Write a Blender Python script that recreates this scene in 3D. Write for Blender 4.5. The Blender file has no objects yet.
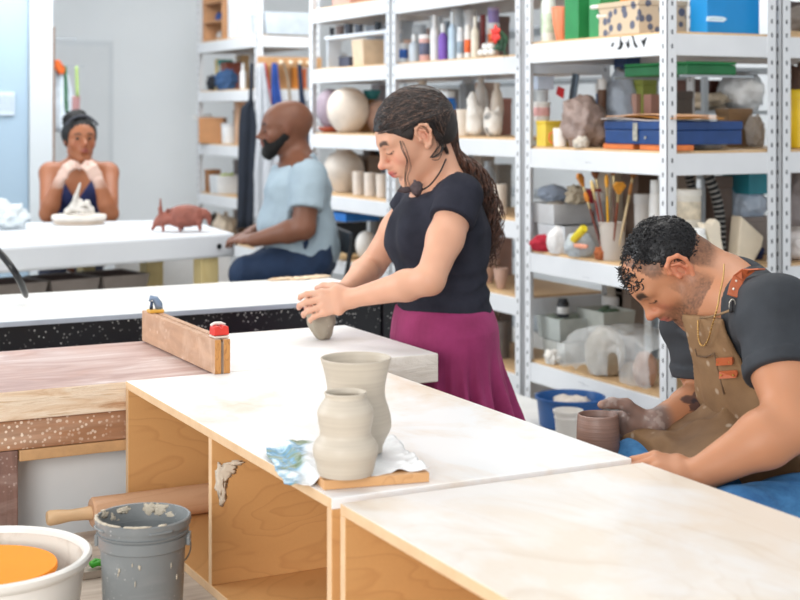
import bpy, bmesh, math, random
import numpy as np
from mathutils import Vector, Matrix, noise as mnoise
random.seed(7)
SC = bpy.context.scene
COL = SC.collection
# ---------------------------------------------------------------- camera
H = 1.5; FPX = 1439.0; YAW = math.radians(27.2); CY, SY = math.cos(YAW), math.sin(YAW); HOR = 115.0
def P(u, v, d):                       # point seen at (u,v), d metres in front of the lens
    t = (u-400)/FPX
    return Vector((d*(CY*t+SY), d*(CY-SY*t), H-(v-HOR)/FPX*d))
def dX(u, X): return X/(CY*(u-400)/FPX+SY)
def dY(u, Y): return Y/(CY-SY*(u-400)/FPX)
def Pz(u, v, z):
    return P(u, v, (H-z)*FPX/(v-HOR))
RGT = Vector((CY, -SY, 0)); FWD = Vector((SY, CY, 0)); UP = Vector((0, 0, 1))
cam_d = bpy.data.cameras.new('camera'); cam = bpy.data.objects.new('camera', cam_d); COL.objects.link(cam)
cam.location = (0, 0, H); cam.rotation_euler = (math.pi/2, 0, -YAW)
cam_d.sensor_width = 36; cam_d.lens = 36*FPX/800; cam_d.shift_y = -(300-HOR)/800
cam_d.clip_start = .05; cam_d.clip_end = 100
cam_d.dof.use_dof = True; cam_d.dof.focus_distance = 3.05; cam_d.dof.aperture_fstop = 5.0
SC.camera = cam
# ---------------------------------------------------------------- light
w = bpy.data.worlds.new('world'); SC.world = w; w.use_nodes = True
nt = w.node_tree; bg = nt.nodes['Background']
bg.inputs[0].default_value = (.90, .95, 1, 1); bg.inputs[1].default_value = .85
def area(name, loc, target, size, power, color, sy=None):
    l = bpy.data.lights.new(name, 'AREA'); l.shape = 'RECTANGLE'; l.size = size; l.size_y = sy or size
    l.energy = power; l.color = color
    o = bpy.data.objects.new(name, l); COL.objects.link(o); o.location = loc
    o.rotation_euler = (Vector(target)-Vector(loc)).to_track_quat('-Z', 'Y').to_euler()
    return o
area('assumed_window_light', (-2.6, 6.2, 2.6), (1.6, 3.4, .8), 3.2, 155, (.95, .98, 1), 2.2)  # assumed daylight from the back left, no window built
area('front_fill_light', (-2.2, -1.0, 2.0), (1.6, 3.6, .7), 2.4, 165, (1, .98, .95), 2.0)  # added fill from the front left that lifts the foreground, no opening modelled
area('overhead_fill_light', (2.2, 4.2, 3.2), (2.2, 4.2, 0), 2.0, 60, (1, .98, .95), 3.0)  # unseen overhead light added above the tables, no lamp modelled
area('back_fill_light', (2.4, 8.6, 3.2), (2.8, 9.6, 0), 2.6, 190, (.97, .99, 1), 3.0)  # added overhead fill that brightens the back wall, no fixture modelled
area('aisle_fill_light', (5.3, 7.0, 3.2), (4.4, 7.0, 0), 1.0, 110, (.97, .99, 1), 4.5)  # unseen fill added above the aisle to lift the rear shelving
sp = bpy.data.lights.new('added_wall_spot', 'SPOT'); sp.energy = 60; sp.spot_size = math.radians(20); sp.spot_blend = .35; sp.color = (.93, .97, 1)  # spot added to brighten a patch of the left wall, no window modelled
spo = bpy.data.objects.new('added_wall_spot', sp); COL.objects.link(spo); spo.location = (-1.6, 5.6, 2.9)
spo.rotation_euler = (Vector((1.45, 8.6, 2.3))-spo.location).to_track_quat('-Z', 'Y').to_euler()
SC.view_settings.view_transform = 'Standard'; SC.view_settings.look = 'None'
SC.view_settings.gamma = 1; SC.view_settings.use_curve_mapping = False; SC.view_settings.exposure = -0.02

# ---------------------------------------------------------------- materials
MATS = {}
def srgb(h):
    if isinstance(h, str):
        h = h.lstrip('#'); c = [int(h[i:i+2], 16)/255 for i in (0, 2, 4)]
    else: c = h
    return tuple((x/12.92 if x <= .04045 else ((x+.055)/1.055)**2.4) for x in c)+(1,)
class G:
    def __init__(s, name):
        s.m = bpy.data.materials.new(name); s.m.use_nodes = True; s.t = s.m.node_tree; s.n = s.t.nodes; s.l = s.t.links
        s.b = s.n['Principled BSDF']; s.tc = s.n.new('ShaderNodeTexCoord')
    def node(s, typ, **kw):
        n = s.n.new(typ)
        for k, v in kw.items(): setattr(n, k, v)
        return n
    def mapping(s, scale=(1, 1, 1), rot=(0, 0, 0)):
        m = s.n.new('ShaderNodeMapping'); m.inputs['Scale'].default_value = scale; m.inputs['Rotation'].default_value = rot
        s.l.new(s.tc.outputs['Object'], m.inputs['Vector']); return m.outputs[0]
    def noise(s, scale, detail=4, vec=None, rough=.55, dist=0):
        n = s.n.new('ShaderNodeTexNoise'); n.inputs['Scale'].default_value = scale; n.inputs['Detail'].default_value = detail
        n.inputs['Roughness'].default_value = rough; n.inputs['Distortion'].default_value = dist
        s.l.new(vec if vec is not None else s.tc.outputs['Object'], n.inputs['Vector']); return n.outputs['Fac']
    def ramp(s, fac, stops):
        r = s.n.new('ShaderNodeValToRGB'); s.l.new(fac, r.inputs[0]); e = r.color_ramp.elements
        while len(e) < len(stops): e.new(.5)
        for q, (p, c) in zip(e, stops):
            q.position = p; q.color = c if len(c) == 4 else tuple(c)+(1,)
        return r.outputs[0]
    def mix(s, fac, a, b, mode='MIX'):
        m = s.n.new('ShaderNodeMix'); m.data_type = 'RGBA'; m.blend_type = mode
        for i, x in ((0, fac), (6, a), (7, b)):
            if isinstance(x, (int, float)): m.inputs[i].default_value = x
            elif isinstance(x, tuple): m.inputs[i].default_value = x
            else: s.l.new(x, m.inputs[i])
        return m.outputs[2]
    def math(s, op, a, b=0, c=0):
        m = s.n.new('ShaderNodeMath'); m.operation = op
        for i, x in ((0, a), (1, b), (2, c)):
            if isinstance(x, (int, float)): m.inputs[i].default_value = x
            else: s.l.new(x, m.inputs[i])
        return m.outputs[0]
    def base(s, c):
        if isinstance(c, tuple): s.b.inputs['Base Color'].default_value = c
        else: s.l.new(c, s.b.inputs['Base Color'])
    def rough(s, r): s.b.inputs['Roughness'].default_value = r
    def bump(s, h, strength=.3, dist=.01):
        b = s.n.new('ShaderNodeBump'); b.inputs['Strength'].default_value = strength; b.inputs['Distance'].default_value = dist
        s.l.new(h, b.inputs['Height']); s.l.new(b.outputs[0], s.b.inputs['Normal'])
def mat(col, rough=.55, var=.12, scale=12, bump=0, metal=0, name=None, alpha=1, coat=0, bscale=None, trans=0):
    key = (str(col), rough, var, scale, bump, metal, name, alpha, coat, bscale, trans)
    if key in MATS: return MATS[key]
    g = G(name or 'surface'); c = srgb(col)
    dk = tuple(x*(1-var) for x in c[:3])+(1,); lt = tuple(min(1, x*(1+var*.6)) for x in c[:3])+(1,)
    g.base(g.ramp(g.noise(scale, 5), [(.3, dk), (.7, lt)])); g.rough(rough)
    g.b.inputs['Metallic'].default_value = metal
    if alpha < 1: g.b.inputs['Alpha'].default_value = alpha
    if coat: g.b.inputs['Coat Weight'].default_value = coat
    if trans: g.b.inputs['Transmission Weight'].default_value = trans
    if bump: g.bump(g.noise(bscale or scale*4, 6), bump, .01)
    MATS[key] = g.m; return g.m
def ply_mat(name, base, dark, contrast=.6, stretch=(3, .55, 3), rough=.42, white=0, warm=None, seed=0, wlo=.42):
    g = G(name)
    v = g.mapping(stretch); mp = v.node; mp.inputs['Location'].default_value = (seed*3.1, seed*1.7, seed)
    n = g.noise(1.6, 3, v, .5, .35)
    f = g.math('FRACT', g.math('MULTIPLY', n, 13.0))
    line = g.ramp(f, [(0, (0, 0, 0)), (.10, (1, 1, 1)), (.26, (.25, .25, .25)), (1, (0, 0, 0))])
    fine = g.noise(40, 3, g.mapping((6, .6, 6)))
    c = g.mix(g.math('MULTIPLY', line, contrast), srgb(base), srgb(dark))
    c = g.mix(g.math('MULTIPLY', fine, .25), c, srgb(dark))
    big = g.noise(2.2, 4)
    if warm: c = g.mix(g.ramp(big, [(.45, (0, 0, 0)), (.7, (.7, .7, .7))]), c, srgb(warm))
    if white:
        wv = g.noise(3.1, 6, g.mapping((1.6, 1, 1)), .6, .4)
        c = g.mix(g.math('MULTIPLY', g.ramp(wv, [(wlo, (0, 0, 0)), (wlo+.2, (1, 1, 1))]), white), c, srgb('#f1f1f1'))
    g.base(c); g.rough(rough); g.bump(fine, .08, .002)
    return g.m
def speckle_mat(name, col, spcol, thr=.72, scale=60, rough=.6, var=.15, grain=None, streak=0):
    g = G(name); c = srgb(col); dk = tuple(x*(1-var) for x in c[:3])+(1,)
    if grain: b = g.ramp(g.noise(5, 6, g.mapping(grain), .6, .5), [(.3, dk), (.7, c)])
    else: b = g.ramp(g.noise(6, 4), [(.3, dk), (.7, c)])
    if streak:
        b = g.mix(g.math('MULTIPLY', g.ramp(g.noise(3, 5, g.mapping((.8, 5, 5), (0, 0, .15)), .6, .6), [(.5, (0, 0, 0)), (.7, (1, 1, 1))]), streak), b, srgb(spcol))
    vo = g.node('ShaderNodeTexVoronoi'); vo.inputs['Scale'].default_value = scale; g.l.new(g.tc.outputs['Object'], vo.inputs['Vector'])
    patch = g.ramp(g.noise(7, 3), [(.42, (0, 0, 0)), (.62, (1, 1, 1))])
    dots = g.ramp(vo.outputs['Distance'], [(thr*.22, (1, 1, 1)), (thr*.32, (0, 0, 0))])
    sel = g.ramp(vo.outputs['Color'], [(.35, (0, 0, 0)), (.5, (1, 1, 1))])
    f = g.math('MULTIPLY', g.math('MULTIPLY', dots, patch), sel)
    g.base(g.mix(f, b, srgb(spcol))); g.rough(rough); g.bump(g.noise(90, 4), .15, .003)
    return g.m

# ---------------------------------------------------------------- mesh collecting
WC = set()                                # things whose parts are given in world coordinates
def world_off(p):
    while p and p.parent: p = p.parent
    return Vector(p.location) if p and p.name in WC else None
class MB:
    def __init__(s): s.v = []; s.f = []; s.mi = []; s.cur = 0
    def add(s, vs, fs):
        o = len(s.v); s.v += [tuple(x) for x in vs]; s.f += [tuple(i+o for i in f) for f in fs]; s.mi += [s.cur]*len(fs); return s
    def box(s, x0, x1, y0, y1, z0, z1, M=None):
        vs = [Vector((x, y, z)) for z in (z0, z1) for y in (y0, y1) for x in (x0, x1)]
        if M is not None: vs = [M @ q for q in vs]
        return s.add(vs, [(0, 2, 3, 1), (4, 5, 7, 6), (0, 1, 5, 4), (2, 6, 7, 3), (0, 4, 6, 2), (1, 3, 7, 5)])
    def prism(s, pts, z0, z1, M=None):       # convex or concave polygon in xy, extruded
        n = len(pts)
        vs = [Vector((x, y, z0)) for x, y in pts]+[Vector((x, y, z1)) for x, y in pts]
        if M is not None: vs = [M @ q for q in vs]
        return s.add(vs, [tuple(range(n))[::-1], tuple(range(n, 2*n))]+[(i, (i+1) % n, n+(i+1) % n, n+i) for i in range(n)])
    def lathe(s, prof, seg=32, M=None, cap=True, wob=0):   # prof: [(r,z),...]
        vs = []; fs = []
        for j, (r, z) in enumerate(prof):
            for i in range(seg):
                a = 2*math.pi*i/seg; rr = r*(1+wob*math.sin(3*a+z*40))
                q = Vector((rr*math.cos(a), rr*math.sin(a), z)); vs.append(M @ q if M is not None else q)
        for j in range(len(prof)-1):
            for i in range(seg):
                k = (i+1) % seg; fs.append((j*seg+i, j*seg+k, (j+1)*seg+k, (j+1)*seg+i))
        if cap:
            fs.append(tuple(range(seg))[::-1]); m = (len(prof)-1)*seg; fs.append(tuple(range(m, m+seg)))
        return s.add(vs, fs)
    def tube(s, pts, r, seg=8, closed=False):
        pts = [Vector(p) for p in pts]; n = len(pts); rs = r if isinstance(r, (list, tuple)) else [r]*n
        vs = []; fs = []; up = None
        for i, p in enumerate(pts):
            t = (pts[(i+1) % n] if (i < n-1 or closed) else p)-(pts[i-1] if (i > 0 or closed) else p)
            if t.length < 1e-9: t = Vector((0, 0, 1))
            t.normalize()
            if up is None: up = t.orthogonal().normalized()
            up = (up-t*up.dot(t)); up = up.normalized() if up.length > 1e-6 else t.orthogonal().normalized()
            b = t.cross(up)
            for k in range(seg):
                a = 2*math.pi*k/seg; vs.append(p+(up*math.cos(a)+b*math.sin(a))*rs[i])
        for i in range(n if closed else n-1):
            j = (i+1) % n
            for k in range(seg):
                l = (k+1) % seg; fs.append((i*seg+k, i*seg+l, j*seg+l, j*seg+k))
        if not closed:
            fs.append(tuple(range(seg))[::-1]); m = (n-1)*seg; fs.append(tuple(range(m, m+seg)))
        return s.add(vs, fs)
    def blob(s, c, r, amp=.15, freq=2.5, seed=0, sub=3, flat=True, M=None, sharp=False):
        bm = bmesh.new(); bmesh.ops.create_icosphere(bm, subdivisions=sub, radius=1)
        vs = []
        for q in bm.verts:
            d = q.co.normalized(); o = Vector((seed*7.3, seed*3.1, seed*1.9))
            n = mnoise.noise(d*freq+o)+.5*mnoise.noise(d*freq*2.3+o)+.25*mnoise.noise(d*freq*5+o)
            if sharp: n = .6*mnoise.noise(d*freq*.8+o)+.45*(.5-abs(mnoise.noise(d*freq*2.2+o))*1.8)+.22*(.5-abs(mnoise.noise(d*freq*5+o))*1.8)
            k = 1+amp*n; p = Vector((d.x*r[0]*k, d.y*r[1]*k, d.z*r[2]*k))
            if flat: p.z = max(p.z, -r[2]*.82)
            p = p+Vector(c); vs.append(M @ p if M is not None else p)
        fs = [tuple(x.index for x in f.verts) for f in bm.faces]; bm.free()
        return s.add(vs, fs)
    def build(s, name, m, parent=None, smooth=False, bevel=0, loc=None, rot=None, sub=0, solid=0):
        wo = world_off(parent)
        if wo: s.v = [tuple(Vector(q)-wo) for q in s.v]
        me = bpy.data.meshes.new(name); me.from_pydata(s.v, [], s.f)
        for x in (m if isinstance(m, (list, tuple)) else [m]): me.materials.append(x)
        if any(s.mi): me.polygons.foreach_set('material_index', s.mi)
        bm = bmesh.new(); bm.from_mesh(me); bmesh.ops.recalc_face_normals(bm, faces=bm.faces); bm.to_mesh(me); bm.free()
        o = bpy.data.objects.new(name, me); COL.objects.link(o)
        if parent: o.parent = parent
        if loc is not None: o.location = loc
        if rot is not None: o.rotation_euler = rot
        if smooth is True: me.polygons.foreach_set('use_smooth', [True]*len(me.polygons))
        elif smooth:                                    # angle
            me.polygons.foreach_set('use_smooth', [True]*len(me.polygons))
            me.set_sharp_from_angle(angle=math.radians(smooth))
        if solid:
            md = o.modifiers.new('solid', 'SOLIDIFY'); md.thickness = solid
        if bevel:
            md = o.modifiers.new('bevel', 'BEVEL'); md.width = bevel; md.segments = 2; md.limit_method = 'ANGLE'
        if sub:
            md = o.modifiers.new('sub', 'SUBSURF'); md.levels = sub; md.render_levels = sub
        return o
def tag(o, label=None, cat=None, group=None, kind=None):
    if label: o['label'] = label
    if cat: o['category'] = cat
    if group: o['group'] = group
    if kind: o['kind'] = kind
    return o
def thing(name, label, cat, loc=(0, 0, 0), rz=0, group=None):
    o = bpy.data.objects.new(name, None); COL.objects.link(o); o.location = loc; o.rotation_euler = (0, 0, rz)
    o.empty_display_size = .05
    return tag(o, label, cat, group)
def TR(x=0, y=0, z=0, rx=0, ry=0, rz=0):
    return Matrix.Translation((x, y, z)) @ Matrix.Rotation(rz, 4, 'Z') @ Matrix.Rotation(ry, 4, 'Y') @ Matrix.Rotation(rx, 4, 'X')
# ================================================================ the setting
M_wall = mat('#dfe3e6', .7, .04, 1.2, .05, name='wall_paint', bscale=60)
M_wallc = mat('#b9c0c5', .7, .04, 1.2, .05, name='column_paint', bscale=60)
def struct(name, mb, m, **k): return tag(mb.build(name, m, **k), kind='structure')
g = G('concrete_floor')
g.base(g.ramp(g.noise(2.5, 8), [(.3, srgb('#a9a49d')), (.7, srgb('#c4bfb8'))])); g.rough(.45); g.bump(g.noise(40, 5), .1, .003)
struct('floor', MB().box(-4.5, 6.6, -2.5, 11.6, -.1, 0), g.m)
struct('wall_back', MB().box(2.2, 6.6, 11.3, 11.45, 0, 3.3), M_wall)
struct('wall_right', MB().box(6.4, 6.6, -2.5, 11.3, 0, 3.3), M_wall)
struct('wall_left', MB().box(-3.2, 1.945, 8.62, 8.78, 0, 3.3), mat('#93a9bb', .7, .04, 1.2, .05, name='blue_white_wall', bscale=60))          # partition whose sun patch comes from the added spot
struct('wall_end', MB().box(1.95, 2.085, 8.60, 8.86, 0, 3.3), M_wallc)
struct('ceiling', MB().box(-1.2, 6.6, 2.2, 11.5, 3.3, 3.4), mat('#f2f2f0', .8, .02, 1, name='ceiling_paint'))
# faint flush door in the back wall
dr = MB().box(2.49, 3.18, 11.27, 11.30, 0, 2.05)
struct('door_1', dr, mat('#d6dadd', .6, .03, 2, name='door_paint'), bevel=.004)
hx = struct('trim_1', MB().box(2.45, 2.49, 11.28, 11.3, 0, 2.09).box(3.18, 3.22, 11.28, 11.3, 0, 2.09).box(2.49, 3.18, 11.28, 11.3, 2.05, 2.09), mat('#cfd4d8', .6, .03, 2, name='trim_paint'))

# ================================================================ tables
T_H = .9
PLY = ply_mat('birch_plywood_top', '#ebdfd0', '#ccb396', .36, (2.4, .8, 2.4), .34, white=1.0, warm='#ead8c2', wlo=.32)
PLY2 = ply_mat('birch_plywood_near_top', '#ebe0d3', '#cfb699', .36, (2.0, .7, 2.0), .34, white=.7, warm='#ead9c6', seed=3)
PLYI = ply_mat('plywood_inside', '#d8a56b', '#bb8550', .4, (1.2, 1.2, 3.4), .5, seed=1)
g = G('plywood_edge')
sp_ = g.node('ShaderNodeSeparateXYZ'); g.l.new(g.tc.outputs['Object'], sp_.inputs[0])
st = g.math('FRACT', g.math('MULTIPLY', sp_.outputs['Z'], 160))
g.base(g.mix(g.math('MULTIPLY', g.noise(25, 5), .6), srgb('#e6c7a0'), srgb('#b98a5c'))); g.rough(.6); g.bump(g.noise(120, 3), .2, .002)
EDGE = g.m
def cabinet(label, y0, y1, divs, z0, topm):
    x0, x1, t = .934, 1.51, .018
    r = thing('open_shelf_cabinet', label, 'cabinet', (0, 0, 0))
    r.location = ((x0+x1)/2, (y0+y1)/2, z0); L = r.location
    def part(name, a, b, c, d, e, f, m=PLYI, bv=.0015):
        mb = MB().box(a-L.x, b-L.x, c-L.y, d-L.y, e-L.z, f-L.z); o = mb.build(name, [m, EDGE], r, bevel=bv)
        # exposed ply edge towards the open side
        for p in o.data.polygons:
            if p.normal.x < -.9: p.material_index = 1
        return o
    tp = part('top', x0, x1, y0, y1, T_H-t, T_H, topm)
    part('bottom', x0, x1, y0, y1, z0, z0+t)
    part('back_panel', x1-.006, x1-.001, y0+t, y1-t, z0+t, T_H-t)
    part('side_panel', x0, x1, y0, y0+t, z0+t, T_H-t); part('side_panel', x0, x1, y1-t, y1, z0+t, T_H-t)
    for q in divs: part('divider', x0, x1-.006, q-t/2, q+t/2, z0+t, T_H-t)
    return r
CB = .585
cabinet('long plywood cabinet with two open bays, vases standing on its top', 2.052, 3.172, [2.612], CB, PLY)
cabinet('nearest plywood cabinet in the lower right foreground, its top bare', .86, 2.020, [1.45], CB, PLY2)
# splash of dry slip on the divider of the long cabinet
mb = MB()
random.seed(3)
for i, (dx, z, w_, h_) in enumerate(((0, .800, .010, .030), (.006, .812, .014, .018), (.016, .822, .016, .009), (.030, .832, .016, .005), (.004, .775, .007, .020))):
    mb.blob((0, 0, 0), (w_, .0009, h_), .6, 2.5, i, 3, flat=False, M=TR(.952+dx, 2.6015, z))
tag(mb.build('clay_splash', mat('#e0d3c0', .9, .06, 30, name='dry_slip'), smooth=True), 'dried pale clay splash on the divider of the long cabinet', 'clay splash')
# low work table beneath everything
g = G('low_table_wood'); g.base(g.mix(g.ramp(g.noise(6, 6, g.mapping((1, 6, 1))), [(.35, (0, 0, 0)), (.65, (1, 1, 1))]), srgb('#b3a495'), srgb('#cfc4b7'))); g.rough(.7); g.bump(g.noise(50, 5), .2, .004)
lt = thing('low_work_table', 'low weathered wooden table carrying the cabinets, bucket and wheel', 'table', (.7, 2.2, 0))
MB().box(-1.2, .88, -1.5, .93, CB-.035, CB).build('table_top', g.m, lt, bevel=.003)
for x in (-1.1, .78):
    for y in (-1.4, .83): MB().box(x-.035, x+.035, y-.035, y+.035, 0, CB-.035).build('leg', g.m, lt, bevel=.003)

# clay wedging table
g = G('clay_stained_plaster')
a = g.noise(3.0, 6, g.mapping((1, 3.5, 1), (0, 0, .12)), .6, .8)
c = g.ramp(a, [(.30, srgb('#a0827a')), (.44, srgb('#b7988f')), (.54, srgb('#c4aca5')), (.68, srgb('#ded4d0'))])
g.base(g.mix(g.ramp(g.noise(5, 4), [(.5, (0, 0, 0)), (.75, (.5, .5, .5))]), c, srgb('#bd8a72'))); g.rough(.55); g.bump(g.noise(60, 4), .12, .003)
M_claytop = g.m
g = G('canvas_covered_plaster')
a = g.noise(2.6, 6, g.mapping((1, 1.5, 1)), .6, .4)
c = g.ramp(a, [(.35, srgb('#e3dfd9')), (.6, srgb('#f1eff0'))])
g.base(c); g.rough(.6); g.bump(g.noise(70, 4), .1, .002)
M_slab = g.m
g = G('rough_pine_side')
a = g.noise(4, 7, g.mapping((1.3, 1, 9)), .65, .7)
g.base(g.ramp(a, [(.3, srgb('#b98d68')), (.44, srgb('#e0c3a4')), (.56, srgb('#ecd9c2')), (.62, srgb('#cfae8b')), (.72, srgb('#efdfcb'))])); g.rough(.7); g.bump(a, .5, .012)
M_slabside = g.m
g = G('plaster_side')
a = g.noise(9, 7, g.mapping((1, 1, 3)), .65, .9)
g.base(g.ramp(a, [(.3, srgb('#d2c8bb')), (.6, srgb('#f0e9e0'))])); g.rough(.8); g.bump(a, .6, .012)
M_plside = g.m
M_apron = speckle_mat('spattered_beam_wood', '#b5825e', '#ecd8c4', 1.15, 95, .65, .35, grain=(1.2, 1, 12), streak=.25)
M_post = speckle_mat('spattered_leg_wood', '#8f6c60', '#cdb8ae', .9, 100, .7, .4, grain=(9, 9, 1.2), streak=.35)
wt = thing('wedging_table', 'heavy clay-stained wedging table, brown half left and white plaster half right', 'table', (.9, 3.435, 0))
def wt_box(name, a, b, c, d, e, f, m, bv=.003): return MB().box(a-.9, b-.9, c-3.435, d-3.435, e, f).build(name, m, wt, bevel=bv)
o = wt_box('brown_worktop', -.35, 1.158, 3.178, 3.73, T_H-.068, T_H-.003, [M_claytop, M_slabside])
for p in o.data.polygons:
    if abs(p.normal.z) < .5: p.material_index = 1
tag(o, 'worktop half stained brown with clay')
o = wt_box('white_worktop', 1.158, 1.742, 3.178, 3.73, T_H-.072, T_H, [M_slab, M_plside])
for p in o.data.polygons:
    if abs(p.normal.z) < .5: p.material_index = 1
tag(o, 'white plaster worktop half')
wt_box('front_beam', -.35, 1.70, 3.19, 3.23, T_H-.135, T_H-.069, M_apron)
wt_box('back_beam', -.35, 1.70, 3.66, 3.70, T_H-.135, T_H-.073, M_apron)
wt_box('lower_rail', .70, 1.66, 3.185, 3.215, T_H-.160, T_H-.136, mat('#c59a6c', .6, .2, 20, .1, name='rail_wood'), .002)
for x in (-.28, 1.64):
    wt_box('leg', x, x+.06, 3.62, 3.70, 0, T_H-.135, M_post)
wt_box('leg', .603, .698, 3.19, 3.26, 0, T_H-.136, M_post)
wt_box('leg', 1.62, 1.70, 3.215, 3.275, 0, T_H-.073, M_post)
# grey board standing under the wedging table
g = G('galvanised_sheet'); g.base(g.ramp(g.noise(3, 4), [(.3, srgb('#d9dcdd')), (.7, srgb('#e9eaea'))])); g.rough(.5)
tag(MB().box(.70, 1.60, 3.275, 3.29, .10, .745).build('grey_board', g.m, bevel=.002), 'plain grey board standing upright under the wedging table', 'board')
# divider board of two planks with clamps
db = thing('divider_board', 'two upright wooden planks clamped across the wedging table as divider', 'board', (1.158, 3.435, T_H))
M_pk = speckle_mat('clay_smeared_plank', '#c39a7c', '#dcbfa9', .8, 50, .65, .25, grain=(2, 1.5, 8), streak=.35)
M_pkend = ply_mat('plank_end_grain', '#c98d4c', '#9a6330', .8, (20, 2, 6), .6, seed=2)
for a, b in ((-.019, -.003), (.003, .019)):
    o = MB().box(a, b, -.283, .283, .0005, .080).build('plank', [M_pk, M_pkend], db, bevel=.0015)
    for p in o.data.polygons:
        if p.normal.y < -.9: p.material_index = 1
MB().box(-.003, .003, -.280, .28, .0005, .074).build('filler_strip', mat('#8a7767', .7, .2, 30, name='filler'), db)
# clamps
def red_clamp():
    t = thing('spring_clamp', 'small red clamp gripping the near end of the divider board', 'clamp', (1.162, 3.186, T_H+.0805))
    MB().box(-.018, .018, -.022, .022, 0, .005).build('pad', mat('#d9cdbf', .6, .1, 30, name='clamp_pad'), t, bevel=.002)
    mb = MB().prism([(-.019, 0), (.019, 0), (.018, .020), (.007, .023), (0, .016), (-.007, .023), (-.018, .019)], -.016, .016, TR(0, 0, .006, math.pi/2)); mb.build('jaw', mat('#d8362a', .35, .08, 30, name='red_plastic'), t, bevel=.002)
    MB().tube([(-.02, .0, .030), (-.010, .006, .032), (.008, .010, .031), (.018, .006, .028)], [.003, .004, .004, .002]).build('clay_smear', mat('#e9e2da', .7, .1, 30, name='clay_smear'), t, smooth=True)
red_clamp()
t = thing('spring_clamp', 'small blue-grey clamp on yellow pad at the far end of the divider board', 'clamp', (1.158, 3.66, T_H+.0805))
MB().box(-.020, .020, -.016, .016, 0, .009).build('pad', mat('#d9a441', .5, .1, 30, name='yellow_pad'), t, bevel=.003)
MB().tube([(.01, 0, .009), (.008, 0, .022), (-.001, 0, .036), (-.012, 0, .040), (-.016, 0, .030)], [.010, .011, .009, .007, .003], 10).build('handle', mat('#7f93ad', .35, .15, 30, metal=.3, name='blue_grey_metal'), t, smooth=True)
MB().tube([(-.012, 0, .009), (-.010, 0, .03)], [.005, .004], 8).build('screw', mat('#3c4a63', .4, .1, 30, metal=.5, name='dark_steel'), t, smooth=True)

# long white table with black apron
M_black = speckle_mat('spattered_black_paint', '#17191f', '#e8e6e2', .85, 85, .32, .3)
M_wtop = mat('#dedcd8', .5, .05, 3, .05, name='white_tabletop')
bt = thing('slab_table', 'long white-topped table with paint-spattered black sides', 'table', (.9, 4.56, 0))
def btb(name, a, b, c, d, e, f, m, bv=.003): return MB().box(a-.9, b-.9, c-4.56, d-4.56, e, f).build(name, m, bt, bevel=bv)
btb('white_top', -.6, 2.2, 4.245, 4.88, T_H-.012, T_H, M_wtop)
btb('metal_edge', -.6, 2.2, 4.238, 4.2449, T_H-.016, T_H-.001, mat('#b9c2cf', .35, .1, 10, metal=.4, name='edge_trim'), .001)
btb('black_apron', -.55, 2.12, 4.26, 4.30, T_H-.17, T_H-.0125, M_black)
btb('black_apron', -.55, 2.12, 4.81, 4.85, T_H-.17, T_H-.0125, M_black)
btb('leg', 2.121, 2.185, 4.25, 4.31, 0, T_H-.0125, M_black); btb('leg', -.54, -.48, 4.302, 4.362, 0, T_H-.0125, M_black)
btb('leg', 2.11, 2.17, 4.74, 4.80, 0, T_H-.0125, M_black)
btb('lower_shelf', -.5, 2.10, 4.32, 4.79, .70, .715, M_black)
# pale wooden post by the leg
tag(MB().box(2.215, 2.26, 4.30, 4.34, 0, .86).build('wooden_post', mat('#cbb89c', .6, .15, 12, name='pale_post'), bevel=.002), 'pale wooden post standing beside the black table leg', 'post')
# torn clay paper scraps on the far edge
mb = MB()
random.seed(12)
for i in range(9):
    mb.blob((1.98+i*.024, 4.845+random.uniform(-.02, .012), T_H+.005), (.026, .014, .006), .8, 3, i, 2, flat=False, M=None)
tag(mb.build('clay_crumbs', mat('#e6cdb0', .8, .2, 30, name='crumbs')), 'pale trimmed clay crumbs along the far edge of the white-topped table', 'clay crumbs', kind='stuff')
# black hose
hp = [P(-30, 232, 4.55), P(-8, 244, 4.5), P(5, 258, 4.47), P(15, 272, 4.45), P(22, 284, 4.5), P(27, 293, 4.6)]
hp[-1].z = T_H+.012; hp = [tuple(x) for x in hp]
tag(MB().tube(hp, .0115, 12).build('black_hose', mat('#15171b', .3, .1, 20, name='black_rubber'), smooth=True, sub=1), 'thick black curved hose rising from the white-topped table', 'hose')

# far white table
fz = .97
A = Pz(-60, 251, fz); B = Pz(235, 233, fz); Cc = Pz(190, 219.6, fz); D = Pz(-60, 224, fz)
ft = thing('thick_white_table', 'thick-topped white table where two people sit at the back', 'table', (B.x, B.y, 0))
pts = [(q.x-B.x, q.y-B.y) for q in (A, B, Cc, D)]
M_ft = mat('#d6dadf', .55, .04, 4, .04, name='white_painted_top')
MB().prism(pts, fz-.105, fz).build('table_top', M_ft, ft, bevel=.012)
ed = (A-B).normalized(); en = Vector((-ed.y, ed.x, 0)); en = en if en.dot(FWD) > 0 else -en
M_pine = ply_mat('pine_leg', '#e3d19a', '#c9ad6c', .4, (3, 3, .5), .55, seed=4)
def ft_post(name, s, dpt, z0, z1, w_, m):
    c = ed*s+en*dpt; R = Matrix.Rotation(math.atan2(ed.y, ed.x), 4, 'Z')
    return MB().box(-w_/2, w_/2, -.035, .035, z0, z1, Matrix.Translation((c.x, c.y, 0)) @ R).build(name, m, ft, bevel=.003)
ft_post('leg', .115, .06, 0, fz-.1055, .09, M_pine); ft_post('leg', .115, .55, 0, fz-.1055, .09, M_pine)
ft_post('leg', 1.3, .06, 0, fz-.1055, .07, M_pine); ft_post('leg', .42, .62, 0, fz-.1055, .06, M_pine)
c = ed*.16-en*.0
mb = MB(); 
bc = ed*.085+en*(-.002)
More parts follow.
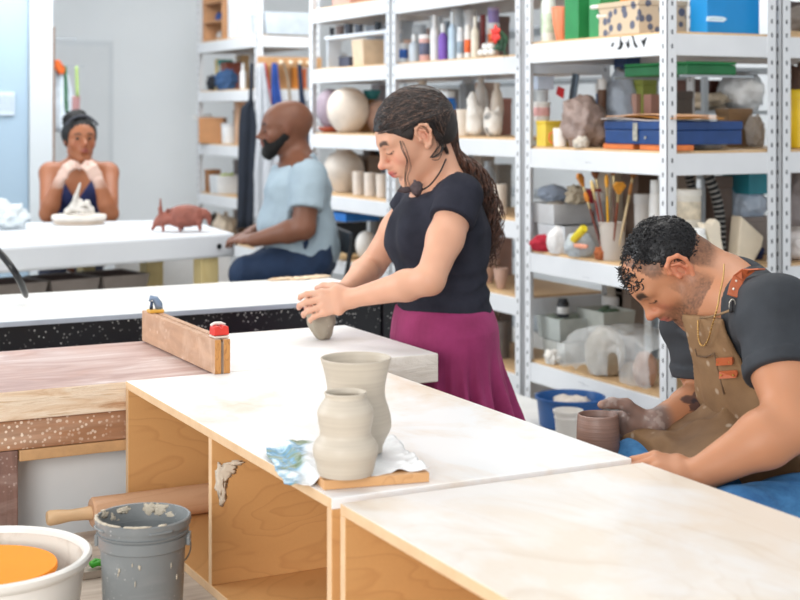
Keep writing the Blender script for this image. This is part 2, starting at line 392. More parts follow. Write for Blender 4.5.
mb.lathe([(0.001, 0), (.012, 0), (.012, .004), (.001, .005)], 16, Matrix.Translation((bc.x, bc.y, fz-.055)) @ Matrix.Rotation(math.atan2(ed.y, ed.x), 4, 'Z') @ Matrix.Rotation(math.pi/2 if (Matrix.Rotation(math.atan2(ed.y, ed.x), 3, 'Z') @ Vector((0, 1, 0))).dot(FWD) > 0 else -math.pi/2, 4, 'X'))
mb.build('bolt', mat('#23252b', .4, .1, 20, metal=.5, name='dark_bolt'), ft, smooth=30)
# shelf under it with trays of clay
R = Matrix.Rotation(math.atan2(ed.y, ed.x), 4, 'Z')
c0 = ed*.95+en*.45; mb = MB(); mb.box(-.75, .75, -.22, .22, -.012, 0, Matrix.Translation((c0.x, c0.y, .70)) @ R)
mb.build('under_shelf', mat('#6c5a50', .7, .2, 8, name='under_shelf_wood'), ft)
M_tray = mat('#8e857f', .6, .15, 10, name='grey_tray'); M_dclay = mat('#5e4740', .8, .2, 20, .3, name='dark_clay')
for i, lab in enumerate(('clay storage tray under the white table, beside the open end', 'clay storage tray under the white table, second from the table leg', 'clay storage tray under the white table, third from the table leg', 'clay storage tray under the white table, farthest left')):
    c = ed*(.42+.245*i)+en*.36; t = thing('clay_tray', 'grey '+lab, 'tray', (B.x+c.x, B.y+c.y, .70+.0005), math.atan2(ed.y, ed.x))
    mb = MB()
    mb.add([(-.10, -.12, 0), (.10, -.12, 0), (.10, .12, 0), (-.10, .12, 0), (-.115, -.135, .09), (.115, -.135, .09), (.115, .135, .09), (-.115, .135, .09), (-.105, -.125, .09), (.105, -.125, .09), (.105, .125, .09), (-.105, .125, .09), (-.095, -.11, .01), (.095, -.11, .01), (.095, .11, .01), (-.095, .11, .01)],
        [(3, 2, 1, 0)]+[(j, (j+1) % 4, 4+(j+1) % 4, 4+j) for j in range(4)]+[(4+j, 4+(j+1) % 4, 8+(j+1) % 4, 8+j) for j in range(4)]+[(8+j, 8+(j+1) % 4, 12+(j+1) % 4, 12+j) for j in range(4)]+[(12, 13, 14, 15)])
    mb.build('tray', M_tray, t, bevel=.002); MB().box(-.098, .098, -.115, .115, .07, .085).build('clay', M_dclay, t)
# white panel behind the table legs
q = P(176, 262, 7.5)
tag(MB().box(-.30, .30, -.01, .01, 0, .86).build('white_board', mat('#dadbdc', .6, .05, 6, name='panel_white'), loc=(q.x, q.y+.05, 0), rot=(0, 0, -.2)), 'white board standing on the floor behind the thick white table', 'panel')
# ================================================================ shelving
M_sh = mat('#dcdfe3', .4, .04, 6, name='white_powder_coat'); M_slot = mat('#3a3f47', .6, .05, 6, name='slot_dark')
M_bd = ply_mat('shelf_particle_board', '#d9b78c', '#b08a5c', .3, (2, 2, 2), .6, seed=5)
M_grey = mat('#a3a9ae', .4, .06, 6, metal=.3, name='grey_steel')
UNITS = []
def shelving(label, x0, x1, y0, y1, levels, top, bh=.075, name='shelving_unit', post_w=.042, slots=True, mpost=None, braces=True):
    cx, cy = (x0+x1)/2, (y0+y1)/2
    r = thing(name, label, 'shelving', (cx, cy, 0)); mp = mpost or M_sh; th = .003
    for sx in (-1, 1):
        for sy in (-1, 1):
            ex = (x0 if sx < 0 else x1)-cx; ey = (y0 if sy < 0 else y1)-cy; mb = MB()
            mb.box(min(ex, ex-sx*post_w), max(ex, ex-sx*post_w), min(ey, ey-sy*th), max(ey, ey-sy*th), 0, top)
            mb.box(min(ex, ex-sx*th), max(ex, ex-sx*th), min(ey, ey-sy*post_w), max(ey, ey-sy*post_w), 0, top)
            if slots:
                mb.cur = 1; z = .06
                while z < top-.03:
                    xm = ex-sx*post_w*.55; ym = ey-sy*post_w*.55
                    if sy < 0: mb.box(xm-.0035, xm+.0035, ey-.0006, ey+.001, z, z+.016)
                    if sx < 0: mb.box(ex-.0006, ex+.001, ym-.0035, ym+.0035, z, z+.016)
                    z += .0508
            mb.build('post', [mp, M_slot], r)
    for z in levels:
        mb = MB()
        mb.box(x0+th-cx, x0+.02-cx, y0+.004-cy, y1-.004-cy, z-bh, z)
        mb.build('side_beam', mp, r, bevel=.002)
        MB().box(x1-.02-cx, x1-th-cx, y0+.004-cy, y1-.004-cy, z-bh, z).build('side_beam', mp, r, bevel=.002)
        MB().box(x0+.004-cx, x1-.004-cx, y0+th-cy, y0+.02-cy, z-bh, z).build('end_beam', mp, r, bevel=.002)
        MB().box(x0+.004-cx, x1-.004-cx, y1-.02-cy, y1-th-cy, z-bh, z).build('end_beam', mp, r, bevel=.002)
        MB().box(x0+.021-cx, x1-.021-cx, y0+.021-cy, y1-.021-cy, z-.006, z+.009).build('shelf_board', M_bd, r)
    UNITS.append((x0, x1, y0, y1, levels))
    return r
RL = [1.790, 1.362, .935, .485, .04]      # right unit
RX0, RX1, RY0, RY1 = 3.17, 3.675, 4.10, 5.045
shelving('corner shelving unit with bird marks on its beam, behind the aproned man', RX0, RX1, RY0, RY1, RL, 2.25, .078)
shelving('rightmost shelving unit holding the yellow tub, cut by the photo edge', 3.70, 4.60, 4.10, 4.66, RL, 2.25, .078)
WL = [2.062, 1.745, 1.395, 1.055, .735, .415, .06]
WX0, WX1 = 3.17, 3.62
shelving('shelving unit holding bottles and jars behind the standing woman', WX0, WX1, 5.075, 6.262, WL, 2.6, .072)
shelving('shelving unit holding the round pale pots behind the bald man', WX0, WX1, 6.275, 7.26, [2.072, 1.745, 1.395, 1.07, .735, .415, .06], 2.6, .072)
FL = [2.03, 1.67, 1.285, .925, .60, .06]
shelving('farthest corner shelving unit with aprons hanging at its post', 3.53, 3.99, 8.95, 10.15, FL, 2.6, .075)
# grey metal rack seen through the corner unit
def rack(label, x0, x1, y0, y1, levels, top):
    UNITS.append((x0, x1, y0, y1, [z-.0095 for z in levels]))
    cx, cy = (x0+x1)/2, (y0+y1)/2; r = thing('grey_metal_rack', label, 'rack', (cx, cy, 0))
    for x in (x0, x1):
        for y in (y0, y1): MB().box(x-cx-.012, x-cx+.012, y-cy-.012, y-cy+.012, 0, top).build('post', M_grey, r)
    for z in levels: MB().box(x0-cx+.013, x1-cx-.013, y0-cy+.013, y1-cy-.013, z-.018, z).build('shelf', M_grey, r, bevel=.002)
rack('grey metal rack seen through the corner shelving unit', 4.12, 4.95, 5.06, 5.42, [1.715, 1.52, 1.23, .9, .5, .1], 1.73)
rack('grey metal rack behind the shelving of bottles and pale pots', 4.35, 4.8, 6.0, 8.4, [2.0, 1.7, 1.36, 1.05, .7, .3], 2.3)
# bird marks on the beam: five little black birds, and faint pencil marks
zb = RL[0]-.026
bs = thing('bird_stickers', 'row of small black bird shapes stuck on the top white beam', 'sticker', (RX0, P(627, 50, dX(627, RX0)).y, zb))
for i, (u, k, s) in enumerate(((612, 0, .7), (619.5, 1, 1.1), (627, 2, .9), (634, 3, 1.15), (643, 4, 1.0))):
    d = dX(u, RX0); y = P(u, 50, d).y
    shp = [[(-.012, -.006), (-.004, .0), (-.001, .009), (.004, .004), (.013, .008), (.006, -.002), (.002, -.010)],
           [(-.014, -.012), (-.002, -.006), (.001, .020), (.006, .006), (.014, .002), (.008, -.010), (0, -.014)],
           [(-.010, .006), (-.002, .0), (.006, .014), (.008, .0), (.012, -.006), (.003, -.016), (-.003, -.008)],
           [(-.012, .018), (-.004, .016), (.002, .002), (.014, -.010), (.004, -.012), (-.004, -.002), (-.006, .008)],
           [(-.016, .010), (-.006, .004), (.002, .008), (.016, .014), (.008, .0), (.002, -.014), (-.004, -.004)]][k]
    s *= 1.35; pts = [(-a*s, b*s) for a, b in shp]
    # local x -> world -y (reads left to right), local y -> world z, thickness along x
    M = Matrix(((0, 0, 1, .0024), (1, 0, 0, y-bs.location.y), (0, 1, 0, 0), (0, 0, 0, 1)))
    MB().prism(pts, -.0008, 0.0004, M).build('bird', mat('#0c0d0f', .7, .05, 6, name='black_vinyl'), bs)
mb = MB()
for (u, v) in ((580, 47.5), (588, 163), (586, 278), (581, 383), (586, 386)):
    d = dX(u, RX0+.003); q = P(u, v, d)
    for k in range(6): mb.box(q.x-.0008, q.x, q.y-.02+k*.007, q.y-.0165+k*.007, q.z+(.002 if k % 2 else 0), q.z+.0018+(.002 if k % 2 else 0))
tag(mb.build('pencil_marks', mat('#8d9095', .7, .05, 6, name='pencil')), 'faint grey pencil notes on the beams of the corner shelving unit', 'pencil marks', kind='stuff')
# ================================================================ bodies as one smooth surface
def A3(v): return np.array(v, dtype=np.float32)
def vnoise(p, s=0):                       # smooth value noise on points (n,3)
    i = np.floor(p).astype(np.int64); f = (p-i).astype(np.float32); f = f*f*(3-2*f); r = 0
    for dx in (0, 1):
        for dy in (0, 1):
            for dz in (0, 1):
                h = (i[..., 0]+dx)*374761393+(i[..., 1]+dy)*668265263+(i[..., 2]+dz)*2147483647+s*974634777
                h = (h ^ (h >> 13))*1274126177; h = (h ^ (h >> 16)) & 0xffff
                w_ = (f[..., 0] if dx else 1-f[..., 0])*(f[..., 1] if dy else 1-f[..., 1])*(f[..., 2] if dz else 1-f[..., 2])
                r = r+w_*(h.astype(np.float32)/32767.5-1)
    return r
class Body:
    def __init__(s, k=.02): s.p = []; s.k = k
    def cap(s, a, b, ra, rb, k=None, sub=False): s.p.append(('c', A3(a), A3(b), ra, rb, s.k if k is None else k, sub)); return s
    def path(s, pts, rs, k=None):
        for i in range(len(pts)-1): s.cap(pts[i], pts[i+1], rs[i], rs[i+1], k)
        return s
    def ell(s, c, r, R=None, k=None, sub=False):
        s.p.append(('e', A3(c), A3(r), np.eye(3, dtype=np.float32) if R is None else A3(R), 0, s.k if k is None else k, sub)); return s
    def ecap(s, a, b, side, ra, rb, k=None, sub=False):   # elliptical section (half width, half depth)
        s.p.append(('f', A3(a), A3(b), (A3(side), ra, rb), 0, s.k if k is None else k, sub)); return s
    def d1(s, q, X):
        t, a, b, c, e, k, sub = q
        if t == 'c':
            ab = b-a; h = np.clip(((X-a)@ab)/max(float(ab@ab), 1e-9), 0, 1)
            return np.sqrt((((X-a)-h[..., None]*ab)**2).sum(-1))-(c+(e-c)*h)
        if t == 'e':
            p = (X-a)@c; k0 = np.sqrt(((p/b)**2).sum(-1)); k1 = np.sqrt(((p/(b*b))**2).sum(-1))+1e-6
            return k0*(k0-1)/k1
        side, ra, rb = c; ab = b-a; L2 = float(ab@ab); ax = ab/math.sqrt(L2)
        sd = side-ax*float(side@ax); sd = sd/np.linalg.norm(sd); dp = np.cross(ax, sd)
        h = np.clip(((X-a)@ab)/L2, 0, 1); o = (X-a)-h[..., None]*ab
        rw = ra[0]+(rb[0]-ra[0])*h; rd = ra[1]+(rb[1]-ra[1])*h; m = np.minimum(rw, rd)
        ee = np.sqrt(((o@sd)/rw)**2+((o@dp)/rd)**2+((o@ax)/m)**2)
        return (ee-1)*m
    def bb(s, q):
        t, a, b, c, e, k, sub = q
        if t == 'c': r = max(c, e); return np.minimum(a, b)-r, np.maximum(a, b)+r
        if t == 'e': r = float(b.max()); return a-r, a+r
        r = max(c[1]+c[2]); return np.minimum(a, b)-r, np.maximum(a, b)+r
    def field(s, vox, disp=None, clip=None, grow=0, extra=None, remap=None):
        lo = np.min([s.bb(q)[0] for q in s.p if not q[6]], 0)-.03-grow; hi = np.max([s.bb(q)[1] for q in s.p if not q[6]], 0)+.03+grow
        if extra is not None: lo = np.maximum(lo, A3(extra[0])); hi = np.minimum(hi, A3(extra[1]))
        n = np.ceil((hi-lo)/vox).astype(int)+1; F = np.full(n, .08, np.float32)
        for q in s.p:
            l, h = s.bb(q); mg = q[5]+.03+grow
            i0 = np.maximum(np.floor((l-mg-lo)/vox).astype(int), 0); i1 = np.minimum(np.ceil((h+mg-lo)/vox).astype(int)+1, n)
            if (i1 <= i0).any(): continue
            X = np.stack(np.meshgrid(*[lo[j]+vox*np.arange(i0[j], i1[j], dtype=np.float32) for j in range(3)], indexing='ij'), -1)
            d = s.d1(q, X)-(0 if q[6] else grow); S = F[i0[0]:i1[0], i0[1]:i1[1], i0[2]:i1[2]]; k = max(q[5], 1e-5)
            if q[6]: d = -d; hh = np.maximum(k-np.abs(S-d), 0)/k; S[...] = np.maximum(S, d)+hh*hh*k/4
            else: hh = np.maximum(k-np.abs(S-d), 0)/k; S[...] = np.minimum(S, d)-hh*hh*k/4
        if disp is not None or clip is not None:
            idx = np.argwhere(np.abs(F) < .05 if clip is None else F < .05)
            X = (lo+vox*idx).astype(np.float32); vals = F[idx[:, 0], idx[:, 1], idx[:, 2]]
            if remap is not None: vals = remap(X, vals).astype(np.float32)
            if disp is not None: vals = vals+disp(X).astype(np.float32)
            if clip is not None:
                for c in clip: vals = np.maximum(vals, c(X, vals).astype(np.float32))
            F[idx[:, 0], idx[:, 1], idx[:, 2]] = vals
        return F, lo
    def mesh(s, vox, **kw):
        F, lo = s.field(vox, **kw)
        return nets(F, lo, vox)
def nets(F, lo, vox):
    for ax in range(3):
        sl = [slice(None)]*3; sl[ax] = 0; F[tuple(sl)] = .05; sl[ax] = -1; F[tuple(sl)] = .05
    S = F < 0; n = np.array(F.shape)-1
    cnt = sum(S[i:n[0]+i, j:n[1]+j, k:n[2]+k].astype(np.int8) for i in (0, 1) for j in (0, 1) for k in (0, 1))
    act = (cnt > 0) & (cnt < 8); idx = np.argwhere(act); vid = np.full(act.shape, -1, np.int64); vid[act] = np.arange(len(idx))
    acc = np.zeros((len(idx), 3)); num = np.zeros(len(idx))
    for ax in range(3):
        for o1 in (0, 1):
            for o2 in (0, 1):
                off = [0, 0, 0]; oth = [a for a in range(3) if a != ax]; off[oth[0]] = o1; off[oth[1]] = o2
                p = idx+off; q = p.copy(); q[:, ax] += 1
                fa = F[p[:, 0], p[:, 1], p[:, 2]]; fb = F[q[:, 0], q[:, 1], q[:, 2]]; m = (fa < 0) != (fb < 0)
                t = np.where(m, fa/np.where(m, fa-fb, 1), 0); pos = p.astype(float); pos[:, ax] += t
                acc[m] += pos[m]; num[m] += 1
    V = lo+vox*(acc/num[:, None]); faces = []
    for ax in range(3):
        a1, a2 = [(1, 2), (2, 0), (0, 1)][ax]
        sl0 = [slice(0, -1) if a == ax else slice(1, -1) for a in range(3)]
        sl1 = [slice(1, None) if a == ax else slice(1, -1) for a in range(3)]
        A_, B_ = S[tuple(sl0)], S[tuple(sl1)]
        e = np.argwhere(A_ != B_); e = e+[0 if a == ax else 1 for a in range(3)]
        if not len(e): continue
        flip = S[e[:, 0], e[:, 1], e[:, 2]]
        def g_(d1, d2):
            c = e.copy(); c[:, a1] += d1; c[:, a2] += d2; return vid[c[:, 0], c[:, 1], c[:, 2]]
        Q = np.stack([g_(-1, -1), g_(0, -1), g_(0, 0), g_(-1, 0)], 1); Q[~flip] = Q[~flip][:, ::-1]
        faces.append(Q)
    return V.astype(np.float32), np.concatenate(faces)
def np_obj(name, V, Q, m, parent=None, col=None, smooth=True, relax=1):
    me = bpy.data.meshes.new(name); me.vertices.add(len(V)); me.vertices.foreach_set('co', V.astype(np.float32).ravel())
    me.loops.add(Q.size); me.loops.foreach_set('vertex_index', Q.astype(np.int32).ravel())
    me.polygons.add(len(Q)); me.polygons.foreach_set('loop_start', np.arange(0, Q.size, 4, dtype=np.int32)); me.polygons.foreach_set('loop_total', np.full(len(Q), 4, np.int32))
    me.update(calc_edges=True); me.validate()
    if smooth: me.polygons.foreach_set('use_smooth', [True]*len(me.polygons))
    me.materials.append(m)
    if col is not None:
        a = me.color_attributes.new('Col', 'FLOAT_COLOR', 'POINT'); c = np.ones((len(V), 4), np.float32); c[:, :3] = col; a.data.foreach_set('color', c.ravel())
    o = bpy.data.objects.new(name, me); COL.objects.link(o)
    if parent:
        o.parent = parent; me.vertices.foreach_set('co', (V-A3(parent.location)).astype(np.float32).ravel())
    if relax:
        md = o.modifiers.new('smooth', 'SMOOTH'); md.factor = .5; md.iterations = relax
    return o
def attr_mat(name, rough=.5, bump=0, bscale=200, sss=0, spec=.5, vscale=(1, 1, 1), sheen=0):
    g = G(name); a = g.node('ShaderNodeVertexColor'); a.layer_name = 'Col'
    n = g.noise(30, 5, g.mapping(vscale)); g.base(g.mix(g.math('MULTIPLY', n, .10), a.outputs[0], (0, 0, 0, 1), 'MULTIPLY') if 0 else a.outputs[0]); g.rough(rough)
    if sss: g.b.inputs['Subsurface Weight'].default_value = sss; g.b.inputs['Subsurface Radius'].default_value = (.012, .005, .003); g.b.inputs['Subsurface Scale'].default_value = 1
    g.b.inputs['Specular IOR Level'].default_value = spec
    if sheen: g.b.inputs['Sheen Weight'].default_value = sheen
    if bump: g.bump(g.noise(bscale, 4), bump, .002)
    return g.m
M_skin = attr_mat('skin', .48, .06, 260, .12, .4)
M_cloth = attr_mat('woven_cloth', .85, .15, 420, 0, .2, sheen=.15)
M_hair = None
def lin(h): return np.array(srgb(h)[:3], np.float32)
def blend(col, mask, c):
    mask = np.clip(mask, 0, 1)[:, None]; return col*(1-mask)+lin(c)*mask
def sstep(x, a, b):
    t = np.clip((x-a)/(b-a), 0, 1); return t*t*(3-2*t)
# head in its own frame: x = subject's left, y = front, z = up
def frame(front, up):
    f = Vector(front).normalized(); u = Vector(up); u = (u-f*u.dot(f)).normalized(); l = u.cross(f)   # left
    l = -f.cross(u)
    return np.array([[l.x, f.x, u.x], [l.y, f.y, u.y], [l.z, f.z, u.z]], np.float32)
class Head:
    def __init__(s, c, front, up, sc=1): s.c = A3(c); s.R = frame(front, up); s.s = sc
    def w(s, p): return s.c+s.R@(A3(p)*s.s)
    def inv(s, V): return ((V-s.c)@s.R)/s.s
    def add(s, B, female=False, cran=((0, -.018, .030), (.073, .094, .081))):
        w, S = s.w, s.s
        e = lambda c, r, k=.02, sub=False: B.ell(w(c), [x*S for x in r], s.R, k, sub)
        cp = lambda a, b, ra, rb, k=.012, sub=False: B.cap(w(a), w(b), ra*S, rb*S, k, sub)
        e(*cran); e((0, .030, .030), (.062, .058, .062), .03)
        e((0, .030, -.030), (.055, .058, .070), .025)
        jw = .044 if female else .050
        cp((jw, -.002, -.052), (.016, .066, -.092), .020, .016, .025); cp((-jw, -.002, -.052), (-.016, .066, -.092), .020, .016, .025)
        cp((-.008, .073, -.092), (.008, .073, -.092), .018, .018, .02)
        for x in (-1, 1):
            e((x*.042, .052, -.018), (.020, .024, .020), .025)
            cp((x*.012, .083, .027), (x*.044, .070, .029), .010, .010, .018)
            e((x*.030, .098, .009), (.0165, .013, .0125), .010, True)
            e((x*.030, .0735, .009), (.0145, .0150, .0135), .004)                 # closed lid over the eyeball
            cp((x*.018, .088, .004), (x*.042, .082, .003), .0025, .002, .006)
            cp((x*.0105, .101, -.026), (x*.013, .094, -.027), .0080, .0065, .006)
            e((x*.074, -.004, .000), (.006, .014, .024), .010)
        cp((0, .084, .024), (0, .105, -.013), .0085, .0098, .010); e((0, .1125, -.0195), (.0115, .0125, .0108), .007)
        e((0, .080, -.052), (.026, .022, .024), .02)
        cp((-.017, .090, -.047), (0, .1025, -.0455), .0040, .0060, .006); cp((.017, .090, -.047), (0, .1025, -.0455), .0040, .0060, .006)
        cp((-.014, .092, -.0570), (.014, .092, -.0570), .0060, .0060, .006); e((0, .0990, -.0570), (.012, .006, .006), .005)
        cp((-.022, .094, -.0515), (.022, .094, -.0515), .0012, .0012, .003, True)
        e((0, .088, -.071), (.018, .007, .006), .008, True)
    def paint(s, col, V, skin, lip='#b5605a', brow='#2a1d18', lash='#1c1412', blush='#d98a72', browt=.0042, stub=None, openeye=False):
        L = s.inv(V); x, y, z = L[:, 0], L[:, 1], L[:, 2]; ax = np.abs(x); face = (y > .05)
        col = blend(col, .5*np.exp(-(((ax-.040)/.018)**2+((z+.022)/.018)**2))*face, blush)
        col = blend(col, .6*np.exp(-((x/.014)**2+((z+.022)/.012)**2))*(y > .09), blush)
        col = blend(col, .35*np.exp(-(((ax-.078)/.01)**2+((y+.004)/.02)**2+((z-.002)/.03)**2)), blush)
        lipm = np.exp(-((ax/.019)**4))*np.where(z > -.051, sstep(-z, .0405, .0435), 1-sstep(-z, .060, .0635))*(y > .085)*((z > -.0635) & (z < -.0405))
        col = blend(col, lipm, lip)
        col = blend(col, (y > .085)*(ax < .021)*np.exp(-((z+.0515)/.0016)**2)*.9, '#5e2620')
        bz = .030+.004*np.sin(np.clip((ax-.012)/.036, 0, 1)*3.0)-.10*np.maximum(ax-.040, 0)
        col = blend(col, (1-sstep(np.abs(z-bz), browt*.6, browt*1.3))*sstep(ax, .011, .016)*(1-sstep(ax, .045, .051))*(y > .04)*.92, brow)
        if not openeye:
            ez = .0035-.003*np.cos((ax-.030)/.016*1.5)
            col = blend(col, (1-sstep(np.abs(z-ez), .0012, .0030))*(np.abs(ax-.031) < .0155)*(y > .06), lash)
            col = blend(col, .35*np.exp(-(((ax-.030)/.014)**2+((z-.016)/.005)**2))*face, lash)
        col = blend(col, (y > .085)*.8*np.exp(-(((ax-.0065)/.0035)**2+((z+.033)/.0022)**2)), '#4a2018')
        if stub:
            jaw = sstep(-z, .020+.0, .050)*(y > -.03)*sstep(y, -.035, -.005)
            must = np.exp(-((z+.038)/.006)**2)*(ax < .028)*(y > .08); side = sstep(ax, .045, .060)*sstep(-z, -.02, .03)*(np.abs(y-.012) < .03)
            m = np.maximum(np.maximum(jaw*.78, must*.5), side*.5)*(1-lipm)*(np.linalg.norm(L, axis=1) < .135); n = .75+.35*vnoise(V*450)
            col = blend(col, m*n*(z > -.16), stub)
        return col
def hand(B, wrist, d, nrm, thumb_side, curl=(30, 40, 30), spread=6, s=1.0, tcurl=25, thumb_dir=None, k=.004, curls=None):
    """d: towards the fingers, nrm: out of the palm, thumb_side: +1/-1 along nrm x d"""
    d = Vector(d).normalized(); n = Vector(nrm); n = (n-d*n.dot(d)).normalized(); sd = n.cross(d)*thumb_side; wrist = Vector(wrist)
    B.ecap(wrist+d*.005*s, wrist+d*.040*s, sd, (.026*s, .017*s), (.036*s, .014*s), .012)
    B.ecap(wrist+d*.040*s, wrist+d*.078*s, sd, (.036*s, .014*s), (.038*s, .011*s), .010)
    B.ell(wrist+d*.035*s+sd*.020*s+n*.008*s, (.016*s, .016*s, .020*s), None, .012)
    out = []
    for i, (off, ln, r) in enumerate(((.029, .96, .0088), (.010, 1.05, .0090), (-.010, .98, .0086), (-.028, .80, .0076))):
        sp = math.radians((1.5-i)*spread*.6); dir_ = (d*math.cos(sp)+sd*math.sin(sp)).normalized(); ax = dir_.cross(n).normalized()
        p = wrist+d*(.084-.003*abs(i-1))*s+sd*off*s; cu = curls[i] if curls else curl
        q = dir_.copy(); pts = [wrist+d*.062*s+sd*off*.9*s, p]; acc = 0
        for j, seg in enumerate((.043, .027, .021)):
            acc += cu[j]; a = math.radians(acc); q = dir_*math.cos(a)+n*math.sin(a); p = p+q*seg*ln*s; pts.append(p)
        B.path(pts, [r*1.05*s, r*1.12*s, r*.98*s, r*.88*s, r*.74*s], k); out.append(pts[-1])
    td = Vector(thumb_dir).normalized() if thumb_dir is not None else (d*.62+sd*.68+n*.40).normalized()
    p = wrist+d*.022*s+sd*.022*s+n*.006*s; p2 = p+td*.042*s; t2 = (td+(d*.5-sd*.35+n*.3)*math.sin(math.radians(tcurl))*1.6).normalized(); p3 = p2+t2*.032*s; t3 = (t2+(n*.5-sd*.35+d*.2)*math.sin(math.radians(tcurl))).normalized(); p4 = p3+t3*.024*s
    B.path([p, p2, p3, p4], [.015*s, .0118*s, .0105*s, .0085*s], .007)
    out.append(p4)
    return out

def ears(hd, root, skin, pink, sc=1.0):
    for sx in (-1, 1):
        E = Body(.004); c0 = np.array((.074, -.004, 0)); q = lambda x, y, z: hd.w((sx*(c0[0]+(x-c0[0])*sc), c0[1]+(y-c0[1])*sc, z*sc)); S = hd.s*sc
        rim = [(.075, .008, .002), (.079, .013, .018), (.083, .006, .032), (.086, -.009, .036), (.089, -.023, .026), (.088, -.025, .008), (.083, -.018, -.012), (.079, -.008, -.025), (.076, .002, -.027)]
        E.path([q(*p) for p in rim], [.0038*S, .004*S, .0042*S, .0044*S, .0044*S, .0042*S, .004*S, .005*S, .005*S])
        E.ell(q(.0765, -.006, .004), [.0042*S, .015*S, .029*S], hd.R, .004); E.path([q(.083, -.002, .024), q(.086, -.012, .014), q(.084, -.013, -.002), q(.080, -.006, -.014)], [.003*S]*4)
        E.ell(q(.0785, .009, -.002), [.0045*S, .005*S, .007*S], hd.R, .003); E.ell(q(.077, .001, -.027), [.0045*S, .008*S, .009*S], hd.R, .004); E.ell(q(.083, -.003, .002), [.006*S, .006*S, .010*S], hd.R, .003, True)
        V, Q = E.mesh(.0019); col = np.tile(lin(skin), (len(V), 1)); L = hd.inv(V); dd = ((L[:, 1]+.004)/.011)**2+((L[:, 2]-.003)/.016)**2
        col = blend(col, .75*np.exp(-dd), pink); col = blend(col, .5*sstep(-dd, -.5, 0), '#7a3428'); np_obj('ear', V, Q, M_skin, root, col)
# ================================================================ people
L_ = -RGT; C_ = -FWD
def V3(a): return Vector(a)
def hairline(L, front=.060, ear=.012, nape=-.062, fy=.078):
    x, y, z = L[:, 0], L[:, 1], L[:, 2]
    h = np.interp(y, [-.12, -.045, -.022, .012, .030, .055, fy, .12], [nape, nape+.01, -.02, ear+.006, ear+.022, front-.016, front, front+.004])
    return h-z
def strand_mat(name, c1, c2, rough=.38):
    g = G(name); n = g.noise(120, 3, g.mapping((1, 1, .5))); g.base(g.mix(g.ramp(n, [(.35, (0, 0, 0)), (.65, (1, 1, 1))]), srgb(c1), srgb(c2))); g.rough(rough)
    return g.m
def dirpt(Hd, d, off=0, c=(0, -.018, .030), r=(.073, .094, .081)):
    d = Vector(d).normalized(); return Vector(Hd.w((c[0]+d.x*(r[0]+off), c[1]+d.y*(r[1]+off), c[2]+d.z*(r[2]+off))))
def cloth_disp(amp, scale, seed=0, st=(1, 1, 1)):
    def f(X):
        q = X*A3(st)*scale; n = vnoise(q+.7*vnoise(q*.6, seed+5)[:, None], seed)
        return amp*(np.abs(n)*1.5-.5)+amp*.4*vnoise(q*2.7, seed+2)
    return f
def plane_clip(pt, n, off=0):             # keeps the side n points away from
    p = A3(pt); n = A3(Vector(n).normalized()); return lambda X, v: (X-p)@n-off

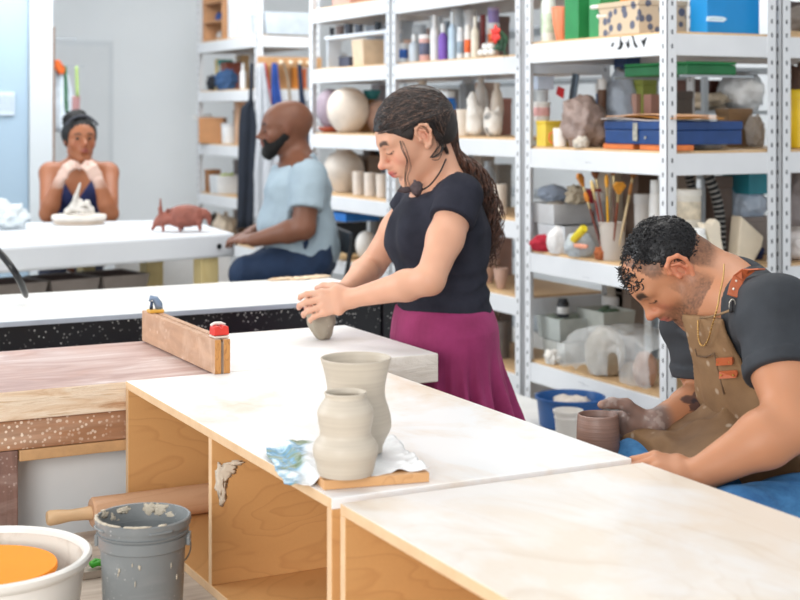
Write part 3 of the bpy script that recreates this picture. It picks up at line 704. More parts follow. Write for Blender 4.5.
# ---------------------------------------------------------------- standing woman
def woman():
    fb = (L_*.95+C_*.30).normalized(); lb = Vector((-fb.cross(UP))).normalized()
    root = thing('person', 'standing woman in black t-shirt and magenta skirt kneading clay, long wavy dark ponytail', 'person', (1.93, 3.42, 0)); WC.add(root.name)
    fh = (L_*.95+C_*.28).normalized(); ph = math.radians(31)
    hd = Head(P(414, 137, 3.88), fh*math.cos(ph)-UP*math.sin(ph), UP*math.cos(ph)+fh*math.sin(ph), 1.03)
    nb = P(446, 190, 3.90); chest = P(441, 232, 3.90); bust = P(428, 236, 3.90); waist = P(441, 285, 3.90); hip = P(447, 330, 3.90)
    shL, shR = P(457, 206, 3.75), P(418, 200, 4.05); elL, elR = P(430, 280, 3.62), P(372, 266, 4.10); wrL, wrR = P(353, 298, 3.755), P(346, 289, 3.93)
    B = Body(.03)
    hd.add(B, True)
    B.cap(hd.w((0, -.030, -.045)), nb+UP*.0, .050, .056, .03)
    def torso(B, g=0, k=.04):
        B.ecap(nb-UP*.015, chest+UP*.03, lb, (.095+g, .060+g), (.155+g, .100+g), k)
        B.ecap(chest+UP*.03, chest-UP*.03, lb, (.155+g, .100+g), (.142+g, .105+g), k)
        B.ecap(chest-UP*.03, waist, lb, (.142+g, .105+g), (.125+g, .102+g), k)
        B.ecap(waist, hip, lb, (.125+g, .102+g), (.165+g, .120+g), k)
        for s in (-1, 1): B.ell(bust+lb*.062*s+fb*.038-UP*.008, (.052+g, .052+g, .056+g), None, .05)
        B.cap(nb-UP*.02, shL+UP*.01, .045+g, .046+g, k); B.cap(nb-UP*.02, shR+UP*.01, .045+g, .046+g, k)
    torso(B)
    for sh, el, wr in ((shL, elL, wrL), (shR, elR, wrR)):
        m = sh.lerp(el, .45); B.path([sh, m, el], [.049, .046, .037], .02); q = el.lerp(wr, .3); B.path([el, q, wr], [.037, .039, .0245], .015)
    # both hands pressing on the clay
    hand(B, wrL, (P(322, 303, 3.755)-wrL), (FWD*.90-UP*.42), +1, spread=7, curls=[(10, 34, 30), (12, 36, 30), (14, 38, 30), (16, 40, 30)], s=.98, thumb_dir=(L_*.65+FWD*.55+UP*.25))
    hand(B, wrR, (P(318, 293, 3.90)-wrR), (C_*.45-UP*.85+RGT*.1), -1, spread=5, curls=[(30, 42, 24), (32, 42, 24), (34, 42, 24), (36, 44, 24)], s=.98, thumb_dir=(L_*.5+C_*.4-UP*.6))
    for s, kx in ((1, .0), (-1, .05)):
        hj = hip+lb*.08*s-UP*.03; kn = Vector((hj.x, hj.y, .50))+fb*(.03+kx); an = Vector((hj.x, hj.y, .09))
        B.path([hj, kn, an], [.085, .055, .036], .03); B.ecap(an-UP*.045-fb*.03, an-UP*.055+fb*.13, lb, (.032, .030), (.036, .022), .02)
    V, Q = B.mesh(.0043)
    col = np.tile(lin('#d4a084'), (len(V), 1)); col *= (1+.05*vnoise(V*38))[:, None]
    col = hd.paint(col, V, '#d4a084', lip='#c0635f', brow='#2c1e1a', blush='#df8d79', browt=.0060)
    hands_ = sstep(-np.linalg.norm(V-A3(P(318, 302, 3.84)), axis=1), -.13, -.06)
    col = blend(col, hands_*(.22+.16*vnoise(V*60)), '#cbb6a8'); col = blend(col, hands_*.35*sstep(-np.linalg.norm(V-A3(P(312, 304, 3.84)), axis=1), -.09, -.02), '#e2907c')
    np_obj('body', V, Q, M_skin, root, col)
    ears(hd, root, '#d6a286', '#cf7c62', .95)
    # t-shirt
    S = Body(.03); torso(S, .012)
    nd = (V3(hd.w((0, -.03, -.045)))-nb).normalized()
    pa, pb = P(457, 166, 3.9), P(409, 196, 3.9); pn = (pa-pb).normalized().cross(lb); pn = pn if pn.z > 0 else -pn
    clips = [plane_clip((0, 0, .968), -UP), lambda X, v: np.where(np.abs((X-A3(nb))@A3(lb)) < .095, (X-A3(pa))@A3(pn), -1)]
    def slv(sh, el, t):
        ax = A3((el-sh).normalized()); c = A3(sh); 
        def f(X, v):
            r = X-c; s_ = r@ax; rad = np.linalg.norm(r-s_[:, None]*ax, axis=1); return np.where((rad < .085) & (np.abs((X-A3(chest))@A3(lb)) > .150), s_-t, -1)
        return f
    slvs = []
    for sh, el, t in ((shL, elL, .050), (shR, elR, .055)):
        Z = Body(.03); Z.cap(sh-(el-sh)*.12+UP*.004, sh.lerp(el, .5), .0615, .0605); ax_ = A3((el-sh).normalized()); slvs.append(Z.mesh(.0045, clip=[lambda X, v, c_=A3(sh), a_=ax_, t_=t: (X-c_)@a_-t_]))
    ldv, fbv, cv = A3(lb), A3(fb), A3(waist)
    def wr(X):
        r = X-cv; n = vnoise(X*A3((9, 9, 16))+1.3, 3); z = r[:, 2]
        return .0035*np.abs(n)-.0035*np.exp(-(z/.06)**2)*np.sin(z*130+3*vnoise(X*8, 4))-.003*np.sin((r@ldv)*60+z*25)*np.exp(-((z-.12)/.07)**2)
    V, Q = S.mesh(.005, disp=wr, clip=clips); g = G('washed_black_jersey')
    g.base(g.ramp(g.noise(9, 6), [(.3, srgb('#1e1f28')), (.7, srgb('#32333e'))])); g.rough(.9); g.bump(g.noise(300, 3), .15, .002); g.b.inputs['Specular IOR Level'].default_value = .2
    np_obj('t_shirt', V, Q, g.m, root, relax=2)
    for V, Q in slvs: np_obj('sleeve', V, Q, g.m, root, relax=2)
    # skirt
    K = Body(.03); top = Vector((hip.x, hip.y, .985)); 
    hip = hip-RGT*.009; K.ecap(Vector((waist.x, waist.y, .99)), hip, lb, (.132, .112), (.178, .134), .03)
    K.ecap(hip, Vector((hip.x, hip.y, .70))-fb*.01, lb, (.178, .134), (.205, .165), .03)
    K.ecap(Vector((hip.x, hip.y, .70))-fb*.01, Vector((hip.x, hip.y, .40))-fb*.07, lb, (.200, .160), (.265, .21), .03)
    def fl(X):
        r = X-A3(hip); a = np.arctan2(r@fbv, r@ldv); t = sstep(-r[:, 2], .0, .33)
        return .004*vnoise(X*12, 8)-(.034*t)*(np.sin(a*15+1.6*np.sin(a*3)+r[:, 2]*2)*.55+.45*np.sin(a*27+2*np.sin(a*4)))-.0016*np.exp(-(np.sin(a*4)/.05)**2)
    V, Q = K.mesh(.0055, disp=fl, clip=[plane_clip((0, 0, .985), UP), plane_clip((0, 0, .46), -UP)])
    g = G('magenta_corduroy'); n = g.noise(8, 6); g.base(g.ramp(n, [(.3, srgb('#7b1b4c')), (.7, srgb('#9c3068'))])); g.rough(.8); g.b.inputs['Sheen Weight'].default_value = .15; g.b.inputs['Sheen Tint'].default_value = srgb('#e08ab0')
    wv = g.noise(70, 3, g.mapping((3, 3, .15))); g.bump(wv, .25, .003)
    np_obj('skirt', V, Q, g.m, root, relax=2)
    # shoes
    for s in (1, -1):
        hj = hip+lb*.08*s; an = Vector((hj.x, hj.y, .05)); Z = Body(.02)
        Z.ecap(an-fb*.05, an+fb*.14-UP*.01, lb, (.042, .045), (.044, .030), .02); V, Q = Z.mesh(.007, clip=[plane_clip((0, 0, .0015), -UP), plane_clip((0, 0, .085), UP)])
        np_obj('shoe', V, Q, mat('#3a3532', .6, .1, 20, name='shoe_leather'), root)
    # hair: cap, strands, ponytail
    def whl(L): return np.interp(L[:, 1], [-.12, -.06, -.036, -.028, -.005, .012, .024, .036, .055, .080, .095, .13], [-.06, -.058, -.045, .018, .036, .024, .004, .016, .040, .064, .070, .07])-L[:, 2]
    Hb = Body(.02); Hb.ell(hd.w((0, -.018, .034)), (.087, .112, .097), hd.R); Hb.ell(hd.w((0, -.060, -.01)), (.066, .062, .06), hd.R, .03)
    V, Q = Hb.mesh(.0045, clip=[lambda X, v: whl(hd.inv(X))])
    H1 = strand_mat('dark_brown_hair', '#100b0a', '#251a16', .5); H1b = strand_mat('mid_brown_hair', '#2a1d19', '#4a352c', .36); H1c = strand_mat('light_brown_hair', '#3e2d27', '#6e5446', .34)
    hair = np_obj('hair', V, Q, H1, root, relax=2)
    rnd = random.Random(5); mb = MB(); mb3 = mb; knot = Vector((0, -.93, -.22)).normalized()
    for i in range(1300):
        mb.cur = 0 if rnd.random() < .5 else (1 if rnd.random() < .65 else 2)
        side = 1 if rnd.random() < .72 else -1; t = rnd.random()
        if t < .5: y = rnd.uniform(-.35, .86); st = Vector((side*rnd.uniform(.02, .10), y, math.sqrt(max(0, 1-y*y))))
        elif t < .75: st = Vector((side*rnd.uniform(.75, 1.0), rnd.uniform(.05, .62), rnd.uniform(.08, .38)))      # from the parting
        else: y = rnd.uniform(.35, .86); st = Vector((side*math.sqrt(max(.01, 1-y*y))*rnd.uniform(.3, .95), y, .55*math.sqrt(max(0, 1-y*y))+rnd.uniform(.0, .1)))
        if i % 5 == 0: st = Vector((side*rnd.uniform(.35, .98), rnd.uniform(-.75, -.42), rnd.uniform(-1.0, -.35)))
        st.normalize(); mid = ((st+knot)*.5 if i % 6 == 0 else Vector((side*rnd.uniform(.8, 1.0), rnd.uniform(-.45, -.1), rnd.uniform(-.05, .25))) if .5 <= t < .75 else Vector((side*rnd.uniform(.55, 1.0), rnd.uniform(-.2, .35), rnd.uniform(-.25, .75)))).normalized(); pts = []; off = rnd.uniform(.0145, .0178)
        for j in range(9):
            u_ = j/8; d_ = ((1-u_)**2*st+2*u_*(1-u_)*mid+u_*u_*knot); pts.append(dirpt(hd, d_, off))
        L_p = hd.inv(np.array([tuple(q) for q in pts], np.float32))
        if ((np.abs(L_p[:, 0]) > .058) & (L_p[:, 1] > -.038) & (L_p[:, 1] < .020) & (L_p[:, 2] < .038)).any(): continue
        mb.tube(pts, [.0008]+[rnd.uniform(.0009, .0016)]*7+[.001], 4)
    mb.build('hair_strands', [H1, H1b, H1c], root, smooth=True)
    k0 = dirpt(hd, knot, .016)
    mb = MB(); H2 = strand_mat('brown_ponytail', '#22150f', '#6a4433', .4)
    line = [k0, P(452, 150, 3.93), P(468, 166, 3.93), P(481, 195, 3.93), P(486, 225, 3.92), P(485, 250, 3.92), P(483, 268, 3.92)]
    def cr(l, t):
        n = len(l)-1; i = min(int(t*n), n-1); f = t*n-i; p0, p1, p2, p3 = l[max(i-1, 0)], l[i], l[i+1], l[min(i+2, n)]
        return .5*((2*p1)+(p2-p0)*f+(2*p0-5*p1+4*p2-p3)*f*f+(3*p1-p0-3*p2+p3)*f**3)
    for i in range(240):
        a = rnd.uniform(0, 6.28); rr = math.sqrt(rnd.random()); T = rnd.uniform(.72, 1.0); ph = rnd.uniform(0, 1.2)+(0 if rr < .5 else 2.2*(i % 3)); pts = []; rs = []
        for j in range(34):
            t = j/33*T; c = cr(line, t); w_ = (.014+.044*min(t*2.0, 1))*(1 if t < .75 else 1-.55*(t-.75)/.25)
            o = (RGT*math.cos(a)*.8+FWD*math.sin(a))*w_*rr
            amp = .009*min(t*3, 1); fr = 30+6*rr
            o += (RGT*math.sin(t*fr+ph)+UP*.3*math.sin(t*fr*1.1+ph)+FWD*math.cos(t*fr+ph))*amp
            pts.append(c+o); rs.append(.0019*(1-.55*j/33))
        mb.tube(pts, rs, 4)
    for i in range(26):                     # fly-aways behind the shoulder
        a = rnd.uniform(.2, .95); p = cr(line, a); q = p+RGT*rnd.uniform(-.04, .05)+UP*rnd.uniform(-.05, .0); mb.tube([p, (p+q)/2+RGT*rnd.uniform(-.015, .015)+FWD*.01, q], .0008, 3)
    tag(mb.build('ponytail', H2, root, smooth=True), 'wavy brown ponytail')
    mb = MB()                               # loose locks before and behind the ear
    for i in range(7):
        o = RGT*rnd.uniform(-.004, .005)+FWD*rnd.uniform(-.003, .003); l = [P(401, 141, 3.79)+o, P(404, 150, 3.785)+o*1.6, P(408, 160, 3.79)+o, P(408, 168, 3.80)+o*1.8, P(406, 178, 3.81)+o, P(408, 188, 3.82)+o*2]
        mb.tube([cr(l, j/16) for j in range(17)], .0005, 4)
    for i in range(24):
        o = RGT*rnd.uniform(-.010, .012)+UP*rnd.uniform(-.012, .012); l = [P(437, 138, 3.81)+o*.6, P(440, 147, 3.81)+o*.8, P(436, 155, 3.81)+o, P(431, 158, 3.81)+o*.4]
        if i % 2: l = [P(436, 132, 3.80)+o*.6, P(440, 140, 3.80)+o, P(446, 150, 3.84)+o*.6, P(448, 158, 3.88)]
        mb.tube([cr(l, j/12) for j in range(13)], .0009, 4)
    mb.build('loose_hair', H1, root, smooth=True)
    tag(MB().tube([P(448+2.6*math.cos(a), 144+6*math.sin(a), 3.90+.02*math.cos(a)) for a in [i*math.pi/6 for i in range(12)]], .004, 6, closed=True).build('hair_tie', mat('#141315', .6, .05, 20, name='elastic'), root, smooth=True), 'black hair tie')
    # neck cord and tag
    l = [P(446, 159, 3.84), P(440, 172, 3.80), P(431, 184, 3.78), P(424, 189, 3.79), P(417, 191, 3.84)]
    mb = MB(); mb.tube([cr(l, j/14) for j in range(15)], .0022, 6); mb.build('neck_cord', mat('#1a1719', .6, .05, 20, name='cord'), root, smooth=True)
    mb = MB(); mb.blob(P(417, 189, 3.79), (.016, .008, .019), .5, 3, 4, 3, flat=False); mb.blob(P(406, 190, 3.79), (.022, .006, .008), .5, 3, 6, 3, flat=False); mb.build('scrunched_scarf_knot', mat('#55474a', .7, .3, 60, .3, name='scarf'), root, smooth=True)
    return root
woman()
cl = Pz(323.5, 338.5, T_H+.002)
mb = MB()
bm_c = Vector((0, 0, .046))
mb.blob((0, 0, .042), (.040, .044, .051), .16, 1.4, 3, 4, flat=True)
for q in range(len(mb.v)):
    x, y, z = mb.v[q]; t = min(1, max(0, z/.08)); k = .66+.48*t; p = Vector((x*k, y*k, z))-RGT*.012*t; mb.v[q] = tuple(p)
tag(mb.build('clay_ball', speckle_mat('grey_clay', '#a49a89', '#c9bfae', .7, 90, .6, .15), smooth=True, loc=(cl.x, cl.y, T_H+.001)), 'lump of grey clay being kneaded under the standing woman’s hands'.replace('’', "'"), 'clay')

# ---------------------------------------------------------------- seated man with apron
def man():
    fb = (L_*.90+C_*.44).normalized(); lb = Vector(-fb.cross(UP)).normalized()
    root = thing('person', 'seated man with curly black hair in brown apron and dark t-shirt, holding a clay pot', 'person', (2.10, 2.15, 0)); WC.add(root.name)
    fh = (L_*.985+C_*.17).normalized(); ph = math.radians(59)
    hd = Head(P(668, 268, 2.90), fh*math.cos(ph)-UP*math.sin(ph), UP*math.cos(ph)+fh*math.sin(ph), .895)
    nb = P(726, 292, 2.88); chest = P(765, 347, 2.86); belly = P(787, 415, 2.86); pel = P(812, 485, 2.88)
    shL, shR = P(776, 315, 2.67), P(697, 322, 3.01); elL, elR = P(792, 424, 2.54), P(710, 402, 3.01); wrL, wrR = P(700, 474, 2.50), P(655, 424, 2.86)
    B = Body(.03); hd.add(B, cran=((0, -.012, .022), (.073, .088, .074)))
    B.cap(hd.w((0, -.035, -.050)), nb, .058, .068, .035); B.cap(hd.w((0, -.01, -.045)), nb+fb*.045-UP*.01, .045, .05, .03)
    ax = (chest-pel).normalized()
    def torso(B, g=0, k=.05):
        B.ecap(nb-ax*.02, chest, lb, (.10+g, .062+g), (.150+g, .098+g), k)
        B.ecap(chest, belly, lb, (.150+g, .098+g), (.142+g, .102+g), k)
        B.ecap(belly, pel, lb, (.145+g, .105+g), (.17+g, .125+g), k)
        for s, sh in ((1, shL), (-1, shR)): B.cap(nb-ax*.02, sh, .056+g, .056+g, k)
    torso(B)
    B.path([shL, shL.lerp(elL, .5), elL], [.060, .056, .046], .025); B.path([elL, elL.lerp(wrL, .3), wrL], [.046, .049, .029], .02)
    B.path([shR, shR.lerp(elR, .5), elR], [.058, .052, .042], .025); B.path([elR, elR.lerp(wrR, .35), wrR], [.042, .044, .028], .02)
    hand(B, wrL, P(660, 466, 2.50)-wrL, FWD*.35-UP*.9, +1, spread=3, s=.96, curls=[(30, 50, 30), (32, 50, 30), (34, 52, 30), (36, 52, 30)], thumb_dir=(L_*.75+FWD*.45+UP*.15))
    hand(B, wrR, P(630, 428, 2.88)-wrR, C_*.85+L_*.2-UP*.1, -1, spread=5, curls=[(35, 60, 40), (42, 62, 40), (50, 64, 40), (58, 64, 40)], thumb_dir=(L_*.72+UP*.60+C_*.35), tcurl=30, s=1.02)
    V, Q = B.mesh(.0038)
    sk = '#bd8462'; col = np.tile(lin(sk), (len(V), 1)); col *= (1+.05*vnoise(V*38))[:, None]
    col = hd.paint(col, V, sk, lip='#b8655a', brow='#15100f', blush='#c9705a', browt=.0085, stub='#43322b')
    L = hd.inv(V); sc = np.maximum(hairline(L, .066, .008, -.075), -.02)      # short faded sides
    col = blend(col, (np.linalg.norm(L, axis=1) < .15)*(1-sstep(hairline(L, .060, .0, -.070), -.022, .006))*(.62+.2*vnoise(V*500))*(L[:, 1] < .045)*(1-((np.abs(L[:, 0]) > .069)*(np.abs(L[:, 1]+.004) < .026)*(np.abs(L[:, 2]) < .036))), '#2a201d')
    hm = sstep(-np.linalg.norm(V-A3(P(628, 426, 2.85)), axis=1), -.105, -.075)
    col = blend(col, hm*(.90+.1*vnoise(V*50)), '#7c6a64'); col = blend(col, hm*(vnoise(V*120, 3) > .45)*.6, '#a5958d')
    # dark tattoo marks on the far forearm and upper arm
    for (u, v, ru, rv) in ((690, 400, 8, 6), (684, 394, 9, 3.5), (678, 409, 3, 2), (672, 402, 2.5, 1.5), (670, 414, 4, 1.5), (664, 409, 2, 3), (696, 407, 5, 4), (677, 376, 1.8, 5), (683, 383, 1.4, 2.2), (660, 417, 3, 1.2), (674, 418, 3, 1.3), (689, 412, 3, 1.5), (700, 396, 3, 5), (693, 390, 5, 2), (681, 403, 2, 1.2), (668, 412, 1.5, 2.5), (685, 417, 2, 1), (656, 411, 1.5, 1.5), (675, 386, 1.5, 1.5), (680, 370, 1.2, 2.5)):
        c = P(u, v, 2.97); r = V-A3(c); a = (r@A3(RGT))*485/ru; b = r[:, 2]*485/rv
        n = vnoise(V*160, int(u))*.45; near = (np.abs(r@A3(FWD)) < .08)
        col = blend(col, (1-sstep(a*a+b*b+n, .7, 1.15))*near*.8, '#2f2e38')
    np_obj('body', V, Q, M_skin, root, col)
    # hair: cap plus many curls
    H1 = strand_mat('curly_black_hair', '#050405', '#131115', .5)
    Hb = Body(.02); Hb.ell(hd.w((0, -.013, .025)), [q*.895 for q in (.0775, .0945, .0795)], hd.R)
    hl = lambda X, v: np.maximum(hairline(hd.inv(X), .070, .050, -.030, .085), -.02)
    V, Q = Hb.mesh(.004, clip=[hl], disp=lambda X: -.0035*np.abs(vnoise(X*110)))
    hair = np_obj('hair', V, Q, H1, root, relax=0)
    rnd = random.Random(9); mb = MB(); n = 0
    while n < 1500:
        d = Vector((rnd.gauss(0, 1), rnd.gauss(0, 1), rnd.gauss(0, 1))).normalized()
        p = (d.x*.0750, -.013+d.y*.0915, .024+d.z*.0765); 
        if float(hairline(np.array([p], np.float32), .060, .048, -.022, .088)[0]) > 0: continue
        n += 1; up = (d+Vector((rnd.uniform(-.5, .5), rnd.uniform(-.2, .7), rnd.uniform(-.5, .5)))).normalized(); e1 = up.orthogonal().normalized(); e2 = up.cross(e1)
        rad = rnd.uniform(.0035, .0065); ln = rnd.uniform(.006, .013)*(2.3 if d.y > .62 else 1.25 if d.y > .2 or d.z > .7 else .7); t0 = rnd.uniform(0, 6.28); tw = rnd.uniform(4.5, 8.5)*rnd.choice((-1, 1)); pts = []
        for j in range(10):
            t = j/9; pts.append(hd.w(Vector(p)+up*ln*t+(e1*math.cos(t0+tw*t)+e2*math.sin(t0+tw*t))*rad*(.4+.6*t)))
        mb.tube(pts, [.0015, .0016, .0016, .0016, .0015, .0014, .0013, .0011, .0009, .0005], 4)
    mb.build('hair_curls', H1, root, smooth=True)
    ears(hd, root, '#c98363', '#b5614c', 1.12)
    # t-shirt
    S = Body(.03); torso(S, .014)
    S.cap(shL, shL.lerp(elL, .62), .076, .069, .03); S.cap(shR, shR.lerp(elR, .62), .072, .066, .03)
    nd = (V3(hd.w((0, -.03, -.06)))-nb).normalized()
    def slv(sh, el, t):
        a_ = A3((el-sh).normalized()); c = A3(sh)
        def f(X, v):
            r = X-c; s_ = r@a_; rad = np.linalg.norm(r-s_[:, None]*a_, axis=1); return np.where((rad < .10), s_-t, -1)
        return f
    M_tee = G('charcoal_jersey'); M_tee.base(M_tee.ramp(M_tee.noise(8, 6), [(.3, srgb('#25282d')), (.7, srgb('#383c42'))])); M_tee.rough(.85); M_tee.bump(M_tee.noise(320, 3), .15, .002)
    axL, cL = A3((elL-shL).normalized()), A3(shL); axR, cR = A3((elR-shR).normalized()), A3(shR)
    def wr(X):
        o = .004*np.abs(vnoise(X*A3((11, 11, 11)), 3))
        for a_, c, t in ((axL, cL, .125), (axR, cR, .105)):
            r = X-c; s_ = r@a_; rad = np.linalg.norm(r-s_[:, None]*a_, axis=1); m = (rad < .11)
            o = o-.005*m*(sstep(s_, t-.028, t-.024))-.0035*m*np.sin(s_*70+4*vnoise(X*9, 7))*np.exp(-((s_-.03)/.05)**2)
        return o
    lvv = A3(lb); mpa, mpb = P(731, 258, 2.88), P(703, 322, 2.88); mpn = (mpa-mpb).normalized().cross(lb); mpn = mpn if mpn.dot(L_) > 0 else -mpn
    V, Q = S.mesh(.0048, disp=wr, clip=[lambda X, v: np.where(np.abs((X-A3(nb))@lvv) < .095, (X-A3(mpa))@A3(mpn), -1), slv(shL, elL, .125), slv(shR, elR, .105), plane_clip(pel, -ax, .06)])
    np_obj('t_shirt', V, Q, M_tee.m, root, relax=2)
    # ribbed collar
    # jeans
    J = Body(.03); J.ecap(pel+ax*.06, pel-ax*.05, lb, (.17, .13), (.18, .13)); kL, kR = P(735, 532, 2.47), P(642, 478, 2.83); aL, aR = Vector((kL.x+.05, kL.y-.05, .28)), Vector((kR.x+.02, kR.y+.03, .28))
    for s, k_, a_ in ((1, kL, aL), (-1, kR, aR)):
        hj = pel+lb*.10*s-ax*.03; J.path([hj, k_], [.098, .070], .04); J.path([k_, a_], [.070, .050], .03)
    V, Q = J.mesh(.0065, disp=cloth_disp(.006, 14, 2, (1, 1, .7))); g = G('blue_denim'); g.base(g.ramp(g.noise(14, 7, g.mapping((1, 1, 2.5)), .7), [(.3, srgb('#1c578e')), (.7, srgb('#4b8cc0'))])); g.rough(.8); g.bump(g.noise(400, 3), .2, .002)
    np_obj('jeans', V, Q, g.m, root, relax=2)
    for a_ in (aL, aR):
        Z = Body(.02); Z.ecap(a_-UP*.06-fb*.05, a_-UP*.07+fb*.16, lb, (.045, .045), (.046, .032), .02); V, Q = Z.mesh(.008); np_obj('shoe', V, Q, mat('#55504b', .6, .1, 20, name='shoe_leather_2'), root)
    # apron: shell in front of the torso plus lap cloth
    T = Body(.03); torso(T, .014); 
    M_ap = G('waxed_brown_canvas'); a = M_ap.noise(6, 7); c = M_ap.ramp(a, [(.3, srgb('#6a4e34')), (.6, srgb('#8a6a49')), (.8, srgb('#a2825d'))])
    vo = M_ap.node('ShaderNodeTexVoronoi'); vo.inputs['Scale'].default_value = 26; M_ap.l.new(M_ap.tc.outputs['Object'], vo.inputs['Vector'])
    c = M_ap.mix(M_ap.math('MULTIPLY', M_ap.ramp(vo.outputs['Distance'], [(.08, (1, 1, 1)), (.2, (0, 0, 0))]), .5), c, srgb('#c9b8a4')); M_ap.base(c); M_ap.rough(.75); M_ap.bump(M_ap.noise(280, 4), .25, .002)
    cc = A3(chest); fv, lv, av = A3(fb), A3(lb), A3(ax)
    def shell(t0, t1): return lambda X, v: np.abs(v-(t0+t1)/2)-(t1-t0)/2
    top_h = float((P(715, 306, 2.75)-chest).dot(ax))
    def bib(X, v):
        r = X-cc; h = r@av; l = r@lv; f = r@fv
        w_ = np.interp(h, [-.30, -.12, -.04, .02, top_h], [.19, .150, .105, .080, .070])
        return np.maximum.reduce([np.abs(l-.0)-w_, h-top_h+.022, -f-.01, -.34-h])
    V, Q = T.mesh(.0042, remap=lambda X, v: np.abs(v-.008-.006*np.abs(vnoise(X*16, 4)))-.0048, clip=[bib])
    apron = np_obj('apron', V, Q, M_ap.m, root, relax=1)
    # lap cloth over the thighs
    Lp = Body(.05); kR2 = P(652, 477, 2.83)
    Lp.path([pel-lb*.10+fb*.04, kR2], [.112, .090], .05); Lp.path([pel+lb*.10+fb*.05, kL.lerp(pel, .25)], [.112, .088], .05)
    Lp.ecap(belly+fb*.06-UP*.04, (kR2+kL)/2+UP*.01-L_*.05, lb, (.15, .10), (.13, .06), .06)
    bq = kR2-L_*.0; def_clip = lambda X, v: np.maximum.reduce([(X-A3(kR2))@A3(fb)-.035, A3(pel)[2]-.035-X[:, 2]+.22*((X-A3(pel))@fv)*0, (.80-.02)-X[:, 2]-.0])
    nL = Vector((1, 0, 0))
    h0, h1 = P(712, 489, 2.55), P(800, 455, 2.75); en_ = (h0-Vector((0, 0, H))).cross(h1-Vector((0, 0, H))).normalized(); en_ = en_ if en_.z < 0 else -en_
    edge = lambda X, v: (X-A3(h0))@A3(en_)
    V, Q = Lp.mesh(.0055, disp=cloth_disp(.014, 13, 6, (1, 1, 1)), clip=[def_clip, edge])
    np_obj('apron_skirt', V, Q, M_ap.m, root, relax=2)
    # surface helpers for things fastened to the bib
    Fd, lo = T.field(.006); 
    def surf(u, v, off=.016):
        o = V3((0, 0, H)); d = (P(u, v, 1)-o)
        best = None
        for i in range(600):
            p = o+d*(2.3+i*.0015); q = ((A3(p)-lo)/.006).astype(int)
            if (q >= 0).all() and (q < Fd.shape).all() and Fd[tuple(q)] < off: return p
        return o+d*2.75
    M_lea = mat('#b8603a', .45, .15, 30, .08, name='tan_leather'); M_brass = mat('#d6b15c', .3, .1, 30, metal=.9, name='brass')
    for (u, v, w_, h_) in ((725, 361, 8, 3.6), (728.5, 374, 8.5, 3.6)):
        c = [surf(u+a*w_, v+b*h_+a*.6*0-a*.5, .022) for a, b in ((-1, -1), (1, -1), (1.12, 0), (1, 1), (-1, 1))]; n = (c[1]-c[0]).cross(c[3]-c[0]).normalized(); n = n if n.dot(C_) > 0 else -n
        me = MB(); me.add([p for p in c]+[p+n*.003 for p in c], [(0, 1, 2, 3, 4), (9, 8, 7, 6, 5)]+[(i, (i+1) % 5, 5+(i+1) % 5, 5+i) for i in range(5)])
        pt = me.build('leather_patch', M_lea, root)
        rv = MB()
        for a in (-.72, .72):
            q = surf(u+a*w_, v, .022)+n*.004; rv.lathe([(.0001, -.001), (.0022, 0), (.0016, .0018), (.0001, .002)], 8, Matrix.Translation(q) @ n.to_track_quat('Z', 'Y').to_matrix().to_4x4())
        rv.build('rivet', M_brass, pt, smooth=True)
    # pocket seam and its edge
    l = [surf(u, v, .0205) for u, v in ((695, 349), (697, 356), (706, 357), (714, 353), (717, 366), (721, 382), (724, 394))]
    mb = MB(); mb.tube(l, .0016, 6); mb.build('pocket_seam', mat('#6a523d', .8, .1, 20, name='seam'), root, smooth=True)
    l = [surf(u, v, .0205) for u, v in ((700, 318), (709, 317), (720, 314), (731, 310))]; mb = MB(); mb.tube(l, .0022, 6); mb.build('bib_hem', mat('#8c7152', .8, .1, 20, name='hem'), root, smooth=True)
    # leather strap over the near shoulder with buckle
    def ribbon(name, pts, w_, th, m, side):
        me = MB(); n = len(pts)
        for i, p in enumerate(pts):
            t = ((pts[min(i+1, n-1)]-pts[max(i-1, 0)])).normalized(); s_ = side if isinstance(side, Vector) else side[i]; s_ = (s_-t*s_.dot(t)).normalized(); nn = t.cross(s_)
            me.v += [tuple(p-s_*w_/2-nn*th/2), tuple(p+s_*w_/2-nn*th/2), tuple(p+s_*w_/2+nn*th/2), tuple(p-s_*w_/2+nn*th/2)]
        for i in range(n-1):
            for k in range(4): me.f.append((i*4+k, i*4+(k+1) % 4, i*4+4+(k+1) % 4, i*4+4+k)); me.mi.append(0)
        me.f += [(3, 2, 1, 0), (n*4-4, n*4-3, n*4-2, n*4-1)]; me.mi += [0, 0]
        return me.build(name, m, root, bevel=.0006)
    st = [surf(733, 296, .010), surf(735, 287, .010), surf(738, 279, .010), surf(744, 273, .010), surf(752, 270, .011), surf(762, 269, .011)]
    ribbon('shoulder_strap', st, .022, .003, M_lea, Vector(RGT*.9+FWD*.25))
    mb = MB()
    for u, v in ((736, 281), (733.5, 289)):
        q = surf(u, v, .014); mb.lathe([(.0001, -.002), (.0028, 0), (.002, .003), (.0001, .0032)], 10, Matrix.Translation(q) @ C_.to_track_quat('Z', 'Y').to_matrix().to_4x4())
    mb.build('strap_rivet', mat('#e8ddd0', .3, .05, 20, metal=.8, name='nickel'), root, smooth=True)
    q0 = surf(732, 300, .016); mb = MB(); mb.tube([q0+RGT*.006*math.cos(a)-UP*.010+UP*.012*math.sin(a)+C_*.004 for a in [i*math.pi/6 for i in range(12)]], .0014, 6, closed=True); mb.build('buckle', mat('#b9b4aa', .3, .05, 20, metal=.9, name='steel'), root, smooth=True)
    l = [surf(731, 312, .018), surf(731.5, 304, .016), surf(732, 299, .014)]; mb = MB(); mb.tube(l, .004, 6); mb.build('strap_end', mat('#1c1a1c', .6, .05, 20, name='black_strap'), root, smooth=True)
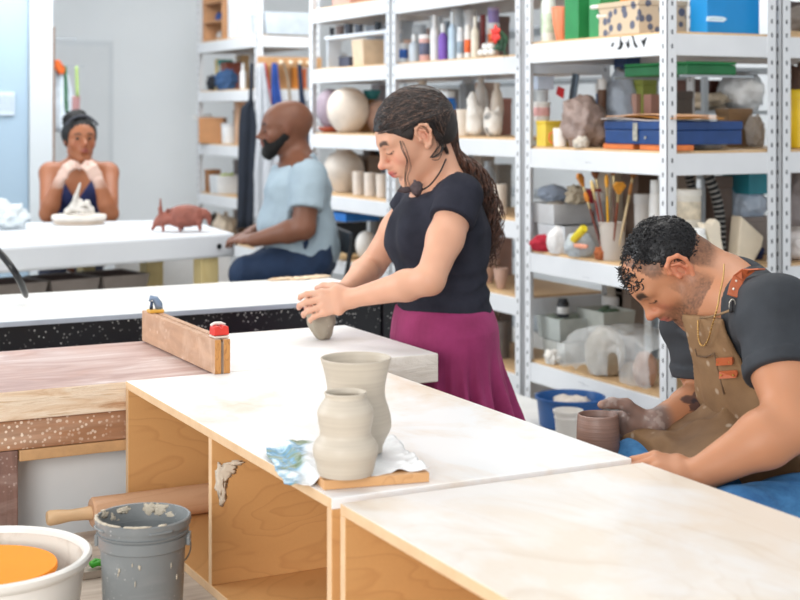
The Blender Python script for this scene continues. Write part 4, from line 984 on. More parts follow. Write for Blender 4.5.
    # gold chain
    def cr(l, t):
        n = len(l)-1; i = min(int(t*n), n-1); f = t*n-i; p0, p1, p2, p3 = l[max(i-1, 0)], l[i], l[i+1], l[min(i+2, n)]
        return .5*((2*p1)+(p2-p0)*f+(2*p0-5*p1+4*p2-p3)*f*f+(3*p1-p0-3*p2+p3)*f**3)
    ch = [surf(722.5, 264, .004), surf(722, 275, .006), surf(719, 290, .008), surf(716, 306, .022), surf(712, 326, .0255), surf(708, 340, .0255), surf(703, 346, .0255), surf(699, 341, .0255), surf(698, 330, .024), surf(698, 320, .02)]
    for i in range(4): ch[i] = ch[i]+C_*.012
    pts = [cr(ch, j/60) for j in range(61)]; mb = MB()
    for i in range(60):
        mb.tube([pts[i], pts[i+1]], [.0014 if i % 2 else .0020, .0020 if i % 2 else .0014], 6)
    tag(mb.build('gold_chain', mat('#cfa565', .3, .1, 60, metal=.7, name='gold'), root, smooth=True), 'thin gold chain')
    return root
man()
# pot in his hand
pc = P(598, 414, 2.83); pz0 = pc.z-.102
t_ = thing('clay_pot', 'brown wet clay cylinder pot held in the aproned man\'s muddy hand', 'pot', (pc.x, pc.y, pz0))
g = G('wet_brown_clay'); wv = g.noise(3, 3, g.mapping((1, 1, 60))); g.base(g.ramp(wv, [(.3, srgb('#7b6157')), (.7, srgb('#927468'))])); g.rough(.45); g.bump(wv, .35, .004)
MB().lathe([(.0001, 0), (.036, 0), (.0415, .004), (.0425, .03), (.0420, .07), (.0405, .095), (.0395, .1015), (.0375, .1025), (.0360, .100), (.0365, .06), (.035, .012), (.0001, .010)], 48, cap=False).build('pot_wall', g.m, t_, smooth=50)

# ---------------------------------------------------------------- stools and chair
def stool(label, c, z, r=.17, col='#5b5750', bars=True):
    t = thing('stool', label, 'stool', (c[0], c[1], 0)); m = mat(col, .45, .1, 10, metal=.3, name='stool_metal')
    MB().lathe([(.0001, z-.03), (r-.01, z-.03), (r, z-.022), (r, z-.008), (r-.012, z), (.0001, z)], 32, cap=False).build('seat', mat('#6e5a48', .5, .15, 8, name='stool_seat'), t, smooth=40)
    for i in range(4):
        a = math.pi/4+i*math.pi/2; MB().tube([(r*.7*math.cos(a), r*.7*math.sin(a), z-.031), (r*1.15*math.cos(a), r*1.15*math.sin(a), 0.001)], .012, 8).build('leg', m, t, smooth=True)
    mb = MB(); q = .62; rr = r*(.7+.45*(1-q*.45)); mb.tube([(rr*.97*math.cos(a), rr*.97*math.sin(a), z*.3) for a in [i*math.pi/12 for i in range(24)]], .007, 6, closed=True); mb.build('foot_ring', m, t, smooth=True)
    return t
q = P(812, 485, 2.88); stool('round stool under the aproned man', (q.x+.02, q.y-.01), q.z-.165)

# ---------------------------------------------------------------- far seated woman
def far_woman():
    root = thing('person', 'far seated woman in navy tank top, hair in a bun, hands near chin', 'person'); WC.add(root.name)
    fb = (C_*.98+RGT*.12).normalized(); lb = Vector(-fb.cross(UP)).normalized(); q = P(79, 220, 7.62); root.location = (q.x, q.y, 0)
    fh = (C_*.90+RGT*.44).normalized(); hd = Head(P(80, 141, 7.50), fh*.99+UP*.05, UP, 1.04)
    nb = P(79, 166, 7.56); chest = P(79, 190, 7.56); waist = P(79, 222, 7.60); hip = P(79, 250, 7.62)
    B = Body(.03); hd.add(B, True); B.cap(hd.w((0, -.03, -.04)), nb, .052, .058)
    def torso(B, g=0):
        B.ecap(nb-UP*.02, chest, lb, (.11+g, .055+g), (.155+g, .098+g), .05); B.ecap(chest, waist, lb, (.155+g, .098+g), (.13+g, .09+g), .05); B.ecap(waist, hip, lb, (.13+g, .09+g), (.18+g, .12+g), .05)
        for s in (-1, 1): B.ell(chest+lb*.07*s+fb*.055-UP*.02, (.058+g,)*3, None, .04)
    torso(B); nn = lambda X: X
    for s in (-1, 1):
        sh = P(79-s*29, 173, 7.56); el = P(79-s*31, 214, 7.34); wr = P(79-s*20, 182, 7.30); B.cap(nb-UP*.03, sh, .045, .05, .04)
        B.path([sh, el], [.054, .042], .03); B.path([el, el.lerp(wr, .3), wr], [.042, .043, .028], .02)
        hand(B, wr, P(79-s*11, 166, 7.30)-wr, C_*-.6+(RGT*s)*.6, -s if s > 0 else 1, curls=[(35, 50, 30)]*4, s=1.0, thumb_dir=(RGT*s*.7+UP*.5))
    for s in (-1, 1):
        hj = hip+lb*.09*s; kn = hj+fb*.40+UP*.02; B.path([hj, kn], [.09, .065]); B.path([kn, Vector((kn.x, kn.y, .42))], [.065, .045])
    V, Q = B.mesh(.0075); sk = '#9a6040'; col = np.tile(lin(sk), (len(V), 1))
    col = hd.paint(col, V, sk, lip='#8e4b44', brow='#1c1210', blush='#9a563e', openeye=True, browt=.004)
    hm = sstep(-np.linalg.norm(V-A3(P(79, 168, 7.30)), axis=1), -.19, -.10)*(V[:, 2] > float(P(79, 188, 7.3).z))*(((V-A3(P(79, 168, 7.30)))@A3(FWD)) < .1)*(np.linalg.norm(hd.inv(V), axis=1) > .125)
    col = blend(col, hm*.65, '#d9c3b8'); np_obj('body', V, Q, M_skin, root, col)
    for s in (-1, 1):
        mb = MB(); mb.blob((0, 0, 0), (.0120,)*3, 0, 1, 0, 2, flat=False, M=Matrix.Translation(hd.w((s*.030, .0765, .009)))); e = mb.build('eye', mat('#b3aaa2', .4, .02, 5, name='eye_white'), root, smooth=True)
        mb = MB(); mb.blob((0, 0, 0), (.0085,)*3, 0, 1, 0, 2, flat=False, M=Matrix.Translation(hd.w((s*.030-.003, .0845, .009)))); mb.build('iris', mat('#2a1a14', .2, .05, 5, name='iris_dark'), e, smooth=True)
    H1 = strand_mat('black_hair', '#040303', '#0d0a0b', .7); Hb = Body(.02); Hb.ell(hd.w((0, -.02, .036)), (.091, .106, .098), hd.R)
    V, Q = Hb.mesh(.007, clip=[lambda X, v: hairline(hd.inv(X), .064, -.02, -.06, .070)], disp=lambda X: .002*np.sin(hd.inv(X)[:, 0]*300)); np_obj('hair', V, Q, H1, root, relax=1)
    mb = MB(); mb.blob(P(77, 118, 7.52), (.068, .06, .040), .45, 3, 2, 3, flat=False); mb.blob(P(70, 121, 7.52), (.035, .04, .035), .45, 3, 5, 3, flat=False); mb.build('hair_bun', H1, root, smooth=True)
    g = mat('#3a3d46', .8, .1, 30, name='hair_band'); mb = MB(); mb.tube([hd.w((.088*math.sin(a), .045, .036+.088*math.cos(a))) for a in [(-1.1+.1*i) for i in range(23)]], .007, 8); mb.build('hair_band', g, root, smooth=True)
    S = Body(.03); torso(S, .010); zc = A3(chest); lv = A3(lb); fv = A3(fb)
    def neck(X, v):
        r = X-zc; l = np.abs(r@lv); z = r[:, 2]; f = r@fv
        vv = np.where(f > 0, z+.055-l*1.55, z-.10); strap = l-np.interp(z, [-.1, 0, .06, .2], [.30, .125, .112, .112])
        return np.maximum(vv*.5, strap)
    V, Q = S.mesh(.007, clip=[neck, plane_clip(hip, -UP)], disp=cloth_disp(.005, 12, 3)); np_obj('tank_top', V, Q, mat('#1d2756', .8, .2, 14, .2, name='navy_cotton'), root, relax=1)
    K = Body(.03)
    for s in (-1, 1):
        hj = hip+lb*.09*s; kn = hj+fb*.40+UP*.02; K.path([hj, kn], [.10, .075]); K.path([kn, Vector((kn.x, kn.y, .40))], [.075, .055])
    V, Q = K.mesh(.009, disp=cloth_disp(.005, 12, 3)); np_obj('trousers', V, Q, mat('#3a3f52', .8, .2, 14, .2, name='dark_trousers'), root)
    stool('round stool under the far woman at the back table', (hip.x, hip.y), hip.z-.140, .16)
far_woman()

# ---------------------------------------------------------------- far seated man
def far_man():
    root = thing('person', 'bald bearded man in light blue shirt and jeans sitting at the white table end', 'person'); WC.add(root.name)
    fb = (L_*.97+C_*.22).normalized(); lb = Vector(-fb.cross(UP)).normalized(); pel = P(306, 249, 6.36); root.location = (pel.x, pel.y, 0)
    ph = math.radians(6); hd = Head(P(284, 129.5, 6.36), fb*math.cos(ph)-UP*math.sin(ph), UP*math.cos(ph)+fb*math.sin(ph), 1.03)
    nb = P(298, 160, 6.38); chest = P(298, 190, 6.36); belly = P(299, 225, 6.36)
    B = Body(.03); hd.add(B); B.cap(hd.w((0, -.03, -.04)), nb, .060, .066); B.ell(hd.w((0, -.03, .035)), [q*1.03 for q in (.077, .099, .084)], hd.R)
    def torso(B, g=0):
        B.ecap(nb-UP*.02, chest, lb, (.13+g, .065+g), (.18+g, .115+g), .05); B.ecap(chest, belly, lb, (.18+g, .115+g), (.165+g, .125+g), .05); B.ecap(belly, pel, lb, (.165+g, .125+g), (.175+g, .13+g), .05)
        B.ell(belly+fb*.03, (.13+g, .13+g, .11+g), None, .05)
    torso(B); shs = [(P(309, 176, 6.17), P(304, 228, 6.10), P(254, 240, 6.17), P(237, 238, 6.22)), (P(286, 175, 6.56), P(275, 226, 6.62), P(250, 234, 6.45), P(238, 236, 6.38))]
    for i, (sh, el, wr, hp) in enumerate(shs):
        B.cap(nb-UP*.03, sh, .06, .062, .04); B.path([sh, el], [.062, .048], .03); B.path([el, el.lerp(wr, .3), wr], [.048, .047, .030], .02)
        hand(B, wr, hp-wr, -UP*.8+(FWD if i == 0 else C_)*.4, 1 if i == 0 else -1, curls=[(12, 25, 20)]*4)
    V, Q = B.mesh(.007); sk = '#6e4633'; col = np.tile(lin(sk), (len(V), 1))*(1+.06*vnoise(V*30))[:, None]
    col = hd.paint(col, V, sk, lip='#74423a', brow='#140e0d', blush='#6f3c2c', browt=.005); np_obj('body', V, Q, M_skin, root, col)
    # beard
    D = Body(.02); w, s_ = hd.w, 1.03
    for x in (-1, 1): D.cap(w((x*.058, .004, -.030)), w((x*.028, .072, -.085)), .022, .027); D.cap(w((x*.022, .088, -.040)), w((x*.030, .078, -.070)), .0105, .014)
    D.cap(w((-.015, .076, -.097)), w((.015, .076, -.097)), .026, .026); D.cap(w((-.020, .096, -.038)), w((.020, .096, -.038)), .006, .006, .005)
    V, Q = D.mesh(.005, disp=lambda X: .003*vnoise(X*90)); np_obj('beard', V, Q, strand_mat('black_beard', '#030202', '#080606', .95), root, relax=1)
    # shirt
    S = Body(.03); torso(S, .018)
    for sh, el, wr, hp in shs: S.cap(sh, sh.lerp(el, .65), .078, .075, .03)
    nd = UP*.9+L_*.3
    def slv(sh, el, t):
        a_ = A3((el-sh).normalized()); c = A3(sh)
        def f(X, v):
            r = X-c; q = r@a_; rad = np.linalg.norm(r-q[:, None]*a_, axis=1); return np.where((rad < .095), q-t, -1)
        return f
    V, Q = S.mesh(.007, clip=[plane_clip(nb+UP*.008, (UP+fb*.45)), slv(*shs[0][:2], .148), slv(*shs[1][:2], .14), plane_clip((0, 0, pel.z-.055), -UP)], disp=cloth_disp(.009, 10, 5, (1, 1, .8)))
    g = G('light_blue_cotton'); g.base(g.ramp(g.noise(5, 6), [(.3, srgb('#8797a3')), (.7, srgb('#9dafba'))])); g.rough(.85); g.bump(g.noise(200, 3), .2, .003)
    sh_o = np_obj('shirt', V, Q, g.m, root, relax=2)
    cl = Body(.01); c0 = nb+UP*.012
    cl.path([c0-fb*.06+lb*.03, c0-fb*.02+lb*.075, c0+fb*.05+lb*.05-UP*.03, c0+fb*.085+lb*.01-UP*.07], [.016, .017, .015, .010]); cl.path([c0-fb*.06-lb*.03, c0-fb*.02-lb*.075, c0+fb*.05-lb*.05-UP*.03, c0+fb*.085-lb*.01-UP*.07], [.016, .017, .015, .010]); cl.cap(c0-fb*.06-lb*.03, c0-fb*.06+lb*.03, .016, .016)
    V, Q = cl.mesh(.006); np_obj('collar', V, Q, g.m, root)
    J = Body(.03); J.ecap(pel+UP*.03, pel-UP*.05, lb, (.175, .13), (.18, .13))
    for s in (-1, 1):
        hj = pel+lb*.10*s-UP*.02; kn = P(246, 273, 6.24 if s > 0 else 6.55); J.path([hj, kn], [.098, .068], .04); ft_ = Vector((kn.x+.08, kn.y, .34)); J.path([kn, ft_], [.068, .050], .03)
        Z = Body(.02); Z.ecap(ft_-UP*.07-fb*.04, ft_-UP*.08+fb*.15, lb, (.045, .05), (.046, .035)); V, Q = Z.mesh(.009); np_obj('shoe', V, Q, mat('#2e2c2e', .6, .1, 20, name='dark_shoe'), root)
    V, Q = J.mesh(.008, disp=cloth_disp(.007, 11, 9)); np_obj('jeans', V, Q, mat('#142b49', .85, .3, 9, .2, name='dark_denim'), root, relax=1)
    mb = MB(); wc = shs[1][2]; wt_ = P(262, 229, 6.40); mb.tube([wt_+UP*.030*math.cos(a)+FWD*.030*math.sin(a) for a in [i*math.pi/6 for i in range(12)]], .009, 6, closed=True); mb.build('wristwatch', mat('#1f2a3f', .4, .1, 20, name='watch'), root, smooth=True)
    # chair
    t = thing('chair', 'black metal frame chair under the bald man', 'chair', (pel.x, pel.y, 0)); m = mat('#14181d', .35, .1, 10, metal=.4, name='black_frame'); o = Vector((pel.x, pel.y, 0)); sz = pel.z-.185
    M_ = Matrix((( -fb.x, lb.x, 0, 0), (-fb.y, lb.y, 0, 0), (0, 0, 1, 0), (0, 0, 0, 1)))
    MB().box(-.30, .08, -.20, .20, sz-.03, sz, M_).build('seat', mat('#1b2a3b', .6, .1, 10, name='dark_seat'), t, bevel=.01)
    B3 = lambda x, y, z: M_ @ Vector((x, y, z))
    for y in (-.19, .19):
        MB().tube([B3(.168, y, sz+.27), B3(.158, y, sz+.14), B3(.135, y, sz+.02), B3(.10, y, sz-.045), B3(.0, y, sz-.045)], .012, 8).build('back_post', m, t, smooth=True, sub=1)
        MB().tube([B3(.09, y, sz-.045), B3(.17, y, .001)], .012, 8).build('leg', m, t, smooth=True); MB().tube([B3(-.24, y, sz-.03), B3(-.30, y, .001)], .012, 8).build('leg', m, t, smooth=True)
    MB().box(.155, .175, -.19, .19, sz+.17, sz+.27, M_).build('backrest', mat('#16202c', .5, .1, 10, name='chair_back'), t, bevel=.006)
far_man()
# ================================================================ foreground things
M_vase = G('unfired_stoneware'); wv = M_vase.noise(3, 3, M_vase.mapping((1, 1, 70))); M_vase.base(M_vase.ramp(wv, [(.3, srgb('#bfb3a3')), (.7, srgb('#c9bead'))])); M_vase.rough(.5); M_vase.bump(wv, .07, .002); M_vase = M_vase.m
def rim_profile(out, th=.0035):                # out: outer profile from foot to rim; adds lip and inner wall
    inn = [(max(r-th, .001), z) for r, z in out[::-1] if z > .006]
    r, z = out[-1]; return [(.0001, 0)]+out+[(r-th*.4, z+th*.45)]+inn+[(.0001, .006)]
def smooth_prof(p, n=40):
    q = []
    for i in range(n+1):
        t = i/n*(len(p)-1); k = min(int(t), len(p)-2); f = t-k; g_ = lambda j: p[max(0, min(len(p)-1, j))]
        c = [.5*((2*g_(k)[a])+(g_(k+1)[a]-g_(k-1)[a])*f+(2*g_(k-1)[a]-5*g_(k)[a]+4*g_(k+1)[a]-g_(k+2)[a])*f*f+(3*g_(k)[a]-g_(k-1)[a]-3*g_(k+1)[a]+g_(k+2)[a])*f**3) for a in (0, 1)]
        q.append(tuple(c))
    return q
ZB = T_H+.0165
c = Pz(345.5, 474, ZB+.003); c2 = Pz(356, 451, ZB+.003)
vs_ = thing('vase', 'smaller pale double-bellied vase in front, standing on the wooden board', 'vase', (c.x, c.y, ZB+.0035))
MB().lathe(rim_profile(smooth_prof([(.043, 0), (.0462, .008), (.0490, .021), (.0527, .034), (.0515, .049), (.0425, .062), (.0418, .072), (.0450, .090), (.0455, .103), (.0375, .117), (.0330, .124), (.0345, .131)])), 56, cap=False).build('vase_wall', M_vase, vs_, smooth=60)
vb_ = thing('vase', 'taller pale flared vase with wide mouth, standing behind the smaller one', 'vase', (c2.x, c2.y, ZB+.0035))
MB().lathe(rim_profile(smooth_prof([(.046, 0), (.0465, .009), (.052, .022), (.0605, .040), (.0605, .058), (.0565, .074), (.0510, .092), (.0500, .108), (.0535, .130), (.0580, .148), (.0615, .160)])), 56, cap=False).build('vase_wall', M_vase, vb_, smooth=60)
# board under them
n0 = Vector((.942, 2.100)); e = Vector((.17, -.030)).normalized(); f = Vector((-e.y, e.x))
pts = [n0, n0+e*.178, n0+e*.178+f*.235, n0+f*.235]; cc_ = sum(pts, Vector((0, 0)))/4
tag(MB().prism([(p.x-cc_.x, p.y-cc_.y) for p in pts], 0, .0155).build('wooden_board', ply_mat('bat_wood', '#d8a774', '#b57f4c', .5, (3, 1, 3), .5, seed=6), bevel=.001, loc=(cc_.x, cc_.y, T_H+.0005)), 'thin wooden board under the two pale vases', 'board')
# crumpled printed sheet between board and vases
def sheet(name, label, cat, ctr, ex, ey, nx, ny, zf, m, edge=.12, seed=1):
    mb = MB(); vs = []; fs = []
    for j in range(ny+1):
        for i in range(nx+1):
            u, v = i/nx*2-1, j/ny*2-1; w1 = 1+edge*mnoise.noise(Vector((v*2.3, seed, 1))); w2 = 1+edge*mnoise.noise(Vector((u*2.3, seed, 4)))
            p = ctr+ex*u*w1+ey*v*w2; vs.append((p.x, p.y, zf(p, u, v)))
    for j in range(ny):
        for i in range(nx): a = j*(nx+1)+i; fs.append((a, a+1, a+nx+2, a+nx+1))
    mb.add(vs, fs); o = mb.build(name, m, smooth=True, solid=.0008); return tag(o, label, cat)
g = G('printed_sheet')
sep = g.node('ShaderNodeSeparateXYZ'); g.l.new(g.tc.outputs['Object'], sep.inputs[0])
nn_ = g.noise(16, 5, None, .6, 1.2)
prt = g.ramp(nn_, [(.34, srgb('#5a6f45')), (.44, srgb('#8b9c8a')), (.50, srgb('#5f93b5')), (.58, srgb('#a9c9da')), (.66, srgb('#dfe7ea'))])
line = g.math('SUBTRACT', g.math('ADD', g.math('MULTIPLY', sep.outputs['X'], .9), g.math('MULTIPLY', nn_, .05)), g.math('MULTIPLY', sep.outputs['Y'], .46))
g.base(g.mix(g.ramp(g.math('ADD', g.math('MULTIPLY', line, 9), 1.55), [(.25, (0, 0, 0)), (.42, (1, 1, 1))]), prt, srgb('#e4e5e6'))); g.rough(.35)
on = lambda p: (Vector((p.x, p.y))-n0).dot(e) > -.003 and (Vector((p.x, p.y))-n0).dot(f) > 0
def zf(p, u, v):
    q = Vector((p.x, p.y))-n0; a, b = q.dot(e), q.dot(f); on_ = min(1, max(0, (a+.012)/.012))
    base = T_H+.0025+(.0142)*on_; k = max(0, abs(u)-.55)+max(0, abs(v)-.6)
    near = min((Vector((p.x, p.y))-Vector((w_.x, w_.y))).length for w_ in (c, c2)); fl = min(1, max(0, (near-.055)/.03))
    return base+fl*(.007*abs(mnoise.noise(Vector((p.x*38, p.y*38, 2))))+.022*k*abs(mnoise.noise(Vector((p.x*24, p.y*24, 7)))))
ctr = Vector((1.035, 2.225)); ctr = Vector((ctr.x, ctr.y, 0))
sheet('printed_sheet', 'crumpled plastic sheet, blue and green print at left, under the two vases', 'plastic sheet', ctr, Vector((.112, -.034, 0)), Vector((.030, .118, 0)), 60, 60, zf, g.m)

# grey bucket
bc = P(143, 515, 2.5)
b = thing('bucket', 'grey plastic bucket with clay on its rim, in front of the long cabinet', 'bucket', (bc.x, bc.y, CB+.0005)); zt = bc.z-CB
M_bk = speckle_mat('grey_bucket_plastic', '#7d8182', '#d0cfcb', .7, 120, .45, .12, streak=.12)
MB().lathe([(.0001, 0), (.063, 0), (.066, .004), (.0738, zt-.030), (.0790, zt-.028), (.0795, zt-.0255), (.0765, zt-.0245), (.0765, zt-.016), (.0820, zt-.0145), (.0825, zt-.002), (.0805, zt), (.0780, zt-.001), (.0745, zt-.03), (.063, .006), (.0001, .005)], 64, cap=False).build('bucket_shell', M_bk, b, smooth=35)
MB().lathe([(.0745, zt-.052), (.0765, zt-.050), (.0765, zt-.032), (.0742, zt-.030)], 64, cap=False).build('lower_ring', M_bk, b, smooth=35)
md_ = MB()
for a in (math.radians(-25), math.radians(155)):
    M = Matrix.Rotation(a, 4, 'Z') @ TR(.0765, 0, zt-.041); md_ = MB().box(-.001, .006, -.012, .012, -.010, .010, M); md_.build('handle_lug', M_bk, b, bevel=.002)
wire = []
for i in range(25):
    a = math.pi*i/24; l = Vector((math.cos(a)*.0835, 0, 0)); drop = Vector((0, -math.sin(a)*.060, -math.sin(a)*.075)); wire.append(Matrix.Rotation(math.radians(-25), 4, 'Z') @ (l+drop+Vector((0, 0, zt-.041))))
# swing the wire round behind, towards the cabinet side
wire = [Matrix.Rotation(math.radians(172), 4, 'Z') @ Vector((q.x, q.y, 0))+Vector((0, 0, q.z)) for q in wire]
MB().tube(wire, .0014, 6).build('wire_handle', mat('#8d8f90', .35, .1, 30, metal=.8, name='steel_wire'), b, smooth=True)
mb = MB(); rnd = random.Random(4)
for i in range(22):
    a = math.radians(rnd.gauss(200, 42)); mb.blob((.0795, 0, zt+.0002), (.0035, rnd.uniform(.004, .012), .0014), .7, 2, i, 2, flat=False, M=Matrix.Rotation(a, 4, 'Z'))
for i in range(12):
    a = math.radians(rnd.gauss(95, 30)); mb.blob((.0762, 0, zt-rnd.uniform(.004, .030)), (.0012, rnd.uniform(.006, .016), rnd.uniform(.004, .011)), .8, 2, i+40, 3, flat=False, M=Matrix.Rotation(a, 4, 'Z'))
for i in range(10):
    a = math.radians(rnd.uniform(215, 330)); mb.blob((.0735-.0, 0, zt-rnd.uniform(.06, .15)), (.0008, rnd.uniform(.0008, .002), rnd.uniform(.002, .008)), .7, 2, i+70, 2, flat=False, M=Matrix.Rotation(a, 4, 'Z'))
tag(mb.build('dried_clay', mat('#c6bba8', .85, .15, 40, .2, name='dried_clay'), b, smooth=True), kind='stuff')
mb = MB()                                           # raised moulded bars on the collar
for a0 in (-100, -10, 80, 170):
    mb = MB()
    pts = [(.0828*math.cos(math.radians(a0+k*3)), .0828*math.sin(math.radians(a0+k*3)), zt-.0125) for k in range(11)]; mb.tube(pts, .0022, 6); mb.build('collar_bar', M_bk, b, smooth=True)

# pottery wheel
wc = P(-15, 566, 2.5)
w_ = thing('pottery_wheel', 'white tabletop pottery wheel with orange wheel head, lower left corner', 'pottery wheel', (wc.x, wc.y, CB+.0005)); zr = 1.5-440*2.5/FPX-CB
M_wp = mat('#e9e6e0', .4, .05, 8, name='white_splash_pan')
g = G('dirty_white_pan'); g.base(g.mix(g.ramp(g.noise(14, 6), [(.45, (0, 0, 0)), (.7, (.8, .8, .8))]), srgb('#ddd6cb'), srgb('#a08f7b'))); g.rough(.55)
MB().lathe([(.0001, .03), (.150, .03), (.158, .036), (.170, zr-.022), (.1775, zr-.018), (.1825, zr-.010), (.1825, zr-.003), (.178, zr), (.168, zr-.002), (.166, zr-.010)], 72, cap=False).build('splash_pan', M_wp, w_, smooth=40)
MB().lathe([(.1655, zr-.010), (.161, zr-.05), (.150, .042), (.0001, .042)], 72, cap=False).build('pan_inside', g.m, w_, smooth=40)
MB().lathe([(.0001, 0), (.12, 0), (.13, .01), (.13, .0295), (.0001, .0295)], 48, cap=False).build('base', mat('#c9c6c0', .5, .05, 8, name='wheel_base'), w_, smooth=40)
MB().lathe([(.0001, .0425), (.022, .0425), (.022, wc.z-CB-.0125), (.0001, wc.z-CB-.0125)], 24, cap=False).build('shaft', mat('#6a6560', .5, .1, 20, metal=.5, name='shaft_metal'), w_, smooth=40)
MB().lathe([(.0001, wc.z-CB-.012), (.1205, wc.z-CB-.012), (.123, wc.z-CB-.009), (.123, wc.z-CB-.003), (.1215, wc.z-CB), (.0001, wc.z-CB)], 72, cap=False).build('wheel_head', mat('#ff9200', .7, .05, 8, name='orange_wheel_head'), w_, smooth=30)
tag(w_.children[-1], 'bright orange wheel head')

# rolling pin reaching into the first bay
ry = 3.085; rz = CB+.018+.0335
rp = thing('rolling_pin', 'large wooden rolling pin lying half inside the cabinet, behind the bucket', 'rolling pin', (1.0, ry, rz))
MX = Matrix.Rotation(math.pi/2, 4, 'Y')
M_pin = ply_mat('beech_pin', '#dcb08c', '#c59571', .4, (.8, 6, 6), .45, seed=7)
MB().lathe([(.0001, -.168), (.029, -.168), (.0325, -.164), (.0325, .225), (.029, .229), (.0001, .229)], 48, MX, cap=False).build('roller', M_pin, rp, smooth=40)
MB().lathe([(.0001, -.265), (.0135, -.264), (.0165, -.258), (.0155, -.240), (.0125, -.215), (.0135, -.185), (.0155, -.1685), (.0001, -.1685)], 32, MX, cap=False).build('handle', mat('#e0bb90', .45, .08, 20, name='pin_handle'), rp, smooth=50)
MB().lathe([(.0001, .2295), (.0155, .2295), (.0125, .27), (.0165, .31), (.0135, .318), (.0001, .319)], 32, MX, cap=False).build('handle', mat('#e0bb90', .45, .08, 20, name='pin_handle'), rp, smooth=50)
# scrap board and green clamp
q = Pz(97, 562, CB+.016)
o = MB().box(-.055, .055, -.05, .045, 0, .015).build('scrap_board', speckle_mat('dusty_scrap', '#b7ada1', '#ded6cb', .8, 60, .7, .25, streak=.5), bevel=.001, loc=(q.x, q.y, CB+.0005), rot=(0, 0, .05))
tag(o, 'small dusty scrap board lying between the wheel and the bucket', 'board')
q = Pz(99.5, 564, CB+.026)
o = MB().tube([(-.014, 0, .009), (-.004, -.004, .013), (.006, 0, .009), (.008, .010, .009), (-.004, .014, .013), (-.014, .010, .009)], .0055, 8, closed=True).build('cord_toggle', mat('#3fae2e', .35, .08, 20, name='green_plastic'), smooth=True, loc=(q.x, q.y, CB+.0163))
tag(o, 'bright green plastic ring lying on the dusty scrap board', 'ring')

# ================================================================ things on the far white table
q = Pz(79, 224, fz)
t = thing('banding_wheel', 'round pale bat stack under the small reclining clay figure', 'modelling board', (q.x, q.y, fz+.0005))
MB().lathe([(.0001, 0), (.118, 0), (.120, .004), (.120, .018), (.118, .021), (.0001, .021)], 48, cap=False).build('lower_bat', mat('#c9b7a6', .6, .1, 14, name='lower_bat'), t, smooth=35)
MB().lathe([(.0001, .0215), (.128, .0215), (.131, .026), (.131, .040), (.128, .044), (.0001, .044)], 48, cap=False).build('upper_bat', mat('#e1d9cf', .6, .1, 14, name='upper_bat'), t, smooth=35)
F_ = Body(.012); o_ = Vector((q.x, q.y, fz+.046)); S_ = 1/197*1.0
def fp(px, py, dy=0): return o_+RGT*(px-79)*.0050+UP*(217-py)*.0050+FWD*dy
F_.path([fp(68, 214), fp(74, 211), fp(82, 210), fp(90, 212, .02)], [.018, .022, .020, .016]); F_.path([fp(72, 212), fp(76, 200), fp(80, 187)], [.015, .010, .006]); F_.path([fp(82, 209, -.02), fp(88, 205, -.02), fp(93, 213, -.03)], [.012, .011, .008]); F_.path([fp(74, 211, -.03), fp(86, 213, -.05), fp(94, 214, -.02)], [.012, .010, .008]); F_.ell(fp(80, 205, .01), (.014, .014, .016))
V, Q = F_.mesh(.004, clip=[plane_clip((0, 0, fz+.0455), -UP)]); o = np_obj('clay_figure', V, Q, mat('#c9c4bd', .7, .15, 30, name='pale_clay')); tag(o, 'small pale clay figure reclining with one arm raised, before the far woman', 'sculpture')
q = Pz(9, 229, fz); mb = MB(); mb.blob((0, 0, .055), (.085, .06, .062), .55, 2.2, 5, 4)
tag(mb.build('plastic_bag', mat('#e8f0f4', .25, .05, 20, .4, name='clear_bag', alpha=.8), smooth=True, loc=(q.x, q.y, fz+.001)), 'crumpled clear plastic bag at the left end of the thick white table', 'bag')
q = Pz(186, 231.5, fz)
F_ = Body(.012); o_ = Vector((q.x, q.y, fz+.001)); sc_ = 6.57/FPX
def fp(px, py, dy=0): return o_+RGT*(px-186)*sc_+UP*(231.5-py)*sc_+FWD*dy
F_.ecap(fp(178, 217), fp(195, 216), FWD, (.040, .048), (.042, .045), .02); F_.ell(fp(187, 216), (.075, .046, .050)); F_.path([fp(176, 218), fp(168, 219), fp(160, 221)], [.034, .026, .024]); F_.path([fp(162, 222), fp(156, 223), fp(152.5, 229)], [.018, .012, .007], .008)
F_.path([fp(161, 216), fp(160.5, 209), fp(160.5, 199)], [.013, .009, .004], .006); F_.path([fp(166, 214), fp(169, 209, -.02)], [.010, .005], .006); F_.path([fp(163, 221, -.02), fp(164, 230.3, -.02)], [.010, .007], .006)
for x, y in ((180, -.028), (200, -.028), (181, .03), (199, .03)): F_.path([fp(x, 222, y), fp(x+.5, 230.2, y)], [.012, .006], .01)
F_.path([fp(197, 214), fp(204, 214), fp(208, 216), fp(209, 225)], [.030, .020, .014, .006], .012)
for k in range(7): F_.path([fp(172+k*4, 209.5+abs(k-3)*.5, -.01), fp(173+k*4, 206+abs(k-3)*.5, -.01)], [.010, .003], .006)
V, Q = F_.mesh(.0045, clip=[plane_clip((0, 0, fz+.0008), -UP)], disp=lambda X: .0025*vnoise(X*70)); o = np_obj('clay_animal', V, Q, mat('#8a4e40', .6, .2, 30, .2, name='red_clay'), relax=0)
tag(o, 'red-brown clay animal sculpture with a horn, at the right end of the white table', 'sculpture')
